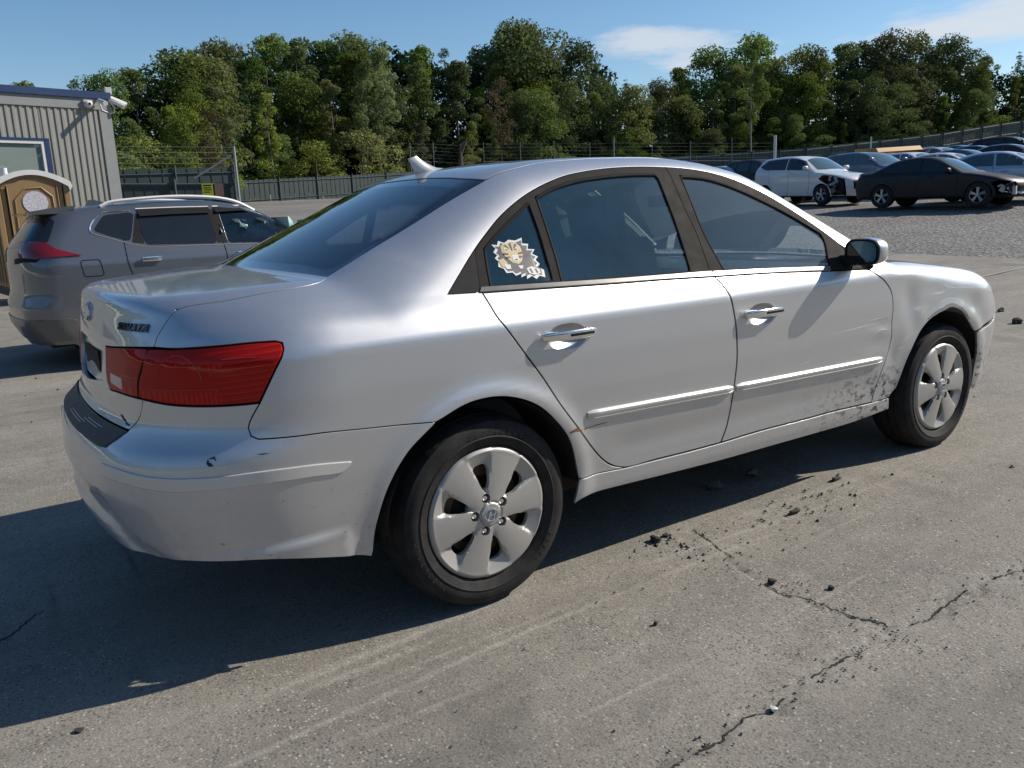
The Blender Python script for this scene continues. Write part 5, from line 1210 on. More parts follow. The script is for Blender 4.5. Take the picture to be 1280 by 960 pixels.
def along(px, py):   # point on the wall plane
    v = _f+_r*((px-640)/FOC)-_u*((py-480)/FOC); k_ = (C1.x-CAM[0])*nrm.x+(C1.y-CAM[1])*nrm.y; tt = k_/(v.x*nrm.x+v.y*nrm.y); p_ = Vector(CAM)+v*tt; return (Vector((p_.x, p_.y))-C0).dot(ex), p_.z
wl = along(-12, 175); wr = along(54, 176); wb = along(58, 245)
wx0, wx1, wz1, wz0 = wr[0]-1.75, wr[0], wr[1], wr[1]-1.25
wall = rib_wall(C0, C1, zb, ztop-.14, .145, .022, [(wx0, wx1, wz0, wz1)])
wall.build('wall', SHEET, bld)
def bx3(b, s0, s1, z0, z1, d0, d1):
    A = C0+ex*s0+nrm*d0; P = [C0+ex*s+nrm*d for s, d in ((s0, d0), (s1, d0), (s1, d1), (s0, d1))]
    b.add([(p_.x, p_.y, z) for z in (z0, z1) for p_ in P], [(0, 3, 2, 1), (4, 5, 6, 7), (0, 1, 5, 4), (1, 2, 6, 5), (2, 3, 7, 6), (3, 0, 4, 7)])
L = 9.0
b = MB(); bx3(b, -.1, L-.01, zb, ztop-.16, -6, -.02); b.build('wall', GREYTRIM, bld)
b = MB(); bx3(b, -.2, L+.03, ztop-.12, ztop+.03, -6.1, .10); b.build('roof', BLUE, bld)
b = MB(); bx3(b, -.2, L+.015, ztop-.36, ztop-.122, -.01, .045); b.build('fascia_band', GREYTRIM, bld)
b = MB(); bx3(b, L-.26, L+.012, zb, ztop-.362, -.3, .036); b.build('corner_trim', GREYTRIM, bld)
win = empty('window', (0, 0, 0), 0, bld)
b = MB()
for q in ((wx0, wx1, wz1-.07, wz1), (wx0, wx1, wz0, wz0+.07), (wx1-.07, wx1, wz0+.07, wz1-.07), (wx0, wx0+.07, wz0+.07, wz1-.07)): bx3(b, *q, -.04, .05)
b.build('window_frame', WINW, win)
b = MB(); bx3(b, wx0-.02, wx1+.10, wz1+.003, wz1+.05, -.02, .07); bx3(b, wx1+.003, wx1+.10, wz0-.10, wz1+.001, -.02, .065); bx3(b, wx0-.02, wx1+.001, wz0-.10, wz0-.003, -.02, .065); b.build('window_surround', BLUE, win)
b = MB(); bx3(b, wx0+.06, wx1-.06, wz0+.06, wz1-.06, -.03, -.015); b.build('window_pane', PANE, win)
# cameras on the corner
def wallpt(px, py, out): s_, z_ = along(px, py); q = C0+ex*s_+nrm*out; return Vector((q.x, q.y, z_))
WCAM = simple('camera_housing', (.62, .62, .60), .35)
for k_, (px, py, lab) in enumerate(((108, 129, 'white dome camera, leftmost of the three under the roof edge'), (121, 127, 'white bullet camera, middle of the three under the roof edge'))):
    root = empty('security_camera', (0, 0, 0)); tag(root, lab, 'security camera', 'cameras at the corner of the building'); p_ = wallpt(px, py, .045)
    if k_ == 0:
        b = MB(); b.box((p_.x, p_.y, p_.z+.03), (.20, .20, .06), .02); b.build('housing', WCAM, root); b = MB(); V, F = superell((p_.x-nrm.x*-.04, p_.y-nrm.y*-.04, p_.z-.03), (.10, .10, .09), 2., 16, 10); b.add(V, F); b.build('dome', WCAM, root, True)
        b = MB(); q = p_+Vector((nrm.x, nrm.y, 0))*.12; V, F = superell((q.x, q.y, q.z-.03), (.035, .035, .035), 2., 12, 8); b.add(V, F); b.build('lens', BLACKTRIM, root, True)
    else:
        q = p_+Vector((nrm.x, nrm.y, 0))*.5+Vector((ex.x, ex.y, 0))*-.05+Vector((0, 0, -.10)); b = MB(); b.tube([tuple(p_+Vector((0, 0, .05))), tuple(p_+Vector((nrm.x, nrm.y, 0))*.10+Vector((0, 0, .02)))], .02, 8); b.build('bracket', WCAM, root, True)
        b = MB(); b.tube([tuple(p_+Vector((nrm.x, nrm.y, 0))*.08), tuple(q)], .055, 12); b.build('housing', WCAM, root, True)
cb = wallpt(134, 113, .02)
root = empty('security_camera', (0, 0, 0)); tag(root, 'largest white camera jutting right off the building corner, rightmost of the three', 'security camera', 'cameras at the corner of the building')
e3 = Vector((ex.x, ex.y, 0)); n3 = Vector((nrm.x, nrm.y, 0))
b = MB(); b.box(tuple(cb+Vector((0, 0, -.02))), (.14, .14, .16), .015); b.tube([tuple(cb+Vector((0, 0, -.1))), tuple(cb+Vector((0, 0, -.22))+e3*.04+n3*.05)], .025, 8); b.build('bracket', WCAM, root)
b = MB(); h0 = cb+Vector((0, 0, -.20))+e3*.0+n3*.02; h1 = h0+e3*.27+n3*.15+Vector((0, 0, -.17)); b.tube([tuple(h0), tuple(h1)], [.055, .065], 12); b.tube([tuple(h0+Vector((0, 0, .03))), tuple(h1+e3*.05+Vector((0, 0, .04)))], [.06, .062], 4); b.build('housing', WCAM, root)
b = MB(); b.tube([tuple(h0+Vector((0, 0, -.05))), tuple(h0+e3*.10+Vector((0, 0, -.18))), tuple(h0+e3*.08+Vector((0, 0, -.30))), tuple(h0-e3*.03+Vector((0, 0, -.32))), tuple(h0-e3*.2+Vector((0, 0, -.26))), tuple(h0-e3*.24+Vector((0, 0, -.10)))], .016, 6); b.build('cable', WCAM, root, True)
# ------------------------------------------------------------------ portable toilet
TAN = simple('tan_plastic', (.26, .165, .075), .5, var=.1, scale=3); WHITER = simple('white_roof_plastic', (.66, .66, .65), .5)
pc = sight(42, 300, 17.6); pz = Hs(pc[0], pc[1])+.14; va = math.atan2(pc[1]-CAM[1], pc[0]-CAM[0])
pt = empty('portable_toilet', (pc[0], pc[1], pz), va-math.pi/2+R(10)); tag(pt, 'tan portable toilet with white arched roof and round sticker on its door', 'portable toilet')
pt.scale = (.97, .97, .94)
Wd, Dp, Ht = 1.22, 1.20, 2.0
b = MB(); b.box((0, 0, .08), (1.26, 1.26, .16), .02); b.build('base', simple('skid', (.05, .05, .05), .7), pt)
b = MB()
for sx in (-1, 1):
    b.box((sx*(Wd/2-.03), .03, Ht/2+.14), (.05, Dp-.08, Ht), .01)
    for k_ in range(4): b.box((sx*(Wd/2+.004), -.40+k_*.28, Ht/2+.14), (.03, .12, Ht-.2), .01)
    b.box((sx*(Wd/2-.05), -Dp/2+.03, Ht/2+.14), (.10, .09, Ht), .015)
    b.box((sx*(Wd/2-.15), -Dp/2+.05, Ht/2+.14), (.07, .05, Ht-.05), .012)
b.box((0, Dp/2-.03, Ht/2+.14), (Wd, .05, Ht), .01)
arch = [(-.56, 2.0)]+[(-.56+1.12*i/14, 2.08+.18*math.sin(math.pi*i/14)) for i in range(15)]+[(.56, 2.0)]
b.prism(arch, 'y', -Dp/2+.02, -Dp/2+.07); b.build('wall', TAN, pt)
b = MB(); dr = [(-.40, .16), (.40, .16)]+[(.40-.80*i/12, 1.98+.16*math.sin(math.pi*i/12)) for i in range(13)]
b.prism(dr, 'y', -Dp/2+.0, -Dp/2+.06); door = b.build('door', TAN, pt)
b = MB(); ins = [(-.32, .95), (-.30, 1.75), (-.12, 1.95), (.14, 1.97), (.31, 1.80), (.32, 1.35), (.16, 1.15), (.02, .98)]
b.tube([(x, -Dp/2-.002, z) for x, z in ins+[ins[0]]], .018, 6); ins = [(-.25, .3), (-.25, .85), (.05, .9), (.28, 1.2), (.30, .3)]; b.tube([(x, -Dp/2-.002, z) for x, z in ins+[ins[0]]], .016, 6)
b.tube([(-.40, -Dp/2-.004, .2), (-.40, -Dp/2-.004, 2.0)], .012, 6); b.tube([(.40, -Dp/2-.004, .2), (.40, -Dp/2-.004, 2.0)], .012, 6); b.build('door_moulding', TAN, door, True)
def stick():
    t = NT('toilet_sticker'); n = t.noise(26, 4, .7, vec=t.mapping((1, 1, 2.6))); return t.done(t.pr(Base_Color=t.mix(t.ramp(n, [(.47, 0), (.53, 1)]), (.62, .62, .64), (.38, .36, .42)), Roughness=.5))
b = MB(); b.lathe([(0, 0), (.205, 0), (.205, .006)], 32, 'y', (0.02, -Dp/2-.010, 1.70)); b.build('round_sticker', stick(), door)
b = MB(); r0 = [(-.66, 1.99), (-.64, 2.05)]+[(-.64+1.28*i/16, 2.07+.22*math.sin(math.pi*i/16)**.9) for i in range(17)]+[(.64, 2.05), (.66, 1.99)]
r1 = [(x*.93, z-.09) for x, z in r0[::-1]]; b.prism(r0+r1, 'y', -Dp/2-.05, Dp/2+.05); b.lathe([(.0, .2), (.05, .2), (.05, 0)], 12, 'z', (-.25, .3, 2.18)); b.build('roof', WHITER, pt)
# ------------------------------------------------------------------ fences
GREENF = simple('green_fence', (.018, .034, .036), .6, var=.2, scale=.8); GREENP = simple('green_post', (.035, .055, .057), .6); GALV = simple('galvanised', (.33, .34, .34), .45, metal=.5); RUST = simple('weathered_post', (.10, .075, .055), .9)
def pt_on(px, d): x = CAM[0]+d*math.cos(az(px)); y = CAM[1]+d*math.sin(az(px)); return x, y
def slat_fence(pts, hgt, label, name='metal_fence', seg=3.0, pitch=.30, post_up=.15, rails=(.25, .9), mat=None):
    root = empty(name, (0, 0, 0)); tag(root, label, 'fence')
    # resample
    P = [np.array(q, float) for q in pts]; out = [P[0]]
    for a, c in zip(P[:-1], P[1:]):
        n = max(1, int(round(np.linalg.norm(c[:2]-a[:2])/seg)))
        for i in range(1, n+1): out.append(a+(c-a)*i/n)
    b = MB(); 
    for a, c in zip(out[:-1], out[1:]):
        Ls = np.linalg.norm(c[:2]-a[:2]); e = (c-a)/Ls; nr = np.array([e[1], -e[0], 0]); 
        if nr[:2].dot(np.array(CAM[:2])-a[:2]) < 0: nr = -nr
        k = int(Ls/pitch)
        for i in range(k):
            s0 = a+e*(Ls*i/k); s1 = a+e*(Ls*(i+.86)/k); s2 = a+e*(Ls*(i+1)/k); dz = RNG.normal()*.012
            q0, q1 = s0+nr*.0, s1+nr*.0; q2, q3 = s1-nr*.04, s2-nr*.04
            for u_, v_ in ((q0, q1), (q2, q3)): b.add([(u_[0], u_[1], u_[2]-.3), (v_[0], v_[1], v_[2]-.3), (v_[0], v_[1], v_[2]+hgt+dz), (u_[0], u_[1], u_[2]+hgt+dz)], [(0, 1, 2, 3)])
    b.build('slat_panel', mat or GREENF, root)
    for rz_ in rails:
        b = MB()
        for a, c in zip(out[:-1], out[1:]):
            e = (c-a); nr = np.array([e[1], -e[0], 0]); nr /= np.linalg.norm(nr)
            if nr[:2].dot(np.array(CAM[:2])-a[:2]) < 0: nr = -nr
            b.tube([tuple(a+nr*.05+np.array([0, 0, hgt*rz_])), tuple(c+nr*.05+np.array([0, 0, hgt*rz_]))], .035, 4)
        b.build('rail', GREENP, root)
    pm = None
    for a in out:
        o = MB().tube([(0, 0, -.4), (0, 0, hgt+post_up)], .055, 6).build('post', GREENP, root) if pm is None else pm.copy()
        if pm is None: pm = o
        else: link(o, root)
        v = np.array(CAM[:2])-a[:2]; v = v/np.linalg.norm(v)*.10; o.location = (a[0]+v[0], a[1]+v[1], a[2])
    return root
def fpts(l): 
    out = []
    for px, d, top, hg in l:
        x, y, z = sight(px, top, d); out.append((x, y, z-hg))
    return out
slat_fence(fpts([(297, 80, 226, 2.4), (440, 88, 219, 2.4), (560, 97, 212, 2.4), (700, 105, 206, 2.4), (870, 115, 193, 2.5), (1009, 124, 183, 2.6), (1102, 133, 173, 2.6), (1180, 141, 164, 2.6), (1253, 150, 151, 2.7), (1330, 160, 141, 2.7)]), 2.4, 'long dark green board fence climbing the slope below the trees', seg=4.2, pitch=.5)
slat_fence(fpts([(138, 52, 212, 3.2), (292, 54, 208.5, 3.2)]), 3.2, 'taller dark green fence section behind the gate at left', seg=4, pitch=.62)
gt_ = slat_fence(fpts([(140, 35, 229, 2.2), (218, 35.3, 229, 2.2), (293, 35.8, 228.5, 2.2)]), 2.2, 'dark green yard gate with brace, signs and barbed wire above', name='yard_gate', seg=2.7, pitch=.36, rails=(.2, .98)); gt_['category'] = 'gate'
A = Vector(sight(290, 183, 35.6)); B = Vector(sight(299, 247, 35.6)); A = Vector((B.x, B.y, A.z))
b = MB(); b.tube([(B.x, B.y, B.z-.6), tuple(A)], .05, 8); b.build('post', GALV, gt_)
b = MB(); b.tube([sight(243, 223, 35.4), sight(289, 194, 35.5)], .04, 6); b.build('brace', GALV, gt_)
C = Vector(sight(140, 190, 35.0))
for i, pyo in enumerate((0, 7, 14, 21)):
    b = MB(); b.tube([sight(142, 183+pyo, 35.0), sight(216, 183.5+pyo, 35.2), sight(290.5, 184+pyo, 35.55)], .006, 4); b.build('barbed_wire', GALV, gt_)
YEL = simple('yellow_sign', (.55, .56, .03), .5); PNK = simple('faded_sign', (.33, .17, .13), .6)
def signboard(px0, px1, py0, py1, d, mat, label, lines, lm):
    P = [Vector(sight(x, y, d)) for x, y in ((px0, py1), (px1, py1), (px1, py0), (px0, py0))]; P[2] = Vector((P[1].x, P[1].y, P[2].z)); P[3] = Vector((P[0].x, P[0].y, P[2].z)); P[1].z = P[0].z
    tc_ = Vector((CAM[0]-P[0].x, CAM[1]-P[0].y, 0)).normalized()*.02; b = MB(); b.add([tuple(p_) for p_ in P]+[tuple(p_-tc_) for p_ in P], [(0, 1, 2, 3), (7, 6, 5, 4), (0, 4, 5, 1), (1, 5, 6, 2), (2, 6, 7, 3), (3, 7, 4, 0)])
    root = b.build('warning_sign', mat); tag(root, label, 'sign')
    if lines:
        b = MB(); e = (P[1]-P[0]); 
        for v0, v1, u0, u1 in lines:
            q = [P[0]+e*u+Vector((0, 0, (P[3].z-P[0].z)*v))+tc_*.3 for u, v in ((u0, v0), (u1, v0), (u1, v1), (u0, v1))]; b.add([tuple(v) for v in q], [(0, 1, 2, 3)])
        b.build('sign_lettering', lm, root)
signboard(253.5, 267.5, 229, 245, 34.9, YEL, 'yellow notice on the green gate, left of the faded one', [(.78, .88, .12, .88), (.60, .68, .12, .8), (.44, .52, .2, .88), (.26, .34, .12, .7)], BLACKTRIM)
signboard(269.5, 280.5, 229, 245, 34.95, PNK, 'faded reddish board on the gate beside the yellow notice', [], None)
WIREM = simple('dull_wire', (.16, .17, .17), .6, metal=.3)
# wire fence in front of the wood
wf = empty('wire_fence', (0, 0, 0)); tag(wf, 'tall thin wire fence with slim posts in front of the dark wood', 'fence')
wpx = [(512, 178, 58), (541, 178, 58.5), (575, 180, 59), (604, 178, 59.5), (650, 178, 60), (692, 176, 60.5), (737, 178, 61), (767, 172, 61.5), (815, 176, 62), (863, 176, 63), (915, 172, 64), (969, 169, 65)]
for px, py, d in wpx:
    a = sight(px, py, d); g_ = sight(px, 208, d); th_ = .026 if px not in (969, 575, 767) else (.11 if px == 969 else .06)
    b = MB(); b.tube([(a[0], a[1], min(g_[2], Hs(a[0], a[1]))-.3), a], th_, 6); b.build('post', (WINW if px == 969 else RUST if px == 575 else WIREM), wf)
for k_ in range(6):
    b = MB(); b.tube([sight(px, max(py, 177)+2+k_*4.4+(0 if px < 700 else -2*k_*0), d) for px, py, d in wpx], .0055 if k_ < 5 else .018, 4); b.build('fence_wire', WIREM, wf)
for px, py, d in ((1089, 171, 70),):
    a = sight(px, py, d); b = MB(); b.tube([(a[0], a[1], Hs(a[0], a[1])-.3), a], .06, 6); tag(b.build('steel_post', WINW), 'slim pale post standing alone before the far fence at right', 'post')
# small lamp-like box and snag post left of the aerial
for px0, px1, py0, py1, lab in ((575, 583, 170, 207, 'dead forked tree stump trunk by the wire fence'),):
    b = MB(); b.tube([sight(577, 208, 57), sight(576, 190, 57), sight(578, 178, 57)], [.12, .10, .07], 7); b.tube([sight(577, 192, 57), sight(584, 172, 57)], [.07, .03], 6); tag(b.build('tree_stump', RUST, None, True), lab, 'tree stump')
# ------------------------------------------------------------------ other vehicles: same analytic-surface method, fewer panels
def mkshape(kind):
    if kind == 'suv': return dict(L0=-.86, L1=3.78, wb=2.70, belt=1.20, S=Shape(
        Yz=Tab([(.15,.82),(.30,.885),(.42,.905),(.60,.918),(.80,.920),(1.0,.918),(1.10,.912),(1.16,.893),(1.24,.855),(1.40,.79),(1.55,.72),(1.70,.63)], .015), pl=Tab([(-1.,.955),(-.4,.985),(.4,1),(2.,1),(2.8,.985),(3.8,.92)], .15), pg=Tab([(-1,.92),(.3,.97),(1.,1),(2.,.99),(3,.94)], .15),
        low=Tab([(-1.,1.16),(2.,1.15),(2.5,1.12),(3.2,1.03),(3.6,.93),(3.9,.75)], .05), roof=Tab([(-1.1,1.54),(-.45,1.615),(0,1.665),(.6,1.695),(1.1,1.69),(1.5,1.64),(1.75,1.55),(2.6,1.10),(3.8,.4)], .06),
        Xr=Tab([(.15,-.66),(.30,-.76),(.5,-.86),(.68,-.87),(.80,-.82),(1.05,-.815),(1.22,-.80),(1.30,-.75),(1.55,-.56),(1.62,-.52),(1.75,-.42)], .015), Xf=Tab([(.1,3.55),(.3,3.70),(.6,3.76),(.85,3.72),(1.,3.6),(1.2,3.4)], .02),
        hw=.62, xm=.9, bowr=.02, bowf=.07, crown=.018, crownl=.02, kbase=.05, rbow=.05, fbow=.13, rr=.30, rf=.42, rlip=.05, rtop=Tab([(-1.1,.09),(1.,.09),(2.,.08),(3.5,.14)], .08), wy0=.4, wy1=.7, belt=1.2, xc=-.1, xf=2.9, R=.75, z0=.7, extra=None),
        win=[[(-.10,1.40),(.02,1.545),(.27,1.565),(.31,1.55),(.22,1.275),(.06,1.33)], [(.34,1.51),(.40,1.565),(1.05,1.575),(1.08,1.21),(.36,1.235)], [(1.17,1.57),(1.45,1.56),(1.68,1.50),(2.05,1.26),(2.04,1.17),(1.20,1.205)]],
        back=[[-.74,1.26],[-.52,1.55]], ws=[[1.62,1.62],[2.42,1.17]], arch=.375)
    if kind == 'sedan': return dict(L0=-1.05, L1=3.65, wb=2.70, belt=1.0, S=Shape(
        Yz=Tab([(.15,.82),(.30,.87),(.55,.90),(.75,.905),(.90,.895),(.96,.86),(1.02,.82),(1.2,.735),(1.4,.62)], .015), pl=Tab([(-1.1,.94),(-.5,.975),(.4,1),(2.,1),(2.8,.985),(3.7,.91)], .15), pg=Tab([(-1,.82),(0,.95),(1.,1),(2.,.99),(3,.94)], .15),
        low=Tab([(-1.2,1.02),(-.9,1.05),(-.4,1.06),(0,1.0),(2.,.98),(2.4,.96),(3.1,.84),(3.5,.74),(3.8,.6)], .05), roof=Tab([(-1.2,.75),(-.55,1.05),(.15,1.36),(.5,1.43),(.95,1.45),(1.3,1.43),(1.6,1.36),(2.5,.94),(3.8,.3)], .07),
        Xr=Tab([(.15,-.9),(.3,-1.),(.6,-1.05),(.72,-1.0),(1.0,-.97),(1.2,-.93)], .02), Xf=Tab([(.1,3.45),(.3,3.6),(.55,3.63),(.7,3.58),(.85,3.45),(1.,3.2)], .02),
        hw=.62, xm=.9, bowr=.04, bowf=.06, crown=.02, crownl=.012, kbase=.04, rbow=.06, fbow=.14, rr=.38, rf=.42, rlip=.04, rtop=Tab([(-1.1,.09),(-.3,.13),(1.,.09),(2.,.07),(3.5,.12)], .08), wy0=.4, wy1=.7, belt=1., xc=-.3, xf=2.9, R=.75, z0=.6, extra=None),
        win=[[(-.10,1.02),(.12,1.20),(.45,1.325),(1.0,1.36),(1.04,1.0)], [(1.10,1.0),(1.07,1.36),(1.35,1.345),(1.62,1.25),(2.0,.985)]], back=[[-.50,1.09],[.10,1.34]], ws=[[1.52,1.385],[2.35,1.0]], arch=.36)
    if kind == 'hatch': return dict(L0=-.75, L1=3.45, wb=2.60, belt=1.05, S=Shape(
        Yz=Tab([(.15,.80),(.30,.86),(.55,.885),(.80,.89),(.95,.88),(1.02,.85),(1.1,.81),(1.3,.72),(1.5,.62)], .015), pl=Tab([(-1.1,.94),(-.5,.975),(.4,1),(2.,1),(2.8,.985),(3.7,.91)], .15), pg=Tab([(-1,.90),(0,.96),(1.,1),(2.,.99),(3,.94)], .15),
        low=Tab([(-1.2,1.0),(2.,1.0),(2.4,.99),(3.1,.86),(3.4,.74),(3.8,.5)], .05), roof=Tab([(-1.1,1.36),(-.3,1.46),(.4,1.51),(.95,1.52),(1.3,1.49),(1.6,1.40),(2.4,1.0),(3.8,.3)], .07),
        Xr=Tab([(.15,-.6),(.3,-.7),(.6,-.75),(.8,-.72),(1.0,-.70),(1.4,-.45),(1.6,-.33)], .02), Xf=Tab([(.1,3.25),(.3,3.4),(.55,3.43),(.7,3.38),(.85,3.25),(1.,3.05)], .02),
        hw=.62, xm=.9, bowr=.02, bowf=.06, crown=.02, crownl=.012, kbase=.04, rbow=.05, fbow=.14, rr=.30, rf=.42, rlip=.04, rtop=Tab([(-1.1,.09),(1.,.09),(2.,.07),(3.5,.12)], .08), wy0=.4, wy1=.7, belt=1., xc=-.05, xf=2.7, R=.7, z0=.6, extra=None),
        win=[[(-.25,1.15),(-.08,1.36),(.15,1.40),(.95,1.42),(.98,1.05),(-.05,1.08)], [(1.04,1.05),(1.01,1.42),(1.3,1.40),(1.58,1.30),(1.98,1.02)]], back=[[-.66,1.08],[-.42,1.36]], ws=[[1.52,1.43],[2.28,1.03]], arch=.35)
GL_DARK = glassmat('dark_car_glass', dust=.02, opaque=(.010, .013, .015), dust_haze_col=(.3, .35, .38)); GL_TEAL = glassmat('pale_car_glass', dust=.12, opaque=(.03, .06, .07), dust_haze_col=(.35, .50, .52))
REDL = simple('red_lamp', (.17, .005, .008), .15, coat=1, var=.2); HEADL = simple('head_lamp', (.5, .5, .5), .1, coat=1); RIMM = simple('alloy_rim', (.42, .42, .43), .3, metal=.8)
def simple_wheel(parent, x, y, z, sg, r=.34, rim=True):
    key = 'swheel%d%.2f' % (sg, r)
    if key not in PW:
        b = MB(); b.lathe([(r*.62, -.01), (r*.72, -.025), (r*.93, -.02), (r, .01), (r, .19), (r*.93, .22), (r*.6, .2)], 40, 'y')
        t = b.build('tyre', TYRE, None, True); b = MB(); b.lathe([(r*.63, -.012), (r*.58, .02), (r*.56, .10), (0, .10)], 32, 'y')
        rm = b.build('rim', STEEL_DARK, None, True); b = MB(); b.lathe([(r*.15, .01), (r*.15, -.01), (0, -.015)], 16, 'y'); b.lathe([(r*.64, -.014), (r*.60, -.004), (r*.60, .02)], 32, 'y')
        for k in range(5):
            a = 2*math.pi*k/5+.3
            for da in (-.13, .13): b.tube([(r*.1*math.cos(a), .0, r*.1*math.sin(a)), (r*.61*math.cos(a+da), -.004, r*.61*math.sin(a+da))], [.03, .022], 5)
        sp = b.build('wheel_spokes', RIMM, None, True); PW[key] = [o.data for o in (t, rm, sp)]
        for o in (t, rm, sp): bpy.data.objects.remove(o)
    w_ = empty('wheel', (x, y, z), math.pi if sg > 0 else 0, parent)
    for nm, d in zip(('tyre', 'rim', 'wheel_spokes'), PW[key]): link(bpy.data.objects.new(nm, d), w_)
    return w_
PW = {}
def half_outline(D):
    S = D['S']; c = np.pi*S.R/2; pts = []; zb = .24
    def sp(x, z): return Dm.to2(np.array([sdp2(S, x, z)]))[0]
    Dm = Dom(S, 'wrap', front=True)
    bot = []; ph = lambda u, z: None
    # bottom edge via rays at constant height: march u from rear centre to front centre
    us = np.linspace(c, c-S.T/2, 90); q = []
    for u in us:
        O, Dd = S.rays([(u, np.pi/2)]); O[:, 2] = zb+ .06*(1-min(1, abs(u-(c-S.T/4))/(S.T/4))**8) -.0; P = S.solve(O, Dd)[0]; q.append(P)
    q = np.array(q); segs = []; cur = []
    for P in q:
        inside = any(abs(P[0]-cx) < D['arch']+.01 and P[1] < -.5 for cx in (0, D['wb']))
        if inside:
            if cur: segs.append(cur); cur = []
        else: cur.append(P)
    segs.append(cur); out = []
    for i, sg_ in enumerate(segs):
        out += [Dm.to2(P[None])[0] for P in sg_]
        if i < len(segs)-1:
            cx = 0 if i == 0 else D['wb']; rr_ = D['arch']
            for a in np.linspace(-.25, math.pi+.25, 26): out.append(sp(cx-rr_*math.cos(a), .34+rr_*math.sin(a)))
    ut = np.linspace(c-S.T/2, c, 60); out += [np.array((u, .012)) for u in ut]
    return Dm, clean(np.array(out), 1e-3)
def sdp2(S, x, z, sg=-1): return tuple(S.side([(x, z)], sg)[0])
def poly_panel(Dm, p, grid, holes=(), off=0., flange=.0):
    """like _panel but from a 2D outline"""
    class C: pass
    cur = [[tuple(v) for v in p]]
    D2 = Dom2(Dm); return _panel(D2, [p2list(p)], grid, 0, off, flange, holes=holes)
class Dom2:
    def __init__(s, D): s.D = D; s.S = D.S
    def to2(s, P): return np.asarray(P, float)[:, :2]
    def to3(s, q): return s.D.to3(q)
def p2list(p): return [(a, b_, 0.) for a, b_ in p]+[(p[0][0], p[0][1], 0.)]
def densify(p, g):
    out = []
    for a, c in zip(p, np.roll(p, -1, 0)):
        n = max(1, int(np.linalg.norm(c-a)/g)); out += [a+(c-a)*i/n for i in range(n)]
    return np.array(out)
def rounded(pts, r=.04, n=4):
    pts = [np.array(p) for p in pts]; out = []
    for i, p in enumerate(pts):
        a = pts[i-1]-p; c = pts[(i+1) % len(pts)]-p; la, lc = np.linalg.norm(a), np.linalg.norm(c); k = min(r, la*.4, lc*.4); A = p+a/la*k; C = p+c/lc*k
        for t in np.linspace(0, 1, n): out.append((1-t)**2*A+2*t*(1-t)*p+t*t*C)
    return [tuple(o) for o in out]
def flat_panel(Dm, poly2, grid, off, name, mat, parent, flange=.004):
    V, F, N = _panel(Dom2(Dm), [p2list(densify(np.array(poly2), grid))], grid, 0, off, flange); return mesh_obj(name, V, F, mat, parent, True, N)
CARCACHE = {}
def build_car(kind, pos, heading, paintm, label, **k):
    if k.get('damage') or k.get('side_open'): return build_car0(kind, pos, heading, paintm, label, **k)
    key = (kind, k.get('detail', 1), (k.get('glass') or GL_DARK).name)
    if key not in CARCACHE: r_, D = build_car0(kind, pos, heading, paintm, label, **k); CARCACHE[key] = (r_, D, paintm); return r_, D
    r0_, D, pm = CARCACHE[key]; r_ = copy_tree(r0_); r_.location = pos; r_.rotation_euler = (0, 0, heading); tag(r_, label, 'car', k.get('group'))
    for ch in r_.children:
        if ch.type == 'MESH' and ch.data.materials and ch.data.materials[0] == pm: ch.material_slots[0].link = 'OBJECT'; ch.material_slots[0].material = paintm
    return r_, D
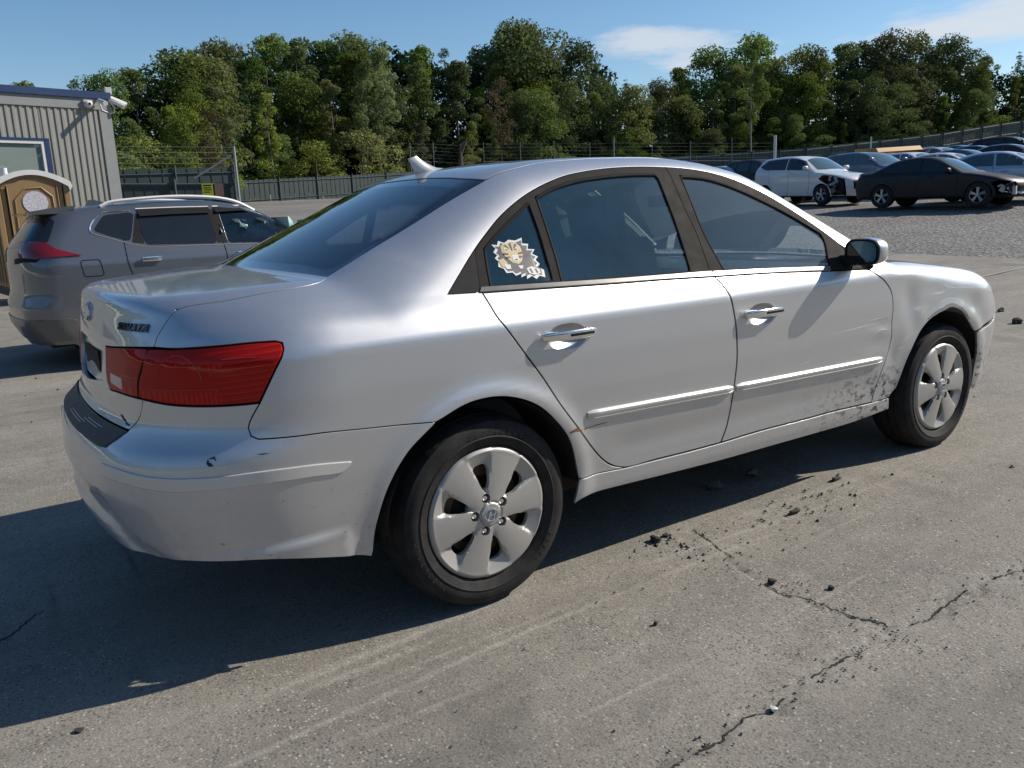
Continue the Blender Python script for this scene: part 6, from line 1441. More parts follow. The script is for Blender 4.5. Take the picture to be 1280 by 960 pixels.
def build_car0(kind, pos, heading, paintm, label, name='parked_car', cat='car', glass=None, detail=1, group=None, damage=None, wheels=(1, 1, 1, 1), side_open=(), lamps=True, win=None):
    D = mkshape(kind); S = D['S']; D['win'] = win or D['win']; glass = glass or GL_DARK; Dm, outl = half_outline(D); grid = .05 if detail else .09
    root = empty(name, (0, 0, 0)); tag(root, label, cat, group)
    outl = densify(outl, grid); hs_ = []
    for i in side_open: hs_.append(densify(np.array([Dm.to2(np.array([sdp2(S, x, z)]))[0] for x, z in rounded(D['win'][i])]), .03))
    for sg in (-1, 1):
        hh = list(hs_)
        if damage and sg == damage['side']: hh.append(densify(np.array([Dm.to2(np.array([sdp2(S, x, z)]))[0] for x, z in damage['poly']]), .03))
        V, F, N = _panel(Dom2(Dm), [p2list(outl)], grid, 0, 0, .03 if detail else .02, holes=hh, bev=.004)
        if sg > 0: V = V*np.array([1, -1, 1]); N = N*np.array([1, -1, 1]); F = [f[::-1] for f in F]
        mesh_obj('body_side', V, F, paintm, root, True, N)
    for sg in (-1, 1):
        dm = Dom(S, 'wrap', front=True)
        for i, wn_ in enumerate(D['win']):
            P = [sdp2(S, x, z, -1) for x, z in rounded(wn_)]; p2 = [dm.to2(np.array([q]))[0] for q in P]
            V, F, N = _panel(Dom2(dm), [p2list(densify(np.array(p2), .04))], .06, 0, (.004 if i not in side_open else -.004), .004)
            if sg > 0: V = V*np.array([1, -1, 1]); N = N*np.array([1, -1, 1]); F = [f[::-1] for f in F]
            mesh_obj('side_window', V, F, glass if i not in side_open else BACKGLASS, root, True, N)
    tpd = Dom(S, 'top'); 
    (xa, za), (xb, zb_) = D['ws']; q = [(xa-.03, 0), (xa, -.30), (xa+.05, -.54), (xb-.14, -.66), (xb-.03, -.40), (xb, 0)]; q = q+[(x, -y) for x, y in q[::-1][1:-1]]
    flat_panel(tpd, q, .06, .004, 'windshield', GL_TEAL if glass is not GL_DARK else glass if damage is None and kind != 'suv' else GL_TEAL, root)
    if kind == 'sedan': (xa, za), (xb, zb_) = D['back']; q = [(xa, 0), (xa+.06, -.56), (xb+.03, -.50), (xb, 0), (xb+.03, .50), (xa+.06, .56)]; flat_panel(tpd, q, .06, .004, 'rear_window', glass, root)
    else:
        (xa, za), (xb, zb_) = D['back']; wd = Dom(S, 'wrap'); 
        def rp(y, z): O = np.array([[.3, y, z]]); return tuple(S.solve(O, np.array([[-1., 0, 0]]), 0, 1.6)[0])
        P = [rp(-.60, za), rp(-.3, za), rp(0, za), rp(.3, za), rp(.60, za), rp(.50, zb_-.03), rp(.25, zb_), rp(0, zb_), rp(-.25, zb_), rp(-.50, zb_-.03)]
        p2 = wd.to2(np.array(P)); flat_panel(wd, p2, .06, .004, 'rear_window', glass, root)
    # wheels, liners, floor
    for cx, i0 in ((0, 0), (D['wb'], 2)):
        for sg, i1 in ((-1, 0), (1, 1)):
            if wheels[i0+i1]: simple_wheel(root, cx, sg*.875, .335, sg)
            b = MB(); V = []; n = 12
            for k in range(n+1):
                q = R(-15+210*k/n); V += [(cx+(D['arch']+.01)*math.cos(q), sg*.55, .34+(D['arch']+.01)*math.sin(q)), (cx+(D['arch']+.01)*math.cos(q), sg*.875, .34+(D['arch']+.01)*math.sin(q))]
            b.add(V, [(2*i, 2*i+1, 2*i+3, 2*i+2) for i in range(n)]+[tuple(2*i for i in range(n+1))]); b.build('wheel_arch_liner', DARK, root, True, fix=False)
    b = MB(); b.box(((D['L0']+D['L1'])/2, 0, .30), (D['L1']-D['L0']-.5, 1.3, .10), .02); b.build('underbody', DARK, root)
    # lamps
    if lamps:
        wd = Dom(S, 'wrap'); fdm = Dom(S, 'wrap', front=True)
        for sg in (-1, 1):
            def wr(dm, ang, x0, z):     # direction from the body axis: 0 sideways, 90 fore or aft
                a = R(ang); O = np.array([[x0, 0, z]]); s_ = 1 if x0 > 1 else -1; Dd = np.array([[s_*math.sin(a), sg*math.cos(a), 0]]); return tuple(S.solve(O, Dd, 0, 1.6)[0])
            zt = .98 if kind == 'sedan' else (1.18 if kind == 'suv' else 1.0)
            if kind != 'suv' or detail < 2:
                P = [wr(wd, a, S.xc, z) for a, z in ((28, zt-.03), (48, zt-.02), (62, zt-.04), (62, zt-.18), (48, zt-.17), (34, zt-.14))]
                if kind != 'sedan' or 1: flat_panel(wd if sg < 0 else wd, wd.to2(np.array(P)), .05, .004, 'tail_lamp', REDL, root)
            if not (damage and sg == damage['side']):
                zh = .78 if kind != 'suv' else .90; P = [wr(fdm, a, S.xf, z) for a, z in ((30, zh+.06), (45, zh+.03), (60, zh-.04), (62, zh-.12), (45, zh-.10), (28, zh-.02))]
                q2 = fdm.to2(np.array(P)); q2[:, 0] = np.where(q2[:, 0]-q2[0, 0] > S.T/2, q2[:, 0]-S.T, q2[:, 0]); flat_panel(fdm, q2, .05, .004, 'headlight', HEADL, root)
        fz = (.45, .62) if kind != 'suv' else (.50, .78)
        def fp(y, z): O = np.array([[2.6, y, z]]); return tuple(S.solve(O, np.array([[1., 0, 0]]), 0, 1.6)[0])
        P = [fp(-.42, fz[0]), fp(0, fz[0]-.02), fp(.42, fz[0]), fp(.45, fz[1]), fp(0, fz[1]+.02), fp(-.45, fz[1])]; flat_panel(fdm, fdm.to2(np.array(P)), .06, .004, 'grille', BLACKTRIM, root)
    # mirrors, handles, seams
    zb2 = D['win'][0][-1][1]
    for sg in (-1, 1):
        mx_ = D['win'][-1][-2][0] if kind == 'suv' else D['win'][-1][-1][0]-.08; V, F = superell((mx_-.02, sg*.99, zb2+.02), (.07, .115, .075), 2.8, 14, 10); b = MB(); b.add(V, F); b.box((mx_, sg*.90, zb2-.02), (.05, .10, .04), .01); b.build('mirror', paintm, root, True)
        for hx in (.30, 1.28):
            if kind == 'suv': hx += -.0
            p_ = sdp2(S, hx, zb2-.15 if kind != 'suv' else 1.09, sg); b = MB(); b.box((p_[0]+.08, p_[1]+sg*.022, p_[2]), (.19, .022, .032 if detail < 2 else .05), .008); b.build('door_handle', CHROME if detail > 1 else paintm, root, True)
        if detail:
            sx_ = D['win'][0][-2][0]+.03 if kind != 'suv' else 1.13
            for xs_, zs_ in (([sx_, sx_+.03, sx_+.02, sx_-.02], [zb2, zb2-.25, .6, .33]), ([2.08, 2.14, 2.15, 2.10], [zb2-.02, zb2-.2, .6, .33]), ([.16 if kind == 'suv' else -.02, .16, .28, .42, .48], [zb2, zb2-.28, .72, .50, .34])):
                Q = catmull(np.array([(x, 0, z) for x, z in zip(xs_, zs_)]), .05)[:, [0, 2]]; P = S.side(Q, sg); b = MB(); b.tube([tuple(v) for v in P], .0045, 4); b.build('door_seam', RUBBER, root)
    root.location = pos; root.rotation_euler = (0, 0, heading); root['_D'] = 0
    del root['_D']
    return root, D
# ---- grey SUV parked behind
GREYP = paint('graphite_paint', (.15, .158, .175), metal=.65, rough=.32, dirt=.16, coat=1., zlo=.35, zhi=1.1, dirtcol=(.20, .19, .17))
suv, SDv = build_car('suv', (0., 7.05, -.145), R(2.), GREYP, 'grey SUV with pale roof rails and a smashed front window full of airbags', detail=2, side_open=(2,), name='parked_suv')
SV = SDv['S']; wv_ = Dom(SV, 'wrap')
sp = lambda x, z, sg=-1: sdp2(SV, x, z, sg)
for sg in (-1, 1):
    f = (lambda c: c) if sg < 0 else mirror
    # chrome line below and around the quarter glass
    ch = catmull(np.array([sp(.27, 1.585), sp(.0, 1.565), sp(-.13, 1.40), sp(.05, 1.315), sp(.20, 1.262), sp(.36, 1.222), sp(.8, 1.205), sp(1.4, 1.19), sp(2.0, 1.165)]), .04); b = MB(); b.tube([tuple(p_) for p_ in (f([tuple(q) for q in ch]))], .009, 5); b.build('window_trim', CHROME, suv, True)
    # visor over the door windows
    for (x0, x1, za, zb3) in ((.34, 1.08, 1.60, 1.545), (1.12, 1.75, 1.60, 1.56)):
        P = f([sp(x0, za), sp((x0+x1)/2, za+.004), sp(x1, za-(.05 if x1 > 1.5 else 0))]); Q = f([sp(x0+.02, zb3-.02), sp((x0+x1)/2, zb3-.01), sp(x1-.0, zb3-(.08 if x1 > 1.5 else .01))]); b = MB(); o_ = sg*.028
        n = 3; V = [tuple(p_) for p_ in P]+[(q[0], q[1]+o_, q[2]) for q in Q]; b.add(V, [(0, 1, n+1, n), (1, 2, n+2, n+1)]); b.build('window_visor', BLACKTRIM, suv); b = MB(); b.tube([tuple(v) for v in P], .008, 5); b.build('visor_edge', WHITER, suv)
    # pillars between the windows in gloss black
    for pl_ in ([(.235, 1.265), (.325, 1.555), (.36, 1.545), (.345, 1.245)], [(1.085, 1.215), (1.055, 1.575), (1.165, 1.572), (1.195, 1.21)]):
        q2 = wv_.to2(np.array([sp(x, z) for x, z in pl_])); V, F, N = _panel(Dom2(wv_), [p2list(densify(q2, .04))], .06, 0, .003, .003)
        if sg > 0: V = V*np.array([1, -1, 1]); N = N*np.array([1, -1, 1]); F = [g_[::-1] for g_ in F]
        mesh_obj('pillar_trim', V, F, BLACKTRIM, suv, True, N)
    # roof rails
    pts = [(.02, .60, 0), (.10, .60, .035), (.30, .61, .055), (.8, .61, .06), (1.25, .60, .05), (1.45, .59, .03), (1.62, .58, -.0)]; V = []
    P = [(x, sg*y, SV.top([(x, sg*y)])[0][2]+dz) for x, y, dz in pts]; b = MB(); b.tube([tuple(v) for v in catmull(np.array(P), .08)], .020, 6); b.build('roof_rail', WHITER, suv, True)
    # lamp: boomerang on the corner and dark glass pillar above
    def cw(a, z): O = np.array([[SV.xc, 0, z]]); A_ = R(a); return tuple(SV.solve(O, np.array([[-math.sin(A_), sg*math.cos(A_), 0]]), 0, 1.6)[0])
    lp = [cw(10.5, 1.165), cw(24, 1.235), cw(30, 1.30), cw(42, 1.30), cw(52, 1.24), cw(60, 1.16), cw(34, 1.145)]; q2 = wv_.to2(np.array(lp)); lm = flat_panel(wv_, q2, .03, .012, 'tail_lamp', REDL, suv, .012)
    q2 = wv_.to2(np.array([cw(30, 1.17), cw(50, 1.165), cw(60, 1.15), cw(60, 1.10), cw(35, 1.12)])); flat_panel(wv_, q2, .03, .008, 'lamp_bezel', BLACKTRIM, lm, .004)
    q2 = wv_.to2(np.array([cw(29, 1.31), cw(26, 1.50), cw(33, 1.555), cw(62, 1.56), cw(62, 1.30)])); flat_panel(wv_, q2, .04, .006, 'glossy_pillar', GL_DARK, suv, .004)
    # cladding along the bottom
    Q = [(x, z) for x, z in ((-.42, .42), (-.42, .56), (-.60, .56))]
    cl_ = [cw(a, .56) for a in (22, 30, 40, 55, 70, 90)]; cb_ = [cw(a, .34) for a in (90, 70, 55, 40, 30, 24)]; q2 = wv_.to2(np.array([sp(-.385, .54, sg)]+cl_+cb_+[sp(-.37, .36, sg)])); flat_panel(wv_, q2, .05, .012, 'bumper_cladding', BELTM, suv, .02)
    fl = rounded([(-.28, 1.115), (-.10, 1.115), (-.08, .955), (-.26, .955)], .03); b = MB(); 
    if sg < 0: b.tube([sp(x, z, sg) for x, z in fl+[fl[0]]], .004, 4); b.build('fuel_door', RUBBER, suv)
b = MB(); pr_ = [(-.60, 1.575), (-.66, 1.60), (-.40, 1.64), (-.20, 1.652), (-.22, 1.62), (-.35, 1.58)]
b.prism([(x, z) for x, z in pr_], 'y', -.60, .60); b.build('spoiler', GREYP, suv)
b = MB(); b.prism([(-.02, 1.66), (.02, 1.72), (.06, 1.725), (.22, 1.68)], 'y', -.02, .02); b.build('shark_fin_aerial', GREYP, suv)
AIRB = simple('airbag_cloth', (.62, .66, .66), .8); b = MB(); rq = np.random.default_rng(3); V = []; F = []; nx, nz = 16, 10
for i in range(nx):
    for j in range(nz): V.append((1.15+.85*i/(nx-1), -.70+.10*math.sin(i*1.3+j*.7)+rq.normal()*.03, 1.06+.40*j/(nz-1)))
for i in range(nx-1):
    for j in range(nz-1): F.append((i*nz+j, (i+1)*nz+j, (i+1)*nz+j+1, i*nz+j+1))
b.add(V, F); b.build('curtain_airbag', simple('teal_curtain', (.30, .46, .46), .8), suv, True, fix=False)
b = MB()
for i in range(7): a = rq.random()*3; b.tube([(1.62+rq.normal()*.10, -.74, 1.24+rq.normal()*.02), (1.62+.10*math.cos(a)+rq.normal()*.05, -.73, 1.29+.03*rq.random()), (1.62+.22*math.cos(a), -.72, 1.27+.14*math.sin(a))], [.035, .03, .004], 6)
b.build('burst_airbag', AIRB, suv, True)
# ---- rows of wrecks on the gravel
WHITEC = paint('white_paint', (.62, .63, .64), metal=0, rough=.35, dirt=.35, coat=.9); BLACKC = paint('black_paint', (.003, .003, .004), metal=0, rough=.5, dirt=.03, coat=.0, dirtcol=(.05, .045, .04)); SILVB = paint('silver_blue_paint', (.42, .47, .55), metal=.4, rough=.38, dirt=.4, coat=.8)
NAVY = paint('navy_paint', (.012, .022, .085), metal=.3, rough=.3, dirt=.3, coat=1); MARO = paint('maroon_paint', (.06, .012, .018), metal=.2, rough=.3, dirt=.3); SLATE = paint('slate_paint', (.10, .13, .19), metal=.5, rough=.35, dirt=.3); SILV2 = paint('pale_silver_paint', (.5, .51, .53), metal=.5, rough=.38, dirt=.3)
def place(px, d): x, y = pt_on(px, d); return (x, y, Hs(x, y)-.01)
def junk(parent, xc_, yc_, z0, z1, sx, sy, n, seed, mats):
    rq = np.random.default_rng(seed)
    for m_i, mt in enumerate(mats):
        b = MB()
        for _ in range(n):
            c = (xc_+rq.normal()*sx, yc_+rq.normal()*sy, z0+(z1-z0)*rq.random()); Rm = Matrix.Rotation(rq.random()*3, 3, (rq.random(), rq.random(), rq.random()+.1)); b.box(c, (.05+.3*rq.random(), .03+.2*rq.random(), .02+.12*rq.random()), 0, Rm)
        b.build(('crushed_metal', 'torn_bumper_piece')[m_i % 2], mt, parent)
wc, Dw = build_car('suv', (0, 0, 0), 0, WHITEC, 'white SUV with dark windows, its front corner torn open and its hood buckled', name='wrecked_suv', cat='car', damage=dict(side=-1, poly=[(2.55, .86), (2.75, 1.0), (3.1, .98), (3.5, .86), (3.55, .30), (3.12, .30), (3.08, .5), (2.95, .66)]), glass=None, win=[[(-.42,1.36),(-.10,1.56),(.30,1.59),(.93,1.60),(.96,1.21),(-.05,1.23)], [(1.01,1.21),(.98,1.60),(1.40,1.575),(1.72,1.49),(2.05,1.25),(2.04,1.17)]])
p_ = place(1003, 30.5); wc.location = p_; wc.rotation_euler = (0, 0, R(-92))
junk(wc, 3.15, -.72, .35, .9, .18, .08, 10, 1, [DARK, simple('bare_metal', (.3, .3, .3), .4, metal=.8)])
b = MB(); b.box((3.0, -.45, .65), (.9, .5, .5), .05); b.build('engine_bay', DARK, wc); b = MB(); b.box((3.62, -.2, .78), (.06, .5, .10), .02); b.build('grille_chrome', CHROME, wc)
bs, Db = build_car('sedan', (0, 0, 0), 0, BLACKC, 'black sedan with its front bumper torn away, parked nearest on the gravel', name='wrecked_sedan', damage=dict(side=-1, poly=[(3.0, .66), (3.2, .72), (3.5, .66), (3.55, .30), (3.14, .30), (3.10, .5)]), glass=None)
p_ = place(1168, 26.6); bs.location = p_; bs.rotation_euler = (0, 0, R(-73)); 
# move so that its middle sits there
def recentre(o, D, px, d, hd):
    x, y = pt_on(px, d); m = (D['L0']+D['L1'])/2; hx = R(hd); X_ = x-m*math.cos(hx); Y_ = y-m*math.sin(hx); za = Hs(x-1.3*math.cos(hx), y-1.3*math.sin(hx)); zb3 = Hs(x+1.3*math.cos(hx), y+1.3*math.sin(hx))
    pitch = math.atan2(zb3-za, 2.6); o.location = (X_, Y_, (za+zb3)/2-m*math.tan(pitch)+.0); o.rotation_euler = (0, -pitch, hx)
recentre(wc, Dw, 1015, 32.5, -98); recentre(bs, Db, 1173, 28.0, -84)
junk(bs, 3.35, -.66, .3, .6, .12, .08, 7, 2, [DARK, simple('pale_foam', (.5, .5, .48), .8)]); b = MB(); b.tube([(3.30, -.75, .42), (3.62, -.35, .36), (3.66, .3, .36)], .03, 6); b.build('hanging_trim', CHROME, bs)
lot = [('sedan', 1258, 29.8, -76, SILVB, GL_TEAL, 'pale silver blue sedan cut by the right edge, behind the black sedan'), ('suv', 1092, 36.5, -95, SLATE, GL_TEAL, 'dark slate SUV whose windshield shows above the white wreck'), ('hatch', 922, 37, -100, SILVB, GL_TEAL, 'pale blue hatchback just left of the white wreck'), ('suv', 962, 36, -98, BLACKC, GL_DARK, 'black SUV roof peeping over the white wreck'),
       ('sedan', 1186, 34.5, -80, WHITEC, GL_TEAL, 'white sedan roof just above the black sedan'), ('sedan', 1205, 40, -82, NAVY, GL_TEAL, 'navy blue sedan behind the white sedan roof'), ('hatch', 1146, 39, -98, WHITEC, GL_TEAL, 'white hatchback left of the navy sedan'), ('hatch', 1128, 42, -98, SILV2, GL_TEAL, 'silver hatchback with windshield, beside the orange machine'),
       ('sedan', 1262, 44, -78, MARO, GL_DARK, 'dark maroon sedan near the right edge'), ('sedan', 1222, 48, -80, NAVY, GL_DARK, 'darker navy sedan left of the maroon sedan'), ('suv', 1264, 55, -80, BLACKC, GL_DARK, 'black SUV, highest at the right edge'), ('sedan', 1290, 60, -85, WHITEC, GL_TEAL, 'white sedan behind the black SUV at the right edge'),
       ('hatch', 1176, 52, -95, SILV2, GL_TEAL, 'small silver hatchback far back, right one of the far pair'), ('hatch', 1163, 55, -95, SLATE, GL_TEAL, 'small slate hatchback far back, left one of the far pair'), ('sedan', 1200, 58, -85, SLATE, GL_TEAL, 'slate sedan in the farthest row above the navy sedans'), ('sedan', 1232, 64, -82, SILVB, GL_DARK, 'pale blue sedan in the farthest row near the right')]
protos = {}
for kd, px, d, hd_, pm, gl, lab in lot:
    o, D = build_car(kd, (0, 0, 0), 0, pm, lab, glass=gl, detail=1 if d < 40 else 0, group='cars stored on the gravel slope'); recentre(o, D, px, d, hd_)
# orange machine arm between the rows
x, y = pt_on(1110, 50); 
ORG = simple('orange_machine', (.42, .20, .03), .5, var=.2, scale=2); mc = empty('loading_machine', (0, 0, 0)); tag(mc, 'orange machine boom lying low behind the parked cars', 'machine')
b = MB(); b.tube([sight(1068, 192, 50), sight(1095, 190.5, 50), sight(1150, 187, 52)], .22, 4); b.build('boom', ORG, mc); b = MB(); b.tube([sight(1072, 197, 50), sight(1148, 195, 52)], .18, 4); b.build('frame', ORG, mc); b = MB(); b.tube([sight(1150, 204, 51), sight(1154, 193, 51), sight(1162, 190, 51)], .10, 4); b.build('arm', ORG, mc)
o = MB().box((x, y, Hs(x, y)+.5), (3.5, 1.6, .8), .1).build('chassis', ORG, mc)
# ------------------------------------------------------------------ the wood
def leafmat(name, c0, c1):
    t = NT(name); oi = t.n('ShaderNodeObjectInfo'); rv = oi.outputs['Random']; at = t.attr('leafvar')
    base = t.mix(at, c0, c1); h = t.n('ShaderNodeHueSaturation'); t.set(h.inputs['Hue'], t.math('MULTIPLY_ADD', rv, .05, .475)); t.set(h.inputs['Value'], t.math('MULTIPLY_ADD', t.math('FRACT', t.math('MULTIPLY', rv, 7.3)), .7, .65)); t.set(h.inputs['Saturation'], t.math('MULTIPLY_ADD', t.math('FRACT', t.math('MULTIPLY', rv, 3.7)), .35, .75)); t.set(h.inputs['Color'], base)
    df = t.n('ShaderNodeBsdfDiffuse'); t.set(df.inputs[0], h.outputs[0]); tr = t.n('ShaderNodeBsdfTranslucent'); t.set(tr.inputs[0], h.outputs[0]); m = t.n('ShaderNodeMixShader'); m.inputs[0].default_value = .36; t.set(m.inputs[1], df.outputs[0]); t.set(m.inputs[2], tr.outputs[0])
    return t.done(m.outputs[0])
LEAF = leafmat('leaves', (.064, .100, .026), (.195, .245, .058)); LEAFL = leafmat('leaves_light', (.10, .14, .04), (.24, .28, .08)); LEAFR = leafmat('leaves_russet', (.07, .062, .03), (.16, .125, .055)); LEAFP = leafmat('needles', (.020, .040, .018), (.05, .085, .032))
BARK = simple('bark', (.07, .060, .048), .95, var=.4, scale=3); BIRCH = simple('pale_bark', (.24, .22, .19), .9, var=.35, scale=2)
def tree_mesh(kind, h, w, seed, nleaf):
    rg_ = np.random.default_rng(seed); trunk = MB(); lean = rg_.normal(0, .03, 2); base = {'pine': .12, 'birch': .42, 'broad': .20, 'bush': .02, 'slim': .30}[kind]
    tr = .012*h+.04 if kind != 'birch' else .008*h+.03; tp_ = lambda f: np.array([lean[0]*h*f+.15*math.sin(f*5+seed)*(h/18), lean[1]*h*f+.12*math.cos(f*4+seed)*(h/18), h*f])
    trunk.tube([tuple(tp_(f)) for f in np.linspace(0, .86, 9)], [tr*(1-f*.9) for f in np.linspace(0, .86, 9)], 6)
    cl = []; nc = {'pine': 34, 'birch': 26, 'broad': 40, 'bush': 14, 'slim': 24}[kind]
    for i in range(nc):
        f = base+(1-base)*(i+rg_.random())/nc; g = (f-base)/(1-base)
        if kind == 'pine': rad = w*.5*(1-g)**.8*(.4+.6*rg_.random()); cr_ = .35+1.1*(1-g)
        elif kind in ('birch', 'slim'): rad = w*.5*math.sin(math.pi*min(1, g*.85+.12))**.7*rg_.random()**.5; cr_ = w*.13*(.7+.6*rg_.random())
        else: rad = w*.5*math.sin(math.pi*min(1, g*.72+.24))**.6*(.35+.65*rg_.random()**.6); cr_ = w*.15*(.7+.7*rg_.random())
        a = rg_.random()*2*math.pi+i*2.4; c = tp_(f*(.95))+np.array([rad*math.cos(a), rad*math.sin(a), 0]); cl.append((c, cr_))
        if rg_.random() < .7: s_ = tp_(max(base*.8, f-.12)); trunk.tube([tuple(s_), tuple((s_+c)/2+np.array([0, 0, .2])), tuple(c)], [tr*.28*(1-f*.7), tr*.2*(1-f*.7), .015], 4, False)
    cl.append((tp_(.90), w*(.06 if kind == 'pine' else .12)+.3))
    wts = np.array([c[1]**2 for c in cl]); wts /= wts.sum(); idx = rg_.choice(len(cl), nleaf, p=wts)
    C = np.array([c[0] for c in cl])[idx]; Rr = np.array([c[1] for c in cl])[idx]
    d = rg_.normal(size=(nleaf, 3)); d /= np.linalg.norm(d, axis=1, keepdims=True); d[:, 2] = np.where(rg_.random(nleaf) < .35, np.abs(d[:, 2]), d[:, 2]); rr_ = Rr*(.35+.75*rg_.random(nleaf)**.5)
    P = C+d*rr_[:, None]*np.array([1.15, 1.15, .8 if kind != 'pine' else .45])
    nrm_ = d*.6+rg_.normal(size=(nleaf, 3))*.6+np.array([0, 0, .5]); nrm_ /= np.linalg.norm(nrm_, axis=1, keepdims=True)
    t1 = np.cross(nrm_, rg_.normal(size=(nleaf, 3))); t1 /= np.linalg.norm(t1, axis=1, keepdims=True); t2 = np.cross(nrm_, t1)
    sz = (.085+.105*rg_.random(nleaf))*(1.25 if kind == 'broad' else 1.)*(h/18)**.4; sz2 = sz*(.45+.4*rg_.random(nleaf)) if kind != 'pine' else sz*.3
    A = P+t1*sz[:, None]*1.3; B = P+t2*sz2[:, None]; Cc = P-t1*sz[:, None]; Dd = P-t2*sz2[:, None]
    P_ = P
    V = np.stack([A, B, Cc, Dd], 1).reshape(-1, 3); F = np.arange(nleaf*4).reshape(-1, 4)
    hv = np.clip((P[:, 2]-base*h)/((1-base)*h), 0, 1); lv = np.clip(rg_.random(nleaf)*.55+.45*(rg_.random(len(cl))[idx]), 0, 1)
    return trunk, V, F, np.repeat(lv, 4)
PROTO = {}
def proto(key, kind, h, w, seed, n, leaf, bark):
    tk, V, F, lv = tree_mesh(kind, h, w, seed, n)
    to = tk.build('trunk', bark, None, True, fix=False); tm = to.data; bpy.data.objects.remove(to)
    me = bpy.data.meshes.new('crown'); me.vertices.add(len(V)); me.vertices.foreach_set('co', V.ravel()); me.loops.add(F.size); me.loops.foreach_set('vertex_index', F.ravel().astype(np.int32)); me.polygons.add(len(F)); me.polygons.foreach_set('loop_start', np.arange(len(F))*4); me.update(calc_edges=True)
    at = me.attributes.new('leafvar', 'FLOAT', 'POINT'); at.data.foreach_set('value', lv.astype(np.float32)); me.materials.append(leaf); PROTO[key] = (tm, me, h, w)
for i in range(5): proto('broad%d' % i, 'broad', 18, 9.5, 100+i, 10000, LEAF, BARK)
for i in range(3): proto('slim%d' % i, 'slim', 18, 6.5, 200+i, 7000, LEAF, BARK)
for i in range(3): proto('birch%d' % i, 'birch', 18, 5.5, 300+i, 5000, LEAFL, BIRCH)
for i in range(2): proto('pine%d' % i, 'pine', 18, 6.5, 400+i, 9000, LEAFP, BARK)
for i in range(2): proto('bush%d' % i, 'bush', 5, 4.5, 500+i, 3500, LEAFL, BARK)
proto('russet0', 'birch', 12, 4.5, 600, 1800, LEAFR, BARK)
def plant(key, x, y, h, wid=1., label=None, cat='tree', group=None, name=None):
    tm, me, h0, w0 = PROTO[key]; z = Hs(x, y)-.2; root = empty(name or 'tree', (x, y, z), RNG.random()*6.28); s = h/h0; root.scale = (s*wid, s*wid, s)
    link(bpy.data.objects.new('trunk', tm), root); link(bpy.data.objects.new('crown', me), root); tag(root, label, cat, group); return root
SKY_T = [(-60, 100), (0, 99), (60, 97), (110, 95), (140, 86), (180, 82), (230, 66), (260, 60), (290, 52), (330, 34), (370, 42), (400, 36), (440, 32), (480, 38), (520, 40), (560, 50), (600, 44), (630, 22), (680, 24), (705, 42), (740, 55), (775, 84), (800, 98), (830, 90), (870, 64), (905, 56), (930, 42), (955, 66), (985, 58), (1030, 46), (1060, 40), (1100, 40), (1140, 44), (1180, 46), (1220, 64), (1250, 60), (1300, 62), (1360, 66)]
FD = [(-80, 52), (138, 58), (292, 66), (297, 86), (440, 94), (560, 103), (700, 111), (870, 121), (1009, 130), (1102, 139), (1180, 147), (1253, 157), (1400, 172)]
fd = lambda px: float(np.interp(px, [q[0] for q in FD], [q[1] for q in FD])); st_ = lambda px: float(np.interp(px, [q[0] for q in SKY_T], [q[1] for q in SKY_T]))
GRP = 'trees of the wood behind the green fence'; LAB = 'leafy tree in the crowded wood behind the long green fence'
def height_for(px, d, top): x, y = pt_on(px, d); return sight(px, top, d)[2]-Hs(x, y)+.2
rg_ = np.random.default_rng(5); k_ = 0
# skyline trees
px = -70
while px < 1370:
    dd = fd(px)+10+rg_.random()*6; kk = rg_.random(); key = ('broad%d' % rg_.integers(5)) if kk < .6 else (('slim%d' % rg_.integers(3)) if kk < .82 else ('pine%d' % rg_.integers(2)))
    if 700 < px < 800 or 60 < px < 140: key = 'pine%d' % rg_.integers(2) if kk < .4 else key
    x, y = pt_on(px, dd); h = height_for(px, dd, st_(px)+rg_.random()*12-2); wid = .8+.35*rg_.random()
    if h > 20: wid *= 20/h
    plant(key, x, y, h, wid, LAB, 'tree', GRP); px += 31+rg_.random()*12
# middle and front rows, lower
for row, (off, lo, hi, stp) in enumerate(((5.5, .62, .90, 38), (1.8, .32, .66, 34))):
    px = -60+row*17
    while px < 1370:
        dd = fd(px)+off+rg_.random()*3; kk = rg_.random(); key = ('slim%d' % rg_.integers(3)) if kk < .35 else (('birch%d' % rg_.integers(3)) if kk < .55 else ('broad%d' % rg_.integers(5)))
        H0 = height_for(px, dd, st_(px)); h = H0*(lo+(hi-lo)*rg_.random()); x, y = pt_on(px, dd); plant(key, x, y, h, .75+.4*rg_.random(), LAB, 'tree', GRP); px += stp*(.7+.6*rg_.random())
for px in range(-40, 1360, 44):
    dd = fd(px)+1.2+rg_.random()*3; x, y = pt_on(px+rg_.random()*20, dd); plant('bush%d' % rg_.integers(2), x, y, 2.6+2.4*rg_.random(), 1.2, 'low leafy bush at the edge of the wood just behind the fence', 'bush', 'bushes along the edge of the wood', 'bush')
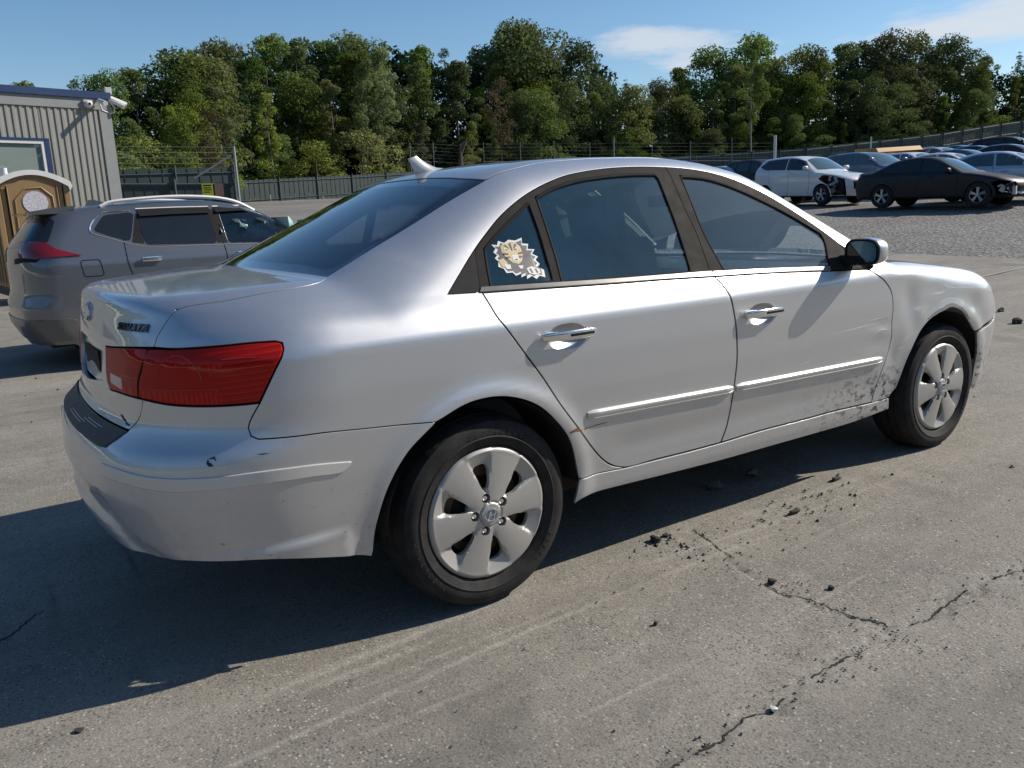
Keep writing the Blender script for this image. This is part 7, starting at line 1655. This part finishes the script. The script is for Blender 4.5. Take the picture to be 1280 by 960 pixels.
# trees one can pick out
for px, top, dd, key, wid, lab in ((478, 50, 97, 'birch0', .9, 'pair of tall pale slender trunks, the left-of-centre birch above the silver aerial'), (462, 70, 96, 'birch1', .8, 'leaning pale birch just left of the tall twin birch'), (345, 110, 89, 'birch2', .8, 'small pale trunked tree rising behind the fence near the gate post'), (272, 132, 63, 'russet0', 1., 'small brown leafed sapling behind the taller fence section'),
                             (630, 92, 103, 'russet0', .8, 'thin russet tree standing before the tallest clump'), (938, 45, 122, 'birch1', .8, 'tall slim tree with a high tuft and long bare pale trunk'), (398, 178, 90, 'bush0', 1.3, 'bright green bush right behind the fence, left of the silver aerial'), (455, 165, 94, 'bush1', 1.2, 'taller bright green shrub at the foot of the leaning birch'), (1017, 56, 140, 'russet0', .9, 'reddish topped small tree showing between two green crowns')):
    x, y = pt_on(px, dd); plant(key, x, y, height_for(px, dd, top), wid, lab, 'bush' if key[:4] == 'bush' else 'tree', None, 'bush' if key[:4] == 'bush' else 'tree')
# dense wood further back as one mass
V = []; me = PROTO['broad1'][1]; n0 = len(me.vertices); co = np.empty(n0*3, np.float32); me.vertices.foreach_get('co', co); co = co.reshape(-1, 4, 3)
Vs = []; 
for px in range(-100, 1400, 26):
    dd = fd(px)+17+rg_.random()*8; x, y = pt_on(px, dd); h = height_for(px, dd, st_(px)+22+rg_.random()*20); sel = rg_.choice(len(co), 1500, replace=False); s = h/18; a = rg_.random()*6.28; c_, s_ = math.cos(a), math.sin(a)
    q = co[sel]*s; cen = q.mean(1, keepdims=True); q = cen+(q-cen)*2.0; q = np.stack([q[..., 0]*c_-q[..., 1]*s_, q[..., 0]*s_+q[..., 1]*c_, q[..., 2]*1.0], -1)+np.array([x, y, Hs(x, y)-.2]); Vs.append(q.reshape(-1, 3))
    q = co[sel[:900]].copy()*s; q[..., 2] = q[..., 2]*.45-.5; cen = q.mean(1, keepdims=True); q = cen+(q-cen)*4.; Vs.append((q+np.array([x, y, Hs(x, y)])).reshape(-1, 3))
# unseen wood added behind the viewer to darken reflections in glass and paint
for a_ in np.arange(105, 345, 4.):
    dd = 75+rg_.random()*14; x = CAM[0]+dd*math.cos(R(a_)); y = CAM[1]+dd*math.sin(R(a_)); s = (13+5*rg_.random())/18; sel = rg_.choice(len(co), 1300, replace=False); q = co[sel]*s; cen = q.mean(1, keepdims=True); q = cen+(q-cen)*3.4
    Vs.append((q+np.array([x, y, Hs(x, y)-.5])).reshape(-1, 3))
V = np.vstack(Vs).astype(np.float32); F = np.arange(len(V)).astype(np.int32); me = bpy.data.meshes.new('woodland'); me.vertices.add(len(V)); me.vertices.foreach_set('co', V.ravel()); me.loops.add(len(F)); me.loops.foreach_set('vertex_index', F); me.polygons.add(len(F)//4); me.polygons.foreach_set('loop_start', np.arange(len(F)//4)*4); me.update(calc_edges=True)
me.materials.append(LEAFP); o = link(bpy.data.objects.new('woodland', me)); tag(o, 'deep mass of the wood behind the nearer trees, plus unseen trees added behind the viewer', kind='stuff')
